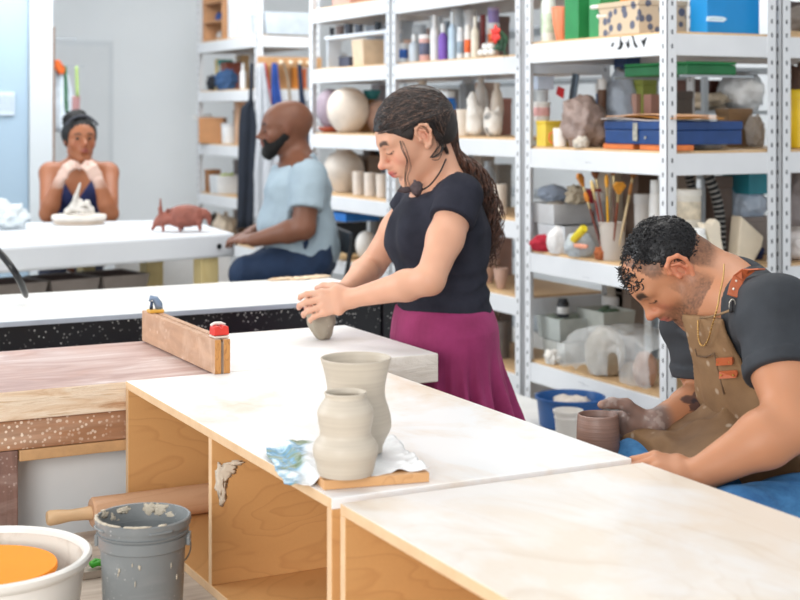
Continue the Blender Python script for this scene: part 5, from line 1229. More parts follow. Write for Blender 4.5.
# ================================================================ shelf contents
ITEMS = []
def _at(u, z, plane, side): return (P(u, 100, dX(u, plane)) if side == 'X' else P(u, 100, dY(u, plane))), (dX(u, plane) if side == 'X' else dY(u, plane))
def item(kind, label, cat, u, z, w_, h, col, plane, side='X', col2=None, dep=None, rz=0, group=None, seed=None, lift=0, name=None, **k):
    """u centre pixel, z shelf surface, w_/h size in pixels as seen"""
    p, d = _at(u, z, plane, side); W = w_*d/FPX; Hh = h*d/FPX; seed = seed if seed is not None else int(u*7+z*100); rnd = random.Random(seed)
    D_ = dep or W*.8; hx, hy = (D_/2, W/2) if side == 'X' else (W/2, D_/2)
    own = [q for q in UNITS if any(abs(l+.0095-z) < .004 for l in q[4]) and q[0]-.15 < p.x < q[1]+.15]
    if own:
        q = min(own, key=lambda q: max(q[2]-p.y, p.y-q[3], q[0]-p.x, p.x-q[1], 0))
        mg = .008 if kind in ('cup', 'jar', 'bottle') else .03; e0 = mg if p.x-hx > q[0]+.045 else .05
        if side == 'X': p.y = min(max(p.y, q[2]+hy+.008), q[3]-hy-(.052 if p.x+hx > q[1]-.04 or p.x-hx < q[0]+.04 else .025)); p.x = min(p.x, q[1]-hx-.022)
        else: p.x = min(max(p.x, q[0]+hx+.008), q[1]-hx-.03)
    loc = (p.x, p.y, z+.0006+lift); m = mat(col, k.get('rough', .5), k.get('var', .12), k.get('scale', 14), k.get('bump', 0), name=k.get('mname', 'item'), alpha=k.get('alpha', 1)); m2 = mat(col2 or '#e8e8e6', .45, .08, 14, name='item_second')
    nm = name or dict(box='box', tub='plastic_tub', jar='jar', bottle='bottle', vase='vase', bag='plastic_bag', cloth='cloth_bundle', bowl='bowl', ball='round_pot', cup='cup', can='can', tray='tray', brick='brick', flat='flat_sheet', crate='crate')[kind]
    r = W/2
    if kind in ('bag', 'cloth', 'lump'):
        mb = MB(); D = dep or W; mb.blob((0, 0, Hh*.45), (W/2, D/2, Hh*.55), k.get('amp', .35), k.get('freq', 2.4), seed % 50, 4, M=Matrix.Rotation(rz-YAW, 4, 'Z'), sharp=(kind == 'bag'))
        o = mb.build(nm, mat(col, .3 if kind == 'bag' else .8, .15, 18, .5, name='bag_film' if kind == 'bag' else 'cloth_fold', alpha=k.get('alpha', .82 if kind == 'bag' else 1)), smooth=True, loc=loc)
        return tag(o, label, cat, group)
    t = thing(nm, label, cat, loc, rz, group)
    if kind in ('box', 'brick', 'flat'):
        D = dep or W*.8; yaw = YAW if side == 'Y' or k.get('face') else 0
        # visible width depends on how the box is turned
        if side == 'X' and not k.get('face'): lx, ly = D, W/abs(SY)*.80 if k.get('run') else W
        else: lx, ly = W, D
        R = Matrix.Rotation(-YAW if k.get('face') else 0, 4, 'Z')
        if kind == 'box':
            MB().box(-lx/2, lx/2, -ly/2, ly/2, 0, Hh*.86, R).build('box_body', m, t, bevel=.002)
            MB().box(-lx/2-.002, lx/2+.002, -ly/2-.002, ly/2+.002, Hh*.8605, Hh, R).build('lid', m2 if col2 else m, t, bevel=.002)
        else: MB().box(-lx/2, lx/2, -ly/2, ly/2, 0, Hh, R).build('body', m, t, bevel=.002)
    elif kind in ('tub', 'can'):
        MB().lathe([(.0001, 0), (r*.86, 0), (r*.90, .004), (r*.96, Hh*.84), (.0001, Hh*.84)], 28, cap=False).build('tub_wall', m, t, smooth=35)
        MB().lathe([(.0001, Hh*.842), (r, Hh*.842), (r*1.02, Hh*.86), (r*1.02, Hh*.97), (r*.96, Hh), (.0001, Hh)], 28, cap=False).build('lid', m2, t, smooth=35)
        if k.get('band'): MB().lathe([(r*.915, Hh*.25), (r*.95, Hh*.27), (r*.965, Hh*.68), (r*.94, Hh*.7)], 28, cap=False).build('paper_band', mat(k['band'], .6, .3, 30, name='label_band'), t, smooth=35)
    elif kind in ('jar', 'bottle'):
        n_ = .42 if kind == 'bottle' else .72; s_ = .74 if kind == 'bottle' else .84
        MB().lathe([(.0001, 0), (r*.95, 0), (r, .004), (r, Hh*s_*.86), (r*n_*1.2, Hh*s_), (r*n_, Hh*s_+.002), (.0001, Hh*s_+.002)], 24, cap=False).build('jar_body', m, t, smooth=40)
        MB().lathe([(.0001, Hh*s_+.0025), (r*n_*1.12, Hh*s_+.0025), (r*n_*1.12, Hh*.98), (r*n_, Hh), (.0001, Hh)], 24, cap=False).build('cap', m2, t, smooth=40)
        if k.get('band'): MB().lathe([(r*1.0, Hh*.18), (r*1.012, Hh*.19), (r*1.012, Hh*.55), (r*1.0, Hh*.56)], 24, cap=False).build('paper_band', mat(k['band'], .6, .3, 30, name='label_band'), t, smooth=40)
    elif kind in ('vase', 'bowl', 'cup', 'ball', 'pot'):
        pr = dict(vase=[(.45, 0), (.62, .12), (.95, .38), (1, .56), (.80, .78), (.42, .90), (.50, 1)], bowl=[(.45, 0), (.55, .06), (.85, .5), (1, .97), (1, 1)], cup=[(.85, 0), (.92, .06), (.97, .5), (1, .97), (1, 1)], ball=[(.32, 0), (.62, .09), (.92, .30), (1, .52), (.90, .76), (.60, .93), (.30, .99)])[k.get('prof', kind)]
        out = smooth_prof([(a*r, b*Hh) for a, b in pr], 20); MB().lathe(rim_profile(out, min(.006, r*.2)), 36, cap=False).build(k.get('part', 'pot_wall'), m, t, smooth=60)
        if k.get('handle'):
            c = (MB().tube([(r*.9, 0, Hh*.8), (r*1.5, 0, Hh*.78), (r*1.65, 0, Hh*.45), (r*1.3, 0, Hh*.2), (r*.9, 0, Hh*.2)], r*.14, 8)); o = c.build('handle', mat(k['handle'], .4, .05, 20, name='handle_col'), t, smooth=True, sub=1, rot=(0, 0, math.pi-YAW))
    elif kind in ('tray', 'crate'):
        D = dep or W*.7; lx, ly = (W, D) if side == 'Y' or k.get('face') else (D, W); a = .92; R = Matrix.Rotation(-YAW if k.get('face') else 0, 4, 'Z'); th = .004
        mb = MB(); V8 = lambda s_, zz, e_: [R @ Vector((sx*(lx/2*s_-e_), sy*(ly/2*s_-e_), zz)) for sx, sy in ((-1, -1), (1, -1), (1, 1), (-1, 1))]
        mb.add(V8(a, 0, 0)+V8(1, Hh, 0)+V8(1, Hh, th)+V8(a, th, th), [(3, 2, 1, 0)]+[(j, (j+1) % 4, 4+(j+1) % 4, 4+j) for j in range(4)]+[(4+j, 4+(j+1) % 4, 8+(j+1) % 4, 8+j) for j in range(4)]+[(8+j, 8+(j+1) % 4, 12+(j+1) % 4, 12+j) for j in range(4)]+[(12, 13, 14, 15)])
        mb.build('tray_shell', m, t, bevel=.0015)
        if col2: mb = MB(); [mb.blob((rnd.uniform(-.28, .28)*lx, rnd.uniform(-.28, .28)*ly, Hh*.45+rnd.uniform(0, .25)*Hh), (lx*.22, ly*.16, Hh*.42), .4, 2.2, i, 2, flat=False, M=R) for i in range(7)]; tag(mb.build('contents', mat(col2, .6, .4, 30, .3, name='contents'), t, smooth=True), kind='stuff')
    return t
I = item
# ---- corner unit, left face (X plane), shelf surfaces
c1, c2_, c3, c4 = [z+.0095 for z in RL[:4]]
XF, XM, XB = 3.27, 3.40, 3.54
I('jar', 'tall clear jar of white powder at the left end of the top shelf', 'jar', 541, c1, 15, 50, '#dfe5de', 3.25, col2='#f0f0ee', band='#c9dcc4')
I('cup', 'coral orange plastic cup on the top shelf beside the green bag', 'cup', 561.5, c1, 20, 33, '#f08a63', 3.24, prof='bowl', rough=.35)
I('box', 'left green upright tote on the top shelf of the corner unit', 'tote', 588, c1, 24, 60, '#2f8a4e', 3.30, dep=.16, name='green_tote', rough=.4)
I('box', 'right green upright tote with white handle, beside the patterned box', 'tote', 611.5, c1, 19, 52, '#3b9257', 3.30, dep=.16, name='green_tote', rough=.4)
for i, (u, v, lab) in enumerate(((597, 7, 'upper white foam roller lying against the green totes'), (603.5, 16, 'lower white foam roller lying against the green totes'))):
    q = P(u, v, dX(u, 3.205)); tag(MB().lathe([(.0001, -.034), (.007, -.034), (.0085, -.031), (.0085, .031), (.007, .034), (.0001, .034)], 16, Matrix.Rotation(math.pi/2, 4, 'X')).build('foam_roller', mat('#e9e6df', .6, .05, 20, name='foam'), smooth=40, loc=(3.203-.0, q.y, q.z)), lab, 'roller')
g = G('patterned_paper'); vo = g.node('ShaderNodeTexVoronoi'); vo.inputs['Scale'].default_value = 26; g.l.new(g.tc.outputs['Object'], vo.inputs['Vector']); g.base(g.ramp(vo.outputs['Distance'], [(.38, srgb('#5d6072')), (.46, srgb('#cbb69b'))])); g.rough(.7); M_pat = g.m
pb, d_ = _at(641, c1, 3.32, 'X'); t = thing('patterned_box', 'grey and beige patterned box on the top shelf by the front post', 'box', (3.31, pb.y-.03, c1+.0006))
MB().box(-.115, .105, -.125, .13, 0, .105).build('box_body', M_pat, t, bevel=.002); MB().box(-.118, .108, -.128, .133, .1055, .125).build('lid', M_pat, t, bevel=.002)
I('cloth', 'orange folded cloth lying on the patterned box', 'cloth', 634, c1+.1265, 26, 9, '#e58a2e', 3.31, dep=.1)
# right face of the top shelf
I('box', 'bright blue plastic case on the top shelf', 'case', 730, c1, 66, 62, '#0f86c9', 4.21, 'Y', dep=.10, name='blue_case', rough=.35, var=.04)
q = P(716, 19, dY(716, 4.135)); mb = MB(); mb.prism([(-.048, -.009), (.030, -.010), (.042, -.002), (.046, 0), (.042, .003), (.030, .008), (-.02, .010), (-.044, .008)], -.0012, .0012, Matrix.Rotation(math.pi/2, 4, 'X'))
t = tag(mb.build('paper_tag', mat('#d8ebf4', .4, .04, 20, name='tag_paper'), loc=(q.x, 4.131, q.z)), 'pale paper tag with pencil scribble on the blue case', 'tag')
mb = MB(); [mb.box(-.034+i*.0105, -.027+i*.0105, -.0016, -.0012, -.003+(i % 3)*.0012, -.001+(i % 3)*.0012) for i in range(6)]; mb.build('scribble', mat('#6f7f8c', .6, .05, 20, name='scribble'), t)
for i, (u, hh, lab) in enumerate(((793, 10, 'wooden offcut, lowest on the top shelf of the rightmost unit'), (796, 8, 'wooden offcut leaning over the lower one on the rightmost unit'))):
    q, d_ = _at(u, c1, 4.2+i*.1, 'Y'); tag(MB().box(-.09, .09, -.02, .02, 0, .018).build('wooden_offcut', mat('#d9bb91', .6, .15, 14, name='offcut'), bevel=.002, loc=(q.x+.02+.07*i, q.y+.03*i, c1+.0008+.0001*i), rot=(0, 0, .35*(1-i))), lab, 'offcut')
I('cloth', 'grey bundle behind the wooden offcuts on the rightmost unit', 'bundle', 806, c1, 45, 34, '#6d655f', 4.44, 'Y', dep=.16)
# ---- second shelf, left face
I('box', 'yellow carton at the left end of the second shelf', 'carton', 538, c2_, 16, 25, '#e3c64c', 3.26, dep=.13, col2='#d9b93a')
I('cup', 'white mug with orange handle on the second shelf', 'mug', 560, c2_, 14, 18, '#efe9e2', 3.225, handle='#e8632c', seed=2)
p1 = I('tub', 'pink-labelled white tub stacked on the yellow carton', 'tub', 541, c2_+.104, 19, 19, '#e8e2df', 3.26, band='#dba6a4', col2='#efefed')
I('tub', 'clear lidded tub stacked on the pink-labelled tub', 'tub', 540, c2_+.183, 17, 12, '#c6cbcd', 3.27, col2='#dfe3e5')
I('box', 'pale blue packet on top of the tub stack', 'packet', 540.5, c2_+.234, 20, 13, '#cdd9ea', 3.27, dep=.08)
I('box', 'orange-brown cardboard box behind the white mug', 'box', 569, c2_, 16, 40, '#cf8a45', 3.42, dep=.1)
I('bag', 'grey-brown cloth sack slumped beside the blue toolbox', 'sack', 584, c2_, 42, 50, '#9c8880', 3.30, dep=.17, alpha=1, amp=.5, freq=3.2, name='cloth_sack')
I('cloth', 'small pale lump of cloth below the grey-brown sack', 'cloth', 581, c2_, 15, 11, '#d5ccbf', 3.195, dep=.05, amp=.4)
for i, (u, dx, col, lab) in enumerate(((567, -.02, '#4f5760', 'dark flat tool standing tilted above the white mug'), (572, .0, '#5c6977', 'second dark flat tool beside the tilted one'))):
    q, d_ = _at(u, c2_, 3.37, 'X'); tag(MB().box(-.004, .004, -.014, .014, 0, .30, Matrix.Rotation(.25, 4, 'X')).build('flat_tool', mat(col, .4, .1, 20, metal=.3, name='tool_steel'), bevel=.002, loc=(3.345, q.y-.0+dx, c2_+.006)), lab, 'tool')
q, d_ = _at(564, 0, 3.345, 'X'); mb = MB(); mb.prism([(-.03, 0), (.02, -.018), (.028, .022), (-.016, .034)], -.004, .004, Matrix(((0, 0, 1, 0), (-1, 0, 0, 0), (0, 1, 0, 0), (0, 0, 0, 1))))
tag(mb.build('red_scraper', mat('#d22f33', .35, .08, 20, name='red_rubber'), bevel=.002, loc=(3.327, q.y, c2_+.215)), 'red plastic scraper among the dark flat tools', 'scraper')
# blue toolbox on bricks with papers on top
for i, (y, lab) in enumerate(((4.43, 'left orange brick under the blue toolbox'), (4.20, 'right orange brick under the blue toolbox'))):
    tag(MB().box(-.05, .05, -.095, .095, 0, .020).build('orange_brick', mat('#d9773c', .7, .15, 20, name='brick_clay'), bevel=.003, loc=(3.245, y, c2_+.0006)), lab, 'brick')
t = thing('toolbox', 'dark blue metal toolbox with a worn clasp on the second shelf', 'toolbox', (3.30, 4.305, c2_+.0212)); M_tb = mat('#1c3f77', .4, .18, 20, .05, name='blue_enamel')
MB().box(-.11, .22, -.195, .20, 0, .052).build('tray_half', M_tb, t, bevel=.004); MB().box(-.113, .223, -.198, .203, .0525, .085).build('lid', M_tb, t, bevel=.005)
MB().box(-.118, -.1135, -.012, .014, .012, .078).build('clasp', mat('#b9b3a4', .45, .4, 60, metal=.6, name='worn_metal'), t, bevel=.001)
MB().box(-.117, -.1135, -.062, -.056, .02, .03).build('rivet', mat('#b9b3a4', .45, .4, 60, metal=.6, name='worn_metal'), t)
for i, (x, y, a, b, rz_, col, zz, lab) in enumerate(((3.30, 4.32, .12, .19, .05, '#e4dcd8', .0, 'pale paper sheaf directly on the blue toolbox lid'), (3.31, 4.27, .11, .19, -.09, '#e9a24a', .0075, 'amber envelope in the pile on the blue toolbox'), (3.29, 4.29, .11, .18, .12, '#f3bd91', .015, 'peach paper topmost on the blue toolbox'))):
    mb = MB(); n = 14; vs = []; fs = []
    for k in range(n+1):
        s_ = k/n*2-1; zc = .004*math.sin(s_*3+i)+.0045
        for xx in (-a, a): vs.append((xx, b*s_, zc)); vs.append((xx, b*s_, zc+.0022))
    for k in range(n): o_ = k*4; fs += [(o_, o_+2, o_+6, o_+4), (o_+1, o_+5, o_+7, o_+3), (o_, o_+4, o_+5, o_+1), (o_+2, o_+3, o_+7, o_+6)]
    fs += [(0, 1, 3, 2), (n*4, n*4+2, n*4+3, n*4+1)]; mb.add(vs, fs)
    tag(mb.build('paper_sheaf', mat(col, .7, .06, 10, name='paper'), loc=(x, y, c2_+.107+zz), rot=(0, 0, rz_)), lab, 'paper')
I('bag', 'pale blue and clear plastic bag standing behind the amber papers', 'bag', 617, c2_, 42, 74, '#b9c6d6', 3.57, dep=.14, alpha=.9, amp=.3)
I('brick', 'left pink clay block behind the paper pile', 'clay block', 636, c2_, 17, 52, '#c39a8c', 3.585, dep=.05, name='clay_block')
I('brick', 'right pink clay block behind the paper pile', 'clay block', 652, c2_, 12, 52, '#b98a7c', 3.585, dep=.05, name='clay_block')
tag(MB().box(-.15, .12, -.2, .2, 0, .06).build('green_tray', mat('#1f7b46', .4, .15, 12, name='green_plastic_tray'), bevel=.006, loc=(4.62, 5.55, 1.7)) if 0 else MB().box(-.13, .10, -.19, .19, 0, .010).build('green_mat', mat('#2b8a50', .5, .15, 12, name='green_felt'), bevel=.004, loc=(3.42, 4.33, c1-.115)), 'green folded mat tucked right under the top shelf', 'mat')
tag(MB().box(-.13, .10, -.19, .19, 0, .038).build('green_mat', mat('#1f6f3f', .5, .2, 12, name='green_felt_dark'), bevel=.006, loc=(3.42, 4.33, c1-.154)), 'darker green folded mat under the lighter green one', 'mat')
for y in (4.13, 4.53): tag(MB().box(-.17, .17, -.004, .004, 0, .008).build('support_rod', M_grey, loc=(3.42, y, c1-.1625)), 'thin steel rod carrying the green mats, %s' % ('front one' if y < 4.3 else 'rear one'), 'rod')
# ---- second shelf through the right face
I('cloth', 'tan shaggy bundle on the grey rack above the blue toolbox', 'bundle', 695, 1.5205, 44, 18, '#b3a48f', 5.2, 'Y', dep=.2, amp=.5)
I('bag', 'large bulging white plastic bag on the grey rack', 'bag', 741, 1.5205, 44, 40, '#fbfaf8', 5.22, 'Y', dep=.22, amp=.30, alpha=1)
I('box', 'plain brown box on the second shelf behind the white bag', 'box', 734, c2_, 30, 38, '#9a7b5b', 4.58, 'Y', dep=.08)
I('bag', 'crumpled white plastic bag on the second shelf right of the toolbox', 'bag', 722, c2_, 48, 25, '#efefee', 4.36, 'Y', dep=.2, amp=.35)
I('box', 'grey electrical box behind the tan bundle on the grey rack', 'box', 690, 1.5205, 20, 30, '#8d9194', 5.36, 'Y', dep=.1)
I('box', 'dark red-brown box behind the tan bundle on the grey rack', 'box', 712, 1.5205, 20, 30, '#6f4438', 5.36, 'Y', dep=.1)
I('tub', 'bright yellow lidded tub on the rightmost shelving unit', 'tub', 800, c2_, 38, 58, '#f2c818', 4.28, 'Y', col2='#f6d02a', rough=.35, name='yellow_tub')
I('cloth', 'brown stone-like lumps behind the yellow tub', 'lumps', 800, c2_+.0, 42, 78, '#6b564e', 4.56, 'Y', dep=.12, amp=.4)
# ---- third shelf, left face
t = I('tray', 'clear plastic bin with white contents on the third shelf', 'bin', 559, c3+.11, 54, 20, '#d5d6d8', 3.30, dep=.2, col2='#d9d2c6', alpha=.75, name='clear_bin')
I('tray', 'lower grey-white bin carrying the clear plastic bin', 'bin', 556, c3, 48, 26.5, '#c2c5c9', 3.31, dep=.22, name='grey_bin')
I('cloth', 'crimson red cloth at the left of the third shelf', 'cloth', 542, c3, 26, 17, '#b01c34', 3.195, dep=.05, amp=.25)
I('bag', 'round white bag in front of the lower bin on the third shelf', 'bag', 558, c3, 22, 27, '#e9e7e6', 3.196, dep=.05, amp=.2, alpha=1)
I('bag', 'clear crumpled bag on the third shelf left of the brush jar', 'bag', 580, c3, 30, 24, '#cfd8dd', 3.205, dep=.06, amp=.3, alpha=.75)
for i, (u, v, rz_) in enumerate(((580, 234, 0),)):
    q = P(u, v, dX(u, 3.17)); tag(MB().lathe([(.0001, -.045), (.014, -.045), (.016, -.04), (.016, .04), (.014, .045), (.0001, .045)], 20, Matrix.Rotation(math.radians(55), 4, 'X')).build('yellow_roller', mat('#e3cf2f', .4, .1, 20, name='yellow_plastic'), smooth=40, loc=(3.165, q.y, q.z)), 'yellow tube lying tilted on the clear crumpled bag', 'tube')
q = P(582, 246, dX(582, 3.17)); tag(MB().blob((0, 0, 0), (.012, .045, .010), .3, 2, 3, 3, flat=False).build('pink_sponge', mat('#e09a80', .7, .1, 20, name='pink_sponge'), smooth=True, loc=(3.163, q.y, q.z)), 'small pink sponge under the yellow tube', 'sponge')
I('cloth', 'orange-brown lump beside the clear bag on the third shelf', 'lump', 601, c3, 12, 13, '#a85d33', 3.20, dep=.04)
I('box', 'crimson box standing behind the clear bin', 'box', 590, c3, 12, 58, '#b3202f', 3.50, dep=.1)
I('bag', 'light blue crumpled plastic bag topping the clear bin', 'bag', 553, c3+.195, 30, 16, '#b7c5da', 3.33, dep=.12)
I('cloth', 'beige knotted cloth on the clear bin', 'cloth', 576, c3+.195, 20, 18, '#b9ac96', 3.30, dep=.1, amp=.5)
I('box', 'cream carton at the back left of the third shelf', 'carton', 545, c3, 26, 92, '#d8cbb8', 3.55, dep=.1)
I('box', 'dark brown carton at the back of the third shelf', 'carton', 640, c3, 26, 84, '#6a5648', 3.57, dep=.1)
# jar of brushes
q, d_ = _at(612.5, c3, 3.24, 'X'); t = thing('brush_jar', 'clear jar packed with wooden paint brushes on the third shelf', 'jar', (q.x, q.y, c3+.0006)); M_j = mat('#cfc6bd', .25, .05, 20, name='cloudy_plastic', alpha=.8)
MB().lathe([(.0001, 0), (.040, 0), (.042, .004), (.050, .138), (.0525, .140), (.0525, .146), (.049, .146), (.040, .006), (.0001, .005)], 36, cap=False).build('jar_wall', M_j, t, smooth=40)
def brush(label, x, y, lx, ly, L_b, hc, bc, bw, fan=False):
    b_ = thing('paint_brush', label, 'brush', (q.x+x, q.y+y, c3+.012), 0, None); dirv = Vector((lx, ly, 1)).normalized(); R = dirv.to_track_quat('Z', 'Y').to_matrix().to_4x4()
    MB().lathe([(.0001, 0), (.0022, .002), (.0032, .06), (.0045, L_b*.6), (.0035, L_b*.74), (.0001, L_b*.74)], 10, R, cap=False).build('handle', mat(hc, .35, .1, 20, name='brush_handle'), b_, smooth=50)
    MB().lathe([(.0045, L_b*.735), (.0055, L_b*.745), (.0055, L_b*.84), (.0001, L_b*.842)], 10, R, cap=False).build('ferrule', mat('#c9b58a', .3, .1, 20, metal=.8, name='ferrule'), b_, smooth=50)
    if fan: MB().prism([(-bw*.3, L_b*.843), (bw*.3, L_b*.843), (bw*1.3, L_b*.95), (bw*.7, L_b), (-bw*.7, L_b), (-bw*1.3, L_b*.95)], -.004, .004, R @ Matrix(((1, 0, 0, 0), (0, 0, 1, 0), (0, 1, 0, 0), (0, 0, 0, 1)))).build('bristles', mat(bc, .8, .25, 60, .4, name='bristle'), b_)
    else: MB().lathe([(.0052, L_b*.843), (bw, L_b*.90), (bw*.8, L_b*.97), (.001, L_b)], 12, R).build('bristles', mat(bc, .8, .25, 60, .4, name='bristle'), b_, smooth=50)
rnd = random.Random(21)
BR = [('fan brush with amber bristles, leftmost and leaning outward', -.012, .024, -.14, .38, .34, '#3e3028', '#c07a2a', .017, True), ('brush with dark brown bristles at the upper left of the jar', -.006, .014, -.05, .22, .36, '#7a3b26', '#6d3d1c', .016, False), ('white-tipped thin brush left of the middle of the jar', -.02, .012, -.12, .17, .30, '#8a2f22', '#e8c98a', .008, False),
      ('tallest brush in the middle of the jar with brown bristles', .010, .004, .03, .05, .37, '#5b3323', '#8a5422', .015, False), ('bright yellow-handled brush right of the middle of the jar', -.022, -.008, -.08, -.06, .32, '#e0a51f', '#d99a35', .009, False), ('flat wide brush with golden bristles facing right', -.018, -.022, -.05, -.24, .30, '#7b3a22', '#d9942f', .020, True),
      ('dark-handled brush leaning back in the jar', .018, -.008, .16, -.10, .36, '#2f2523', '#7c4a25', .015, False), ('thin cream brush leaning far right in the jar', .0, -.026, -.02, -.36, .31, '#d9c39b', '#a8703a', .007, False), ('short orange-bristled brush at the left edge of the jar', -.026, .020, -.16, .28, .26, '#6a2d20', '#d07f2a', .010, False), ('brown fan brush at the upper right of the jar', .016, -.018, .05, -.22, .37, '#5a3a2a', '#8f5a27', .016, True)]
for a in BR: brush(*a)
I('tub', 'short white tub behind the brush jar', 'tub', 643, c3, 18, 62, '#d6d4d1', 3.44, col2='#cfcfce')
I('jar', 'white bottle stack against the front post on the third shelf', 'bottle', 655, c3, 12, 82, '#eceeee', 3.34, col2='#dfe3e4', name='white_bottle')
# ---- third shelf, right face
I('tub', 'white tub with a cream label, lower of the stack by the front post', 'tub', 688, c3, 22, 38, '#e0dcd3', 4.24, 'Y', col2='#e8e8e6')
I('tub', 'white tub with brown print, on top of the stack by the front post', 'tub', 689, c3+.1335, 25, 40, '#ded8cc', 4.24, 'Y', band='#d8cbb4', col2='#e3dfd6')
q, d_ = _at(697, c3, 4.155, 'Y'); I('jar', 'white supplement jar with green label before the stacked tubs', 'jar', 697.5, c3, 19, 40, '#eef0ec', 4.150, 'Y', band='#7fae62', col2='#f2f3f2')
# striped stockings hanging
for i, (x0, y0, sx, n, lab) in enumerate(((3.50, 4.33, .010, 15, 'black and grey striped stuffed tube, left and farther one'), (3.525, 4.25, .018, 15, 'black and grey striped stuffed tube, right and nearer one'))):
    pts = []; rs = []; mb = MB()
    for k in range(n*4+1):
        s_ = k/(n*4); zt_ = .33-.24*s_ if i == 0 else .335-.29*s_; pts.append((x0+sx*math.sin(s_*4)+(.06 if i else .02)*s_-.05, y0-.02*s_, c3+zt_)); rs.append((.020 if i else .017)*(1+.05*math.sin(k*math.pi/2)))
    mb.tube(pts, rs, 14); o = mb.build('striped_tube', [mat('#1b1c1f', .8, .1, 20, name='black_yarn'), mat('#8f8d88', .8, .1, 20, name='grey_yarn')], smooth=True)
    for p in o.data.polygons:
        if len(p.vertices) == 4 and (p.index//14) % 4 == 0: p.material_index = 1
    tag(o, lab, 'stuffed tube')
def canvas(name, label, pts, th, col, cat):
    tag(MB().prism(pts, -th/2, th/2, Matrix.Rotation(math.pi/2, 4, 'X')).build(name, mat(col, .75, .08, 16, .2, name='canvas'), bevel=.012, loc=(0, 0, 0)), label, cat)
def ypts(L_px, Yp): return [(P(u, v, dY(u, Yp)).x, P(u, v, dY(u, Yp)).z) for u, v in L_px]
o = MB().prism(ypts([(731, 269), (733, 246), (736, 215), (759, 236), (757, 247), (745, 269)], 4.20), -.03, .03, Matrix.Translation((0, 4.20, 0)) @ Matrix.Rotation(math.pi/2, 4, 'X')).build('folded_canvas', mat('#dccfb9', .8, .08, 12, .15, name='cream_canvas'), bevel=.008); tag(o, 'large cream folded canvas on the third shelf', 'canvas')
o = MB().prism(ypts([(710, 269), (706, 238), (699, 222), (707, 224), (712, 218), (717, 222), (718, 238), (724, 269)], 4.155), -.022, .022, Matrix.Translation((0, 4.155, 0)) @ Matrix.Rotation(math.pi/2, 4, 'X')).build('canvas_pouch', mat('#e6dac6', .8, .08, 12, .15, name='cream_canvas_2'), bevel=.008); tag(o, 'narrow cream canvas pouch in front of the striped tubes', 'pouch')
I('box', 'teal folded fabric at the back of the third shelf, right face', 'fabric', 746, c3+.24, 26, 26, '#2f8fa3', 4.52, 'Y', dep=.16, name='teal_fabric')
I('bag', 'light blue plastic sheet heap under the teal fabric', 'plastic sheet', 744, c3+.135, 44, 32, '#c3d3e6', 4.54, 'Y', dep=.18, alpha=.95)
I('box', 'grey-brown storage box under the blue plastic heap', 'box', 742, c3, 44, 37, '#8f8580', 4.54, 'Y', dep=.2)
I('cloth', 'navy cloth at the lower right of the cream canvas', 'cloth', 756, c3, 16, 14, '#1d2a55', 4.30, 'Y', dep=.05)
I('bag', 'white plastic bag of clay on the third shelf of the rightmost unit', 'bag', 797, c3, 34, 32, '#eee7e4', 4.22, 'Y', dep=.16)
I('bag', 'hazy grey plastic bag behind the white one on the rightmost unit', 'bag', 800, c3, 42, 88, '#b8aeb0', 4.48, 'Y', dep=.2, alpha=.85)
# ---- fourth shelf, left face
I('tray', 'lower clear lidded bin on the fourth shelf', 'bin', 568, c4, 40, 20, '#cdd0cc', 3.34, dep=.2, col2='#b3a99a', alpha=.7, name='clear_bin')
I('tray', 'upper clear bin stacked on the fourth shelf', 'bin', 568, c4+.083, 42, 22, '#c6cdca', 3.34, dep=.2, col2='#9aa79b', alpha=.7, name='clear_bin')
I('jar', 'small black jar with white band on the upper clear bin', 'jar', 563, c4+.176, 12, 18, '#26282c', 3.30, col2='#2b2d31', band='#d8d8d6')
I('tray', 'wide clear container with green contents behind the clay bag', 'container', 606, c4+.12, 46, 22, '#c9cdc6', 3.45, dep=.16, col2='#5f7a66', alpha=.7, name='clear_container')
I('box', 'brown box carrying the wide clear container', 'box', 606, c4, 44, 32, '#8b6f57', 3.46, dep=.16)
I('bag', 'tan clay block wrapped in plastic on the fourth shelf', 'bagged clay', 605, c4, 40, 48, '#b3a58f', 3.25, dep=.13, alpha=1, amp=.10, name='bagged_clay')
I('bag', 'pink-brown clay lump in plastic by the front post, fourth shelf', 'bagged clay', 645, c4, 24, 34, '#b88f78', 3.26, dep=.12, alpha=1, amp=.10, name='bagged_clay')
I('cloth', 'white crumpled paper at the left of the fourth shelf', 'paper', 552, c4, 14, 13, '#e3e0da', 3.205, dep=.05, amp=.5)
# clear film draped over the clay blocks
mb = MB(); vs = []; fs = []; n1, n2 = 64, 30
for j in range(n2+1):
    for i in range(n1+1):
        u = 566+92*i/n1; s_ = j/n2; y = P(u, 100, dX(u, 3.2)).y
        topz = c4+.145+.05*math.exp(-((u-606)/26)**2)+.03*math.exp(-((u-640)/16)**2)-.05*math.exp(-((u-566)/10)**2); low = .010+.05*abs(mnoise.noise(Vector((u*.06, 3, 1))))+(.09 if 615 < u < 628 else 0)
        if s_ < .45: xx = 3.37-.20*(s_/.45); zz = topz+.012*mnoise.noise(Vector((u*.12, s_*9, 1)))
        else: k_ = (s_-.45)/.55; xx = 3.165-.012*math.sin(k_*3)+.018*mnoise.noise(Vector((u*.16, k_*2.5, 5))); zz = topz-(topz-c4-low)*k_
        vs.append((xx, y, zz+.004))
for j in range(n2):
    for i in range(n1): a = j*(n1+1)+i; fs.append((a, a+1, a+n1+2, a+n1+1))
mb.add(vs, fs); tag(mb.build('plastic_film', mat('#e9ecec', .2, .05, 12, .8, name='clear_film', alpha=.24), smooth=True, solid=.001), 'clear plastic film draped over the clay blocks on the fourth shelf', 'plastic film')
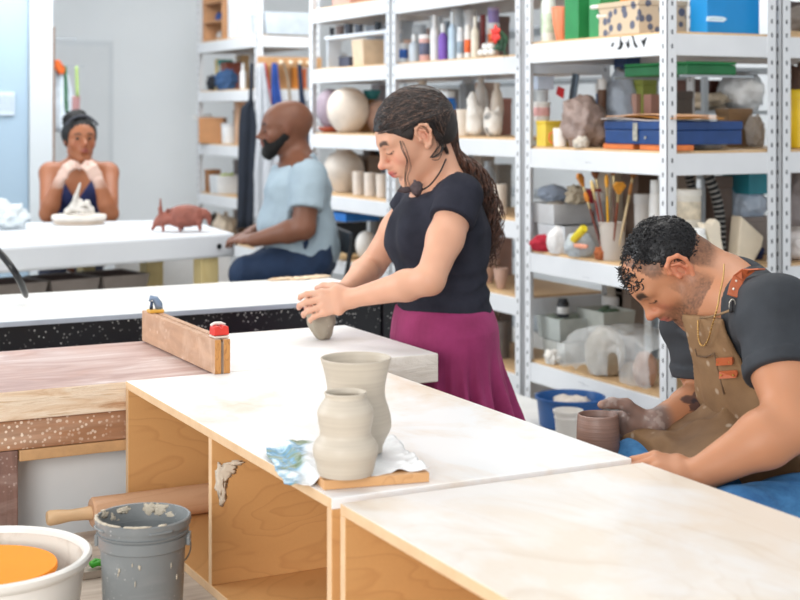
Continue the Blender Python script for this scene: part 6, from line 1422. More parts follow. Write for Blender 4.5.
# floor things by the corner unit
t = thing('low_platform', 'low white platform on the floor before the corner shelving', 'platform', (2.86, 4.62, 0)); MB().box(-.22, .26, -.45, .42, .30, .36).build('platform_top', mat('#dcdcda', .5, .08, 8, name='platform_white'), t, bevel=.004)
for x in (-.18, .22):
    for y in (-.41, .38): MB().box(x-.02, x+.02, y-.02, y+.02, 0, .2995).build('leg', mat('#c9c9c7', .5, .08, 8, name='platform_leg'), t)
q = P(570, 396, 5.28); t = thing('blue_tub', 'dark blue flexible tub holding paper, under the lowest shelf', 'tub', (q.x, q.y, .3605)); hz = q.z-.36
MB().lathe([(.0001, 0), (.105, 0), (.112, .006), (.122, hz-.010), (.129, hz-.008), (.130, hz), (.124, hz+.001), (.119, hz-.008), (.108, .01), (.0001, .009)], 40, cap=False).build('tub_wall', mat('#14508f', .4, .12, 12, name='blue_rubber'), t, smooth=40)
mb = MB(); [mb.blob((.05*math.cos(i*1.3)*(.3+.1*i), .05*math.sin(i*1.3)*(.3+.1*i), hz-.022), (.045, .03, .016), .6, 2.5, i, 2, flat=False) for i in range(7)]; tag(mb.build('paper_scraps', mat('#c9bfb6', .7, .2, 20, name='scraps'), t, smooth=True), kind='stuff')
q = P(568, 410, 5.0); t = I('cup', 'small white ribbed tub in front of the dark blue tub', 'tub', 568, .3601, 29, 24, '#e6e2dc', q.x, name='white_tub', prof='bowl') if 0 else None
t = thing('white_tub', 'small white ribbed tub in front of the dark blue tub', 'tub', (q.x, q.y, .3605)); hz = q.z-.36
MB().lathe([(.0001, 0), (.038, 0), (.040, .004), (.0455, hz-.03), (.049, hz-.026), (.0465, hz-.020), (.049, hz-.012), (.052, hz-.008), (.0525, hz), (.049, hz), (.045, hz-.03), (.038, .006), (.0001, .006)], 36, cap=False).build('tub_wall', mat('#e6e2dc', .45, .06, 12, name='white_tub_plastic'), t, smooth=40)

# ---- run behind the standing woman (X plane)
w0, w1, w2, w3, w4, w5 = [z+.0095 for z in WL[:6]]
XA = 3.26; XC = 3.40
row = [('tub', 'blue-labelled white jar at the far left of the bottle shelf', 'jar', 403, 10, 20, '#dfe6ec', '#2f62b5', '#eef0f2'), ('bottle', 'pale grey-blue bottle second on the bottle shelf', 'bottle', 414, 10, 28, '#c9d6e2', None, '#e8ecee'), ('tub', 'pinkish jar with dark label third on the bottle shelf', 'jar', 425, 12, 27, '#d9a9a2', '#5b5f78', '#e9e7e6'),
       ('bottle', 'tall white bottle left of the purple one', 'bottle', 434.5, 8, 46, '#e9ebec', None, '#e9ebec'), ('bottle', 'purple bottle with white cap', 'bottle', 443, 9, 37, '#7c57b8', None, '#e8eaec'), ('bottle', 'pale blue tall bottle right of the purple one', 'bottle', 452.5, 8, 48, '#bcd3e6', None, '#dde6ec'),
       ('jar', 'white jar with grey-blue label under the pale canister', 'jar', 460.5, 7, 32, '#dfe5ea', '#8fa3b3', '#e6eaed'), ('jar', 'white jar with orange label on the bottle shelf', 'jar', 467.8, 6.5, 34, '#eceae6', '#e8672c', '#eceae6'), ('bottle', 'tall cream bottle before the white balls', 'bottle', 475, 7.5, 42, '#e4ddcd', None, '#eae6dc')]
for k_, lab, cat_, u, w_, h, col, band, cap in row: I(k_, lab, cat_, u, w1, w_*1.05, h, col, XA, col2=cap, band=band)
back = [(410, 26, '#d8b8a8', 'pink shallow tray leaning above the blue-labelled jar'), (420, 40, '#b9c3cc', 'grey canister at the back above the pinkish jar'), (440, 50, '#dfe6ec', 'white canister behind the purple bottle'), (457, 54, '#d3e1ec', 'pale blue canister at the back, middle of the bottle shelf'), (470, 52, '#dbe3e9', 'white-blue canister at the back, right of the middle'), (483, 46, '#7f2b2c', 'dark red tall tin at the back of the bottle shelf')]
for u, h, col, lab in back: I('can', lab, 'canister', u, w1, 13 if u != 483 else 6, h, col, XC+.05, col2=col, name='canister')
I('can', 'jar with orange stripe at the right of the bottle shelf', 'jar', 493.5, w1, 12, 36, '#e7c9b8', XC-.02, band='#e8743c', col2='#d9dce2')
I('can', 'purple lidded jar stacked on the orange-striped jar', 'jar', 493.5, w1+.153, 12, 18, '#8a7bb5', XC-.02, col2='#b1a9cf')
rnd = random.Random(3)
for i, (u, zz, lab) in enumerate(((482, 0, 'white ball at the left of the lower row'), (487.5, 0, 'white ball in the middle of the lower row'), (493, 0, 'white ball at the right of the lower row'), (484.8, .026, 'left white ball of the upper two'), (490.2, .026, 'right white ball of the upper two'))):
    q, d_ = _at(u, w1, XA-.04, 'X'); tag(MB().blob((0, 0, .0165), (.0165,)*3, .06, 3, i, 3, flat=False).build('white_ball', mat('#e3e3e0', .6, .06, 30, name='ball_white'), smooth=True, loc=(3.215+(.008 if zz else 0), q.y, w1+.002+zz)), lab+' on the bottle shelf', 'ball', 'white balls on the bottle shelf')
# plant with a red flower on the post
q = P(508, 38, dX(508, 3.13)); t = thing('artificial_flower', 'red flower with dark green leaves hooked on the shelving post', 'flower', (3.13, q.y, q.z-.03)); rnd = random.Random(8)
for i in range(9):
    a = rnd.uniform(0, 6.28); l = rnd.uniform(.05, .09); d_ = Vector((-.25, math.cos(a)*.8, math.sin(a)*.9-.35)).normalized(); M = d_.to_track_quat('Z', 'X').to_matrix().to_4x4(); mb = MB(); o_ = Vector((-.004*i, 0, 0))
    mb.add([M @ Vector(p)+o_ for p in ((0, 0, .004), (.016, .004, l*.35), (0, .006, l), (-.016, .004, l*.35), (0, -.002, l*.4))], [(0, 1, 4), (1, 2, 4), (2, 3, 4), (3, 0, 4)]); mb.build('leaf', mat('#2c5137', .5, .2, 30, name='dark_leaf'), t, solid=.0015)
fc = Vector((-.05, .018, .045))
for i in range(6):
    a = i*math.pi/3; M = Matrix.Translation(fc) @ Matrix.Rotation(a, 4, 'X'); MB().blob((0, 0, .022), (.005, .012, .020), .2, 2, i, 2, flat=False, M=M).build('petal', mat('#e0352b', .5, .12, 30, name='red_petal'), t, smooth=True)
MB().tube([(0, 0, -.05), (-.02, .01, 0), tuple(fc)], .002, 6).build('stem', mat('#2c4a2f', .6, .1, 20, name='stem_green'), t, smooth=True)
# shelf below: blue jar and white figures
I('jar', 'bright blue jar with white lid beside the woman\'s head', 'jar', 446, w2, 22, 44, '#2a78d0', XA+.02, col2='#e6ebee', rough=.3, name='blue_jar')
I('vase', 'tall tan vase behind the woman\'s head', 'vase', 428, w2, 20, 54, '#cdbfae', XA+.12)
I('cup', 'cream cylinder pot right of the blue jar', 'pot', 462, w2, 13, 26, '#dfd3c4', XA-.02, name='cream_pot')
q, d_ = _at(474, w2, XA+.02, 'X'); B = Body(.015); o_ = Vector((q.x, q.y, w2)); B.ecap(o_+UP*.03, o_+UP*.10, RGT, (.038, .030), (.036, .030)); B.path([o_+UP*.1, o_+UP*.16-RGT*.01, o_+UP*.19-RGT*.006], [.032, .022, .014]); B.path([o_+UP*.13+RGT*.02, o_+UP*.10+RGT*.045], [.014, .010]); V, Q = B.mesh(.006, clip=[plane_clip((0, 0, w2+.0008), -UP)], disp=lambda X: .003*vnoise(X*60)); tag(np_obj('white_figurine', V, Q, mat('#ebe8e2', .5, .06, 20, name='white_glaze')), 'white glazed animal figurine on the shelf under the bottles', 'figurine')
q, d_ = _at(493, w2, XA, 'X'); B = Body(.015); o_ = Vector((q.x, q.y, w2)); B.path([o_+UP*.035, o_+UP*.07], [.040, .042]); B.path([o_+UP*.09-RGT*.02, o_+UP*.125-RGT*.025], [.018, .008]); B.path([o_+UP*.09+RGT*.02, o_+UP*.13+RGT*.025], [.018, .008]); V, Q = B.mesh(.006, clip=[plane_clip((0, 0, w2+.0008), -UP)], disp=lambda X: .003*vnoise(X*60)); o = np_obj('white_cat_jar', V, Q, speckle_mat('black_patched_glaze', '#e5e0d8', '#2b2a2b', 1.6, 22, .5, .06)); tag(o, 'white jar with two ear-like lobes and dark patches', 'jar')
I('vase', 'pale grey tall vase at the back of the shelf with figurines', 'vase', 481, w2, 14, 58, '#cfcdc9', XA+.22)
I('vase', 'cream tall vase at the back right of the shelf with figurines', 'vase', 497, w2, 13, 52, '#d9cfc2', XA+.20)
for u, z_, w_, h, col, kk, lab in ((488, w3, 17, 50, '#9fa7ad', 'vase', 'grey vase right of the ponytail'), (500, w3, 14, 30, '#d9cdbf', 'cup', 'cream pot right of the ponytail'), (497, w3, 16, 22, '#c9c3ba', 'bowl', None),
                           (488, w4, 18, 38, '#caa592', 'vase', 'pinkish clay vase on the shelf at the woman\'s back'), (501, w4, 15, 20, '#c6a392', 'bowl', 'pinkish bowl, upper of the two at the woman\'s back'), (492, w5, 22, 46, '#7c6a5e', 'vase', 'brown lumpy pot low behind the skirt'), (503, w5, 14, 36, '#6f6661', 'cup', 'dark grey pot low behind the skirt')):
    if lab: I(kk, lab, 'pot', u, z_, w_, h, col, XA+(.06 if h > 35 else -.01), name='clay_pot' if kk != 'bowl' else 'bowl')
I('bowl', 'wide pink-brown bowl on the shelf below the grey vase', 'bowl', 492, w4, 26, 16, '#c9a795', XA+.24)
for u, z_, h, col, lab in ((400, w3, 40, '#cfc9c0', 'pale pot behind the woman\'s shoulder'), (414, w3, 34, '#c0b3a2', 'tan pot behind the woman\'s neck'), (470, w3, 44, '#b9b4ad', 'grey pot hidden behind the ponytail')): I('cup', lab, 'pot', u, z_, 14, h, col, XA+.05, name='clay_pot')

# ---- run behind the bald man
m0, m1, m2, m3, m4, m5 = [z+.0095 for z in (2.072, 1.745, 1.395, 1.07, .735, .415)]
XD = 3.32
I('tray', 'pink plastic basin on the highest shelf, cut by the photo top', 'basin', 362, m0, 44, 14, '#d9a597', XD, dep=.26, name='pink_basin')
I('tray', 'large beige tapered tub on the shelf above the round pots', 'tub', 376, m1, 26, 26, '#dcc5a8', XD, dep=.22, name='beige_tub')
I('box', 'dark framed panel on the shelf above the round pots', 'panel', 348, m1, 24, 11, '#4d5266', XD, dep=.05, name='framed_tray')
I('box', 'small white box left of the dark framed panel', 'box', 324, m1, 10, 15, '#dfe4ea', XD, dep=.08)
tag(MB().box(-.045, .045, -.38, .38, 0, .018).build('inner_shelf', mat('#dfe5ec', .5, .04, 8, name='inner_board'), loc=(3.27, 6.80, m1+.155)), 'narrow white inner shelf above the round pots', 'shelf')
for y in (-.35, .35): tag(MB().box(-.04, .04, -.008, .008, 0, .1545).build('shelf_bracket', mat('#cdd5de', .5, .04, 8, name='bracket'), loc=(3.27, 6.80+y, m1+.0002)), 'white bracket under the %s end of the narrow inner shelf' % ('near' if y < 0 else 'far'), 'bracket')
for u, w_, h, col, lab in ((332, 5, 9, '#33363f', 'dark small tin at the far end of the inner shelf'), (340, 9, 10, '#7d6d6a', 'brown small tin on the inner shelf'), (349, 9, 11, '#454b57', 'charcoal tin in the middle of the inner shelf'), (359, 9, 9, '#5a6270', 'slate tin on the inner shelf'), (378, 7, 9, '#1e2833', 'black tin at the near end of the inner shelf')): I('can', lab, 'tin', u, m1+.1735, w_, h, col, 3.27, col2=col, name='tin')
I('ball', 'large round cream pot, biggest sphere on the shelves', 'round pot', 348, m2, 42, 45, '#e4d8cb', XD-.06, rough=.6, name='round_pot')
t = I('bowl', 'terracotta dish under the mauve-grey round pot', 'dish', 329, m2, 24, 5, '#b3583f', XD-.08, name='terracotta_dish')
I('ball', 'mauve-grey round pot left of the big cream one', 'round pot', 327, m2, 28, 38, '#a1919e', XD-.08, rough=.6, lift=.027, name='round_pot')
I('ball', 'pink-tan round pot right of the big cream one', 'round pot', 378, m2, 24, 32, '#cfae9f', XD+.11, rough=.6, name='round_pot')
q, d_ = _at(369, m2, XD+.03, 'X'); I('bowl', 'dark teal glass bowl resting above the cream round pots', 'bowl', 372, m2+.178, 18, 9, '#1d6a70', XD+.07, name='glass_bowl')
I('box', 'brown box behind the mauve-grey round pot', 'box', 319, m2, 12, 36, '#a67c52', XD+.16, dep=.1)
I('vase', 'large cream egg-shaped vase right of the bald man\'s head', 'vase', 337, m3, 40, 45, '#ddd3c8', XD, name='cream_vase')
for u, w_, lab in ((358.5, 12, 'leftmost pale cylinder cup in the row below the round pots'), (370, 12, 'second pale cylinder cup in the row below the round pots'), (381.5, 11, 'third pale cylinder cup in the row below the round pots'), (391, 9, 'pale cylinder cup nearest the woman in the row below the round pots')): I('cup', lab, 'cup', u, m3, w_, 23, '#e6dbd0', XD-.05, name='cylinder_cup')
I('box', 'dark brown crate behind the pale cylinder cups', 'crate', 368, m3, 34, 36, '#7c6a5c', XD+.17, dep=.12)
I('cup', 'dark lens-shaped can behind the woman\'s nose', 'can', 385, m3+.0, 8, 44, '#3e4450', XD+.10, name='dark_can')
I('flat', 'bright blue flat panel lying on the shelf under the cream vase', 'panel', 352, m4+.195, 50, 8, '#1a73c8', XD-.03, dep=.2, name='blue_sheet_board')
I('box', 'white-grey crate with black front under the blue panel', 'crate', 344, m4, 30, 37, '#2a2c30', XD, dep=.2, col2='#cfd3d6')
I('ball', 'round white pot on the shelf under the cylinder cups', 'round pot', 366, m4, 21, 28, '#e2dfda', XD-.04, name='round_pot')
I('cloth', 'tan wooden scraps before the black-fronted crate', 'scraps', 344, m4, 28, 6, '#c8ab80', XD-.135, dep=.05, amp=.5)
for u, col, lab in ((267, '#c58a4a', 'amber jar seen under the bald man\'s chair, left'), (283, '#8a6f68', 'brown round jar seen under the bald man\'s chair, middle'), (296, '#7a6a72', 'mauve round jar seen under the bald man\'s chair, right')):
    q = P(u, 275, 8.0); I('ball', lab, 'jar', u, .50, 18, 22, col, q.x, name='round_jar') if 0 else None
t = thing('low_side_table', 'low table with round jars behind the bald man\'s stool', 'table', (P(280, 275, 7.3).x, P(280, 275, 7.3).y, 0)); MB().box(-.36, .36, -.12, .12, .61, .64, Matrix.Rotation(-YAW, 4, 'Z')).build('table_top', mat('#d8d3cc', .6, .1, 8, name='side_table'), t, bevel=.003)
for x in (-.33, .33):
    for y in (-.09, .09): MB().box(x-.015, x+.015, y-.015, y+.015, 0, .6095, Matrix.Rotation(-YAW, 4, 'Z')).build('leg', mat('#bdb8b0', .6, .1, 8, name='side_table_leg'), t)
for u, w_, h, col, lab in ((254, 17, 16, '#c9a878', 'tan round jar under the bald man\'s knee'), (271, 17, 17, '#b57f3e', 'amber round jar under the bald man\'s seat'), (288, 17, 16, '#8f7a78', 'mauve-grey round jar under the bald man\'s seat'), (304, 14, 15, '#6f5450', 'brown round jar at the back of the bald man\'s seat')):
    q = P(u, 275, 7.3); t = thing('round_jar', lab, 'jar', (q.x, q.y, .6406)); r_ = w_*7.3/FPX/2; MB().lathe(rim_profile(smooth_prof([(r_*a, h*7.3/FPX*1.25*b_) for a, b_ in ((.5, 0), (.85, .2), (1, .5), (.8, .85), (.5, 1))]), .005), 28, cap=False).build('jar_wall', mat(col, .4, .1, 20, name='glazed_jar'), t, smooth=50)

# ---- farthest corner unit
f0, f1, f2, f3, f4 = [z+.0095 for z in FL[:5]]
YF = 9.08
I('tray', 'big clear tote of mixed blue and orange things on the farthest shelving', 'tote', 281, f0, 50, 22, '#dfe9f2', YF, 'Y', dep=.3, col2='#7a6f86', alpha=.6, name='clear_tote')
for u, w_, lab in ((240, 10, 'white storage bin on the farthest shelving, left of two'), (249, 8, 'white storage bin on the farthest shelving, beside the clear tote')): I('box', lab, 'bin', u, f0, w_, 40, '#e6ebef', 3.66, dep=.16, name='white_bin')
UO = lambda X, Y: 400+FPX*(CY*X-SY*Y)/(SY*X+CY*Y)
# wooden cubby with things
t = thing('wooden_cubby', 'small wooden cubby shelf on top of the farthest shelving', 'cubby', (3.66, 9.90, f0+.0006)); M_cw = mat('#b98a63', .6, .2, 14, name='cubby_wood')
for y in (-.2, .2): MB().box(-.1, .1, y-.012, y+.012, 0, .42).build('side', M_cw, t)
for z in (0.0, .13, .27, .41): MB().box(-.1, .1, -.1875, .1875, z, z+.012).build('shelf', M_cw, t)
for u, zz, w_, h, col, lab in ((206, .0125, 12, 10, '#c9c5c2', 'grey-white bundle in the lower cubby bay'), (222, .0125, 10, 14, '#4cab8a', 'green bundle in the lower cubby bay'), (207, .1425, 14, 12, '#35528f', 'blue bundle in the upper cubby bay'), (222, .1425, 11, 15, '#dfe5ee', 'white bundle in the upper cubby bay')): I('cloth', lab, 'bundle', UO(3.66, 9.99 if u < 215 else 9.81), f0+zz+.001, w_*.8, h*.8, col, 3.66, dep=.1)
for kk, u, w_, h, col, col2, lab, cat_ in (('box', 201, 6, 30, '#dcc579', None, 'yellow carton on the second far shelf', 'carton'), ('tub', 213, 15, 30, '#c3d0cf', '#1d9a97', 'tub with teal lid on the second far shelf', 'tub'), ('box', 231, 15, 28, '#8a4a3c', None, 'red-brown box on the second far shelf', 'box'), ('bottle', 243, 6, 26, '#e9edf0', '#e9edf0', 'white bottle on the second far shelf', 'bottle')):
    I(kk, lab, cat_, u, f1, w_, h, col, 3.72 if kk != 'bottle' else 3.62, col2=col2, dep=.12)
I('cloth', 'dark blue bundled cloth in front of the teal-lidded tub', 'cloth', 226, f1, 22, 20, '#2f4f78', 3.585, dep=.1, amp=.4)
I('cloth', 'black strap bundle beside the dark blue cloth', 'strap', 212, f1, 9, 14, '#20242c', 3.57, dep=.06, amp=.5)
for u, w_, h, col, lab in ((275, 28, 26, '#b98b5e', 'brown cardboard box on the second far shelf, right face'), (293, 8, 28, '#e2913c', 'orange folder beside the brown cardboard box'), (300, 7, 20, '#d9703f', 'red-orange box beside the orange folder')): I('box', lab, 'box' if 'box' in lab else 'folder', u, f1, w_, h, col, YF+.06, 'Y', dep=.12)
I('box', 'brown cardboard box jutting out from the third far shelf', 'box', 203, f2, 24, 25, '#b07c4f', 3.60, dep=.2, face=1, name='cardboard_box')
I('cloth', 'white crumpled paper heaped on the jutting cardboard box', 'paper', 203, f2+.168, 18, 6, '#e3e1dd', 3.60, dep=.1, amp=.5)
I('can', 'white paint can on the third far shelf', 'can', 229, f2, 16, 20, '#e2e6e9', 3.64, col2='#c9cdd1', name='paint_can')
I('box', 'tan carton hanging over the third far shelf by the apron', 'carton', 243, f2+.0, 12, 42, '#d2ab8c', 3.70, dep=.1)
I('tray', 'white basin with yellow-green gloves on the fourth far shelf', 'basin', 226, f3, 24, 18, '#d8dcdf', 3.64, dep=.2, col2='#b9cf3d', name='white_basin')
I('cloth', 'dark purple cloth heap over the white basin', 'cloth', 221, f3+.13, 24, 11, '#3a1f45', 3.68, dep=.12, amp=.45)
I('box', 'brown wooden block at the left of the fourth far shelf', 'block', 206, f3, 9, 22, '#9a6a42', 3.62, dep=.1)
I('cloth', 'bleached skull-like sculpture on the fifth far shelf', 'sculpture', 225, f4, 20, 24, '#cfc1ae', 3.62, dep=.12, amp=.5, name='pale_sculpture')
I('cloth', 'dark round pot-like lump left of the pale sculpture', 'lump', 210, f4, 12, 22, '#4a4440', 3.64, dep=.1, amp=.2)
# aprons hanging on the corner post of the farthest unit
def hang(name, label, cat, px, Yp, th, col, amp=.010, fold=40, stripes=None):
    """px: rows (v, u_left, u_right) of a hanging cloth"""
    vs = []; fs = []; n = 18; rows = []
    for i in range(len(px)-1):
        for k in range(6): t_ = k/6; rows.append(tuple(px[i][j]*(1-t_)+px[i+1][j]*t_ for j in range(3)))
    rows.append(px[-1])
    for v, a, b in rows:
        for k in range(n+1):
            u = a+(b-a)*k/n; d = dY(u, Yp); p = P(u, v, d); vs.append((p.x, Yp+amp*math.sin(k/n*fold/4+v*.01)+amp*.6*mnoise.noise(Vector((u*.2, v*.03, 1))), p.z))
    for j in range(len(rows)-1):
        for k in range(n): a = j*(n+1)+k; fs.append((a, a+1, a+n+2, a+n+1))
    if stripes:
        g = G('striped_cloth'); s_ = g.node('ShaderNodeSeparateXYZ'); g.l.new(g.tc.outputs['Object'], s_.inputs[0]); f_ = g.math('FRACT', g.math('MULTIPLY', s_.outputs['X'], 95)); g.base(g.mix(g.ramp(f_, [(.45, (0, 0, 0)), (.55, (1, 1, 1))]), srgb(col), srgb(stripes))); g.rough(.85); m = g.m
    else: m = mat(col, .85, .2, 14, .2, name='hanging_cloth')
    return tag(MB().add(vs, fs).build(name, m, smooth=True, solid=th), label, cat)
hang('black_apron', 'long black-navy apron hanging behind the bald man, leftmost garment', 'apron', [(63, 251, 253), (100, 249, 253), (108, 241, 254), (125, 239, 256), (170, 238, 255), (228, 237, 252)], 8.908, .010, '#111a28', .006)
hang('striped_towel', 'grey striped towel hanging between the black apron and the bald man', 'towel', [(63, 258, 264), (110, 256, 272), (150, 252, 278), (175, 250, 280), (222, 253, 278)], 8.905, .010, '#c9ccd1', .008, 60, '#8d939c')
hang('red_cloth', 'red cloth strip hanging above the bald man\'s head', 'cloth', [(63, 263, 266), (85, 262, 269), (103, 264, 271), (112, 267, 271)], 8.918, .006, '#b81c28', .004)
hang('blue_cloth', 'blue cloth strip hanging beside the red one', 'cloth', [(63, 272, 277), (85, 271, 279), (106, 272, 282)], 8.918, .006, '#1d3f86', .004)
hang('tan_strap', 'thin tan strap hanging right of the blue cloth', 'strap', [(63, 283, 285), (80, 287, 289), (106, 289, 292)], 8.918, .004, '#8d7d6a', .003)
hang('navy_apron', 'navy apron strap hanging right of the bald man\'s head', 'apron', [(63, 298, 301), (95, 299, 304), (125, 301, 309), (160, 302, 311), (200, 300, 312)], 8.914, .010, '#16253d', .006)
hr_ = thing('hook_rail', 'brown hook rail above the hanging aprons', 'hook rail', (3.76, 8.9375, P(277, 62, dY(277, 8.93)).z)); MB().box(-.232, .232, -.012, .012, -.035, .035).build('rail', mat('#b58a5f', .6, .15, 14, name='rail_wood_2'), hr_, bevel=.003)
for x in (-.08, -.01, .06, .12): MB().lathe([(.0001, 0), (.006, 0), (.006, .02), (.014, .024), (.014, .03), (.0001, .032)], 16, Matrix.Translation((x, -.0125, 0)) @ Matrix.Rotation(math.pi/2, 4, 'X'), cap=False).build('knob', mat('#e6d9c2', .4, .05, 20, name='knob'), hr_, smooth=50)
# coat rack beside the door, left
hang('white_smock', 'white smock hanging by the column behind the far woman', 'smock', [(66, 56, 66), (95, 55, 72), (132, 56, 70)], 9.565, .012, '#dbe5ee', .012)
hang('orange_scarf', 'orange scarf hanging above the white smock', 'scarf', [(60, 55, 59), (68, 54, 65), (74, 58, 64)], 9.54, .010, '#e06a2c', .006)
hang('green_strap', 'dark green strap hanging over the white smock', 'strap', [(66, 64, 67), (100, 64, 67.5), (113, 66, 68)], 9.542, .006, '#2f6e48', .003)
hang('lime_strap', 'lime green strap hanging right of the dark green one', 'strap', [(66, 75, 78), (97, 76, 79)], 9.55, .006, '#b5d27c', .003)
hang('pink_cloth', 'dusty pink cloth under the lime green strap', 'cloth', [(96, 70, 80), (112, 70, 79)], 9.55, .008, '#b58a8a', .006)
cr_ = thing('coat_rack', 'brown coat rack post beside the white column', 'coat rack', (P(52.5, 60, dY(52.5, 9.55)).x, 9.55, 0)); M_br = mat('#8a6a55', .6, .1, 10, name='rack_wood')
MB().box(-.012, .012, -.012, .012, 0, P(53, 27, dY(53, 9.55)).z).build('post', M_br, cr_); MB().box(.0125, .16, -.005, .005, P(60, 39.5, dY(53, 9.55)).z, P(60, 38, dY(53, 9.55)).z).build('arm', M_grey, cr_); MB().box(.0125, .21, -.005, .005, P(60, 67, dY(53, 9.55)).z, P(60, 65.6, dY(53, 9.55)).z).build('arm', M_grey, cr_)
MB().box(-.15, .15, -.12, .12, 0.0005, .02).build('foot', M_br, cr_) if 0 else None
# notice on the bright partition
q = P(6, 104, dY(6, 8.61)); t = thing('wall_notice', 'pale grey lined notice on the bright wall at far left', 'notice', (q.x, 8.612, q.z)); MB().box(-.05, .05, -.006, .006, -.068, .068).build('plate', mat('#b9c6d2', .5, .05, 10, name='notice_plate'), t, bevel=.003)
for i in range(5): MB().box(-.040+i*.018, -.036+i*.018, -.008, -.0062, -.045, .05).build('line', mat('#7f8ea0', .5, .05, 10, name='notice_line'), t)

# ---- back rows that fill the shelves
FILL = [
 # kind, u, level, w, h, colour, plane, label, category
 ('box', 553, c1, 20, 60, '#c9cfd2', 3.50, 'grey-white carton behind the coral cup on the top shelf', 'carton'),
 
 ('can', 592, c2_, 12, 66, '#4f6f9b', 3.52, 'blue tin behind the grey-brown sack', 'tin'), ('can', 602, c2_, 9, 72, '#6b4a35', 3.46, 'brown tin behind the grey-brown sack', 'tin'),
 ('box', 625, c2_, 20, 96, '#2f4c7b', 3.64, 'navy box at the far back of the second shelf', 'box'), ('box', 648, c2_, 20, 76, '#8f9a45', 3.64, 'yellow-green box at the far back of the second shelf', 'box'),
 ('box', 615, c3, 22, 80, '#8a7a6a', 3.60, 'taupe carton behind the brush jar', 'carton'), ('can', 600, c3, 12, 62, '#c7cbd0', 3.44, 'pale tin behind the crimson box', 'tin'),
 ('box', 580, c4, 26, 74, '#a59a8c', 3.60, 'sand carton at the back of the fourth shelf', 'carton'), ('box', 630, c4, 26, 78, '#87766a', 3.60, 'umber carton at the back of the fourth shelf', 'carton'), ('can', 612, c4, 20, 62, '#5f6f60', 3.56, 'green-grey tin behind the wide clear container', 'tin'),
 ('box', 404, w1, 12, 50, '#b7c3cf', 3.55, 'blue-grey carton at the far left back of the bottle shelf', 'carton'), ('box', 430, w1, 14, 40, '#c7a9a0', 3.56, 'rosy carton at the back of the bottle shelf', 'carton'), ('box', 450, w1, 14, 46, '#a3b3c3', 3.57, 'steel blue carton at the back of the bottle shelf', 'carton'), ('box', 475, w1, 12, 44, '#8f8f97', 3.56, 'slate carton at the back of the bottle shelf', 'carton'), ('box', 500, w1, 12, 48, '#6f5a55', 3.54, 'brown carton at the right back of the bottle shelf', 'carton'),
 ('box', 404, w2, 14, 40, '#c7b7a7', 3.56, 'tan carton behind the woman\'s forehead', 'carton'), ('box', 450, w2, 18, 48, '#a6a3a1', 3.57, 'grey carton behind the blue jar', 'carton'), ('box', 468, w2, 12, 54, '#8f979e', 3.56, 'blue-grey box behind the figurine', 'box'), ('box', 488, w2, 14, 56, '#b9a497', 3.58, 'pinkish box behind the pale grey vase', 'box'), ('box', 503, w2, 8, 40, '#9a6d62', 3.50, 'terracotta box at the right end of the figurine shelf', 'box'),
 ('box', 398, w3, 16, 48, '#9aa4ad', 3.56, 'grey-blue box behind the woman\'s chest', 'box'), ('box', 485, w3, 18, 56, '#b1a79d', 3.57, 'stone-coloured box right of the ponytail', 'box'), ('box', 502, w3, 12, 46, '#8b8781', 3.54, 'grey box at the right end under the figurine shelf', 'box'),
 ('box', 487, w4, 18, 58, '#4f7a66', 3.56, 'green box behind the pinkish vase', 'box'), ('box', 503, w4, 12, 44, '#a98578', 3.54, 'clay-coloured box behind the pinkish bowls', 'box'), ('box', 486, w5, 18, 54, '#5f5550', 3.56, 'dark brown box low behind the skirt', 'box'), ('box', 503, w5, 12, 56, '#74655c', 3.54, 'umber box low behind the skirt, right', 'box'),
 ('box', 330, m1, 18, 44, '#a9b6c6', 3.54, 'blue-grey carton at the back above the round pots', 'carton'), ('box', 356, m1, 20, 22, '#8f96a5', 3.56, 'low slate box behind the framed tray', 'box'), ('box', 340, m2, 18, 48, '#8e8b93', 3.56, 'grey box behind the large round pot', 'box'), ('box', 372, m2, 18, 50, '#b39b92', 3.57, 'rose-grey box behind the teal bowl', 'box'),
 ('box', 320, m3, 14, 44, '#6c5a4e', 3.52, 'brown box left of the cream egg-shaped vase', 'box'), ('box', 348, m3, 14, 44, '#7f8790', 3.56, 'slate box behind the cream egg-shaped vase', 'box'), ('box', 384, m3, 12, 44, '#5b6670', 3.56, 'dark slate box behind the row of cups', 'box'), ('box', 372, m4, 14, 38, '#77706a', 3.55, 'grey-brown box behind the small white round pot', 'box'),
 ('box', 205, f1, 12, 36, '#b8986c', 3.86, 'tan carton at the back of the second far shelf', 'carton'), 
 ('box', 215, f2, 14, 34, '#6f4b3f', 3.84, 'red-brown box behind the paint can', 'box'), ('cloth', 224, f2, 16, 12, '#d9dbe2', 3.80, 'white cloth heap right at the back of the third far shelf', 'cloth'), 
 ('box', 212, f3, 14, 32, '#5c4d49', 3.84, 'dark brown box at the back of the fourth far shelf', 'box'), ('box', 216, f4, 14, 34, '#6c5038', 3.84, 'brown wooden box on the fifth far shelf', 'box'), 
]
for kk, u, lv_, w_, h, col, Xp, lab, cat_ in FILL: I(kk, lab, cat_, u, lv_, w_, h*.93, col, Xp, dep=.07)
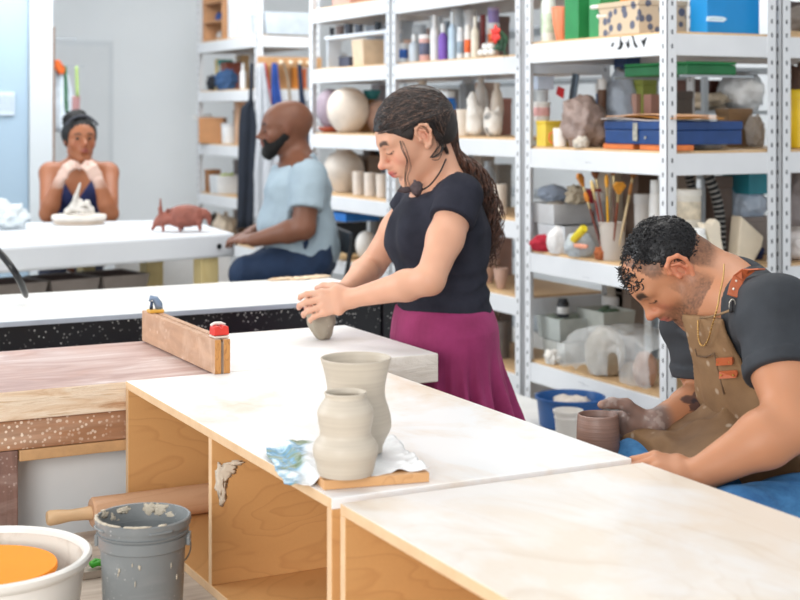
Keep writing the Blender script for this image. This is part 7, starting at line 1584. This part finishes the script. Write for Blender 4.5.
FY = [('box', 268, f2, 22, 36, '#c7ab88', 9.12, 'tan carton behind the striped towel', 'carton'), ('box', 292, f2, 20, 38, '#a3a9b4', 9.14, 'grey-blue carton behind the blue cloth strip', 'carton'), ('box', 276, f3, 26, 30, '#8c7a6b', 9.12, 'brown carton behind the bald man\'s neck', 'carton'), ('box', 300, f3, 10, 34, '#6a7688', 9.12, 'slate carton beside the navy apron', 'carton'), ('box', 268, f4, 20, 36, '#7f6a52', 9.12, 'umber carton low behind the striped towel', 'carton'),
 ('box', 265, f1, 12, 34, '#9fa6ae', 9.3, 'grey carton left behind the brown cardboard box', 'carton'),
 ('box', 790, c1, 30, 44, '#4b3f3c', 4.58, 'dark brown box at the back of the rightmost top shelf', 'box'), ('box', 690, c3, 22, 88, '#8d7f73', 4.56, 'taupe box behind the stack of white tubs', 'box'), ('box', 716, c3, 22, 84, '#6b5b52', 4.52, 'dark taupe box behind the striped tubes', 'box'), ('box', 690, c4, 40, 84, '#6f6259', 4.5, 'large brown box hidden low behind the aproned man\'s head', 'box'), ('box', 750, c4, 26, 84, '#8f857c', 4.4, 'grey-brown box low behind the aproned man\'s neck', 'box'),
 ('box', 690, c2_, 22, 60, '#5d534d', 4.58, 'dark box at the back of the second shelf behind the toolbox end', 'box'), ('cloth', 755, c2_, 20, 34, '#b3aaa3', 4.50, 'grey-tan bundle at the right back of the second shelf', 'bundle'),
 ('box', 665, 1.5205, 30, 34, '#6d4c44', 5.30, 'maroon box at the left of the grey rack', 'box')]
for kk, u, lv_, w_, h, col, Yp, lab, cat_ in FY: I(kk, lab, cat_, u, lv_, w_, h*.93, col, Yp, 'Y', dep=.06)

# ================================================================ groups of repeats
GROUPS = dict(box='boxes and cartons on the shelves', jar='jars on the shelves', bottle='bottles on the bottle shelf', white_bottle='bottles on the bottle shelf', plastic_tub='lidded plastic tubs on the shelves', canister='canisters at the back of the bottle shelf', tin='tins on the shelves', can='tins on the shelves', cylinder_cup='pale cylinder cups in a row', round_pot='round pots on the shelves', vase='vases', clay_pot='clay pots behind the woman', bowl='bowls on the shelves', plastic_bag='plastic bags on the shelves', cloth_bundle='bundled cloths on the shelves', paint_brush='brushes in the clear jar', clay_tray='clay trays under the white table', shelving_unit='white slotted shelving units', grey_metal_rack='grey metal racks', open_shelf_cabinet='open plywood cabinets', spring_clamp='clamps on the divider board', person='people working in the studio', stool='round stools', green_tote='green totes on the top shelf', foam_roller='foam rollers by the green totes', clear_bin='clear bins on the shelves', round_jar='round jars on the low side table', orange_brick='bricks under the blue toolbox', paper_sheaf='papers on the blue toolbox', striped_tube='striped stuffed tubes', bagged_clay='bagged clay blocks', clay_block='pink clay blocks', white_bin='white storage bins', flat_tool='dark flat tools', green_mat='green mats under the top shelf', wooden_offcut='wooden offcuts', support_rod='rods under the green mats', shelf_bracket='brackets of the narrow inner shelf')
tops = [o for o in COL.objects if not o.parent and 'label' in o.keys()]
from collections import defaultdict
byn = defaultdict(list)
for o in tops: byn[o.name.split('.')[0]].append(o)
for n, l in byn.items():
    if len(l) > 1:
        for o in l:
            if 'group' not in o.keys(): o['group'] = GROUPS.get(n, n.replace('_', ' ')+'s in the studio')
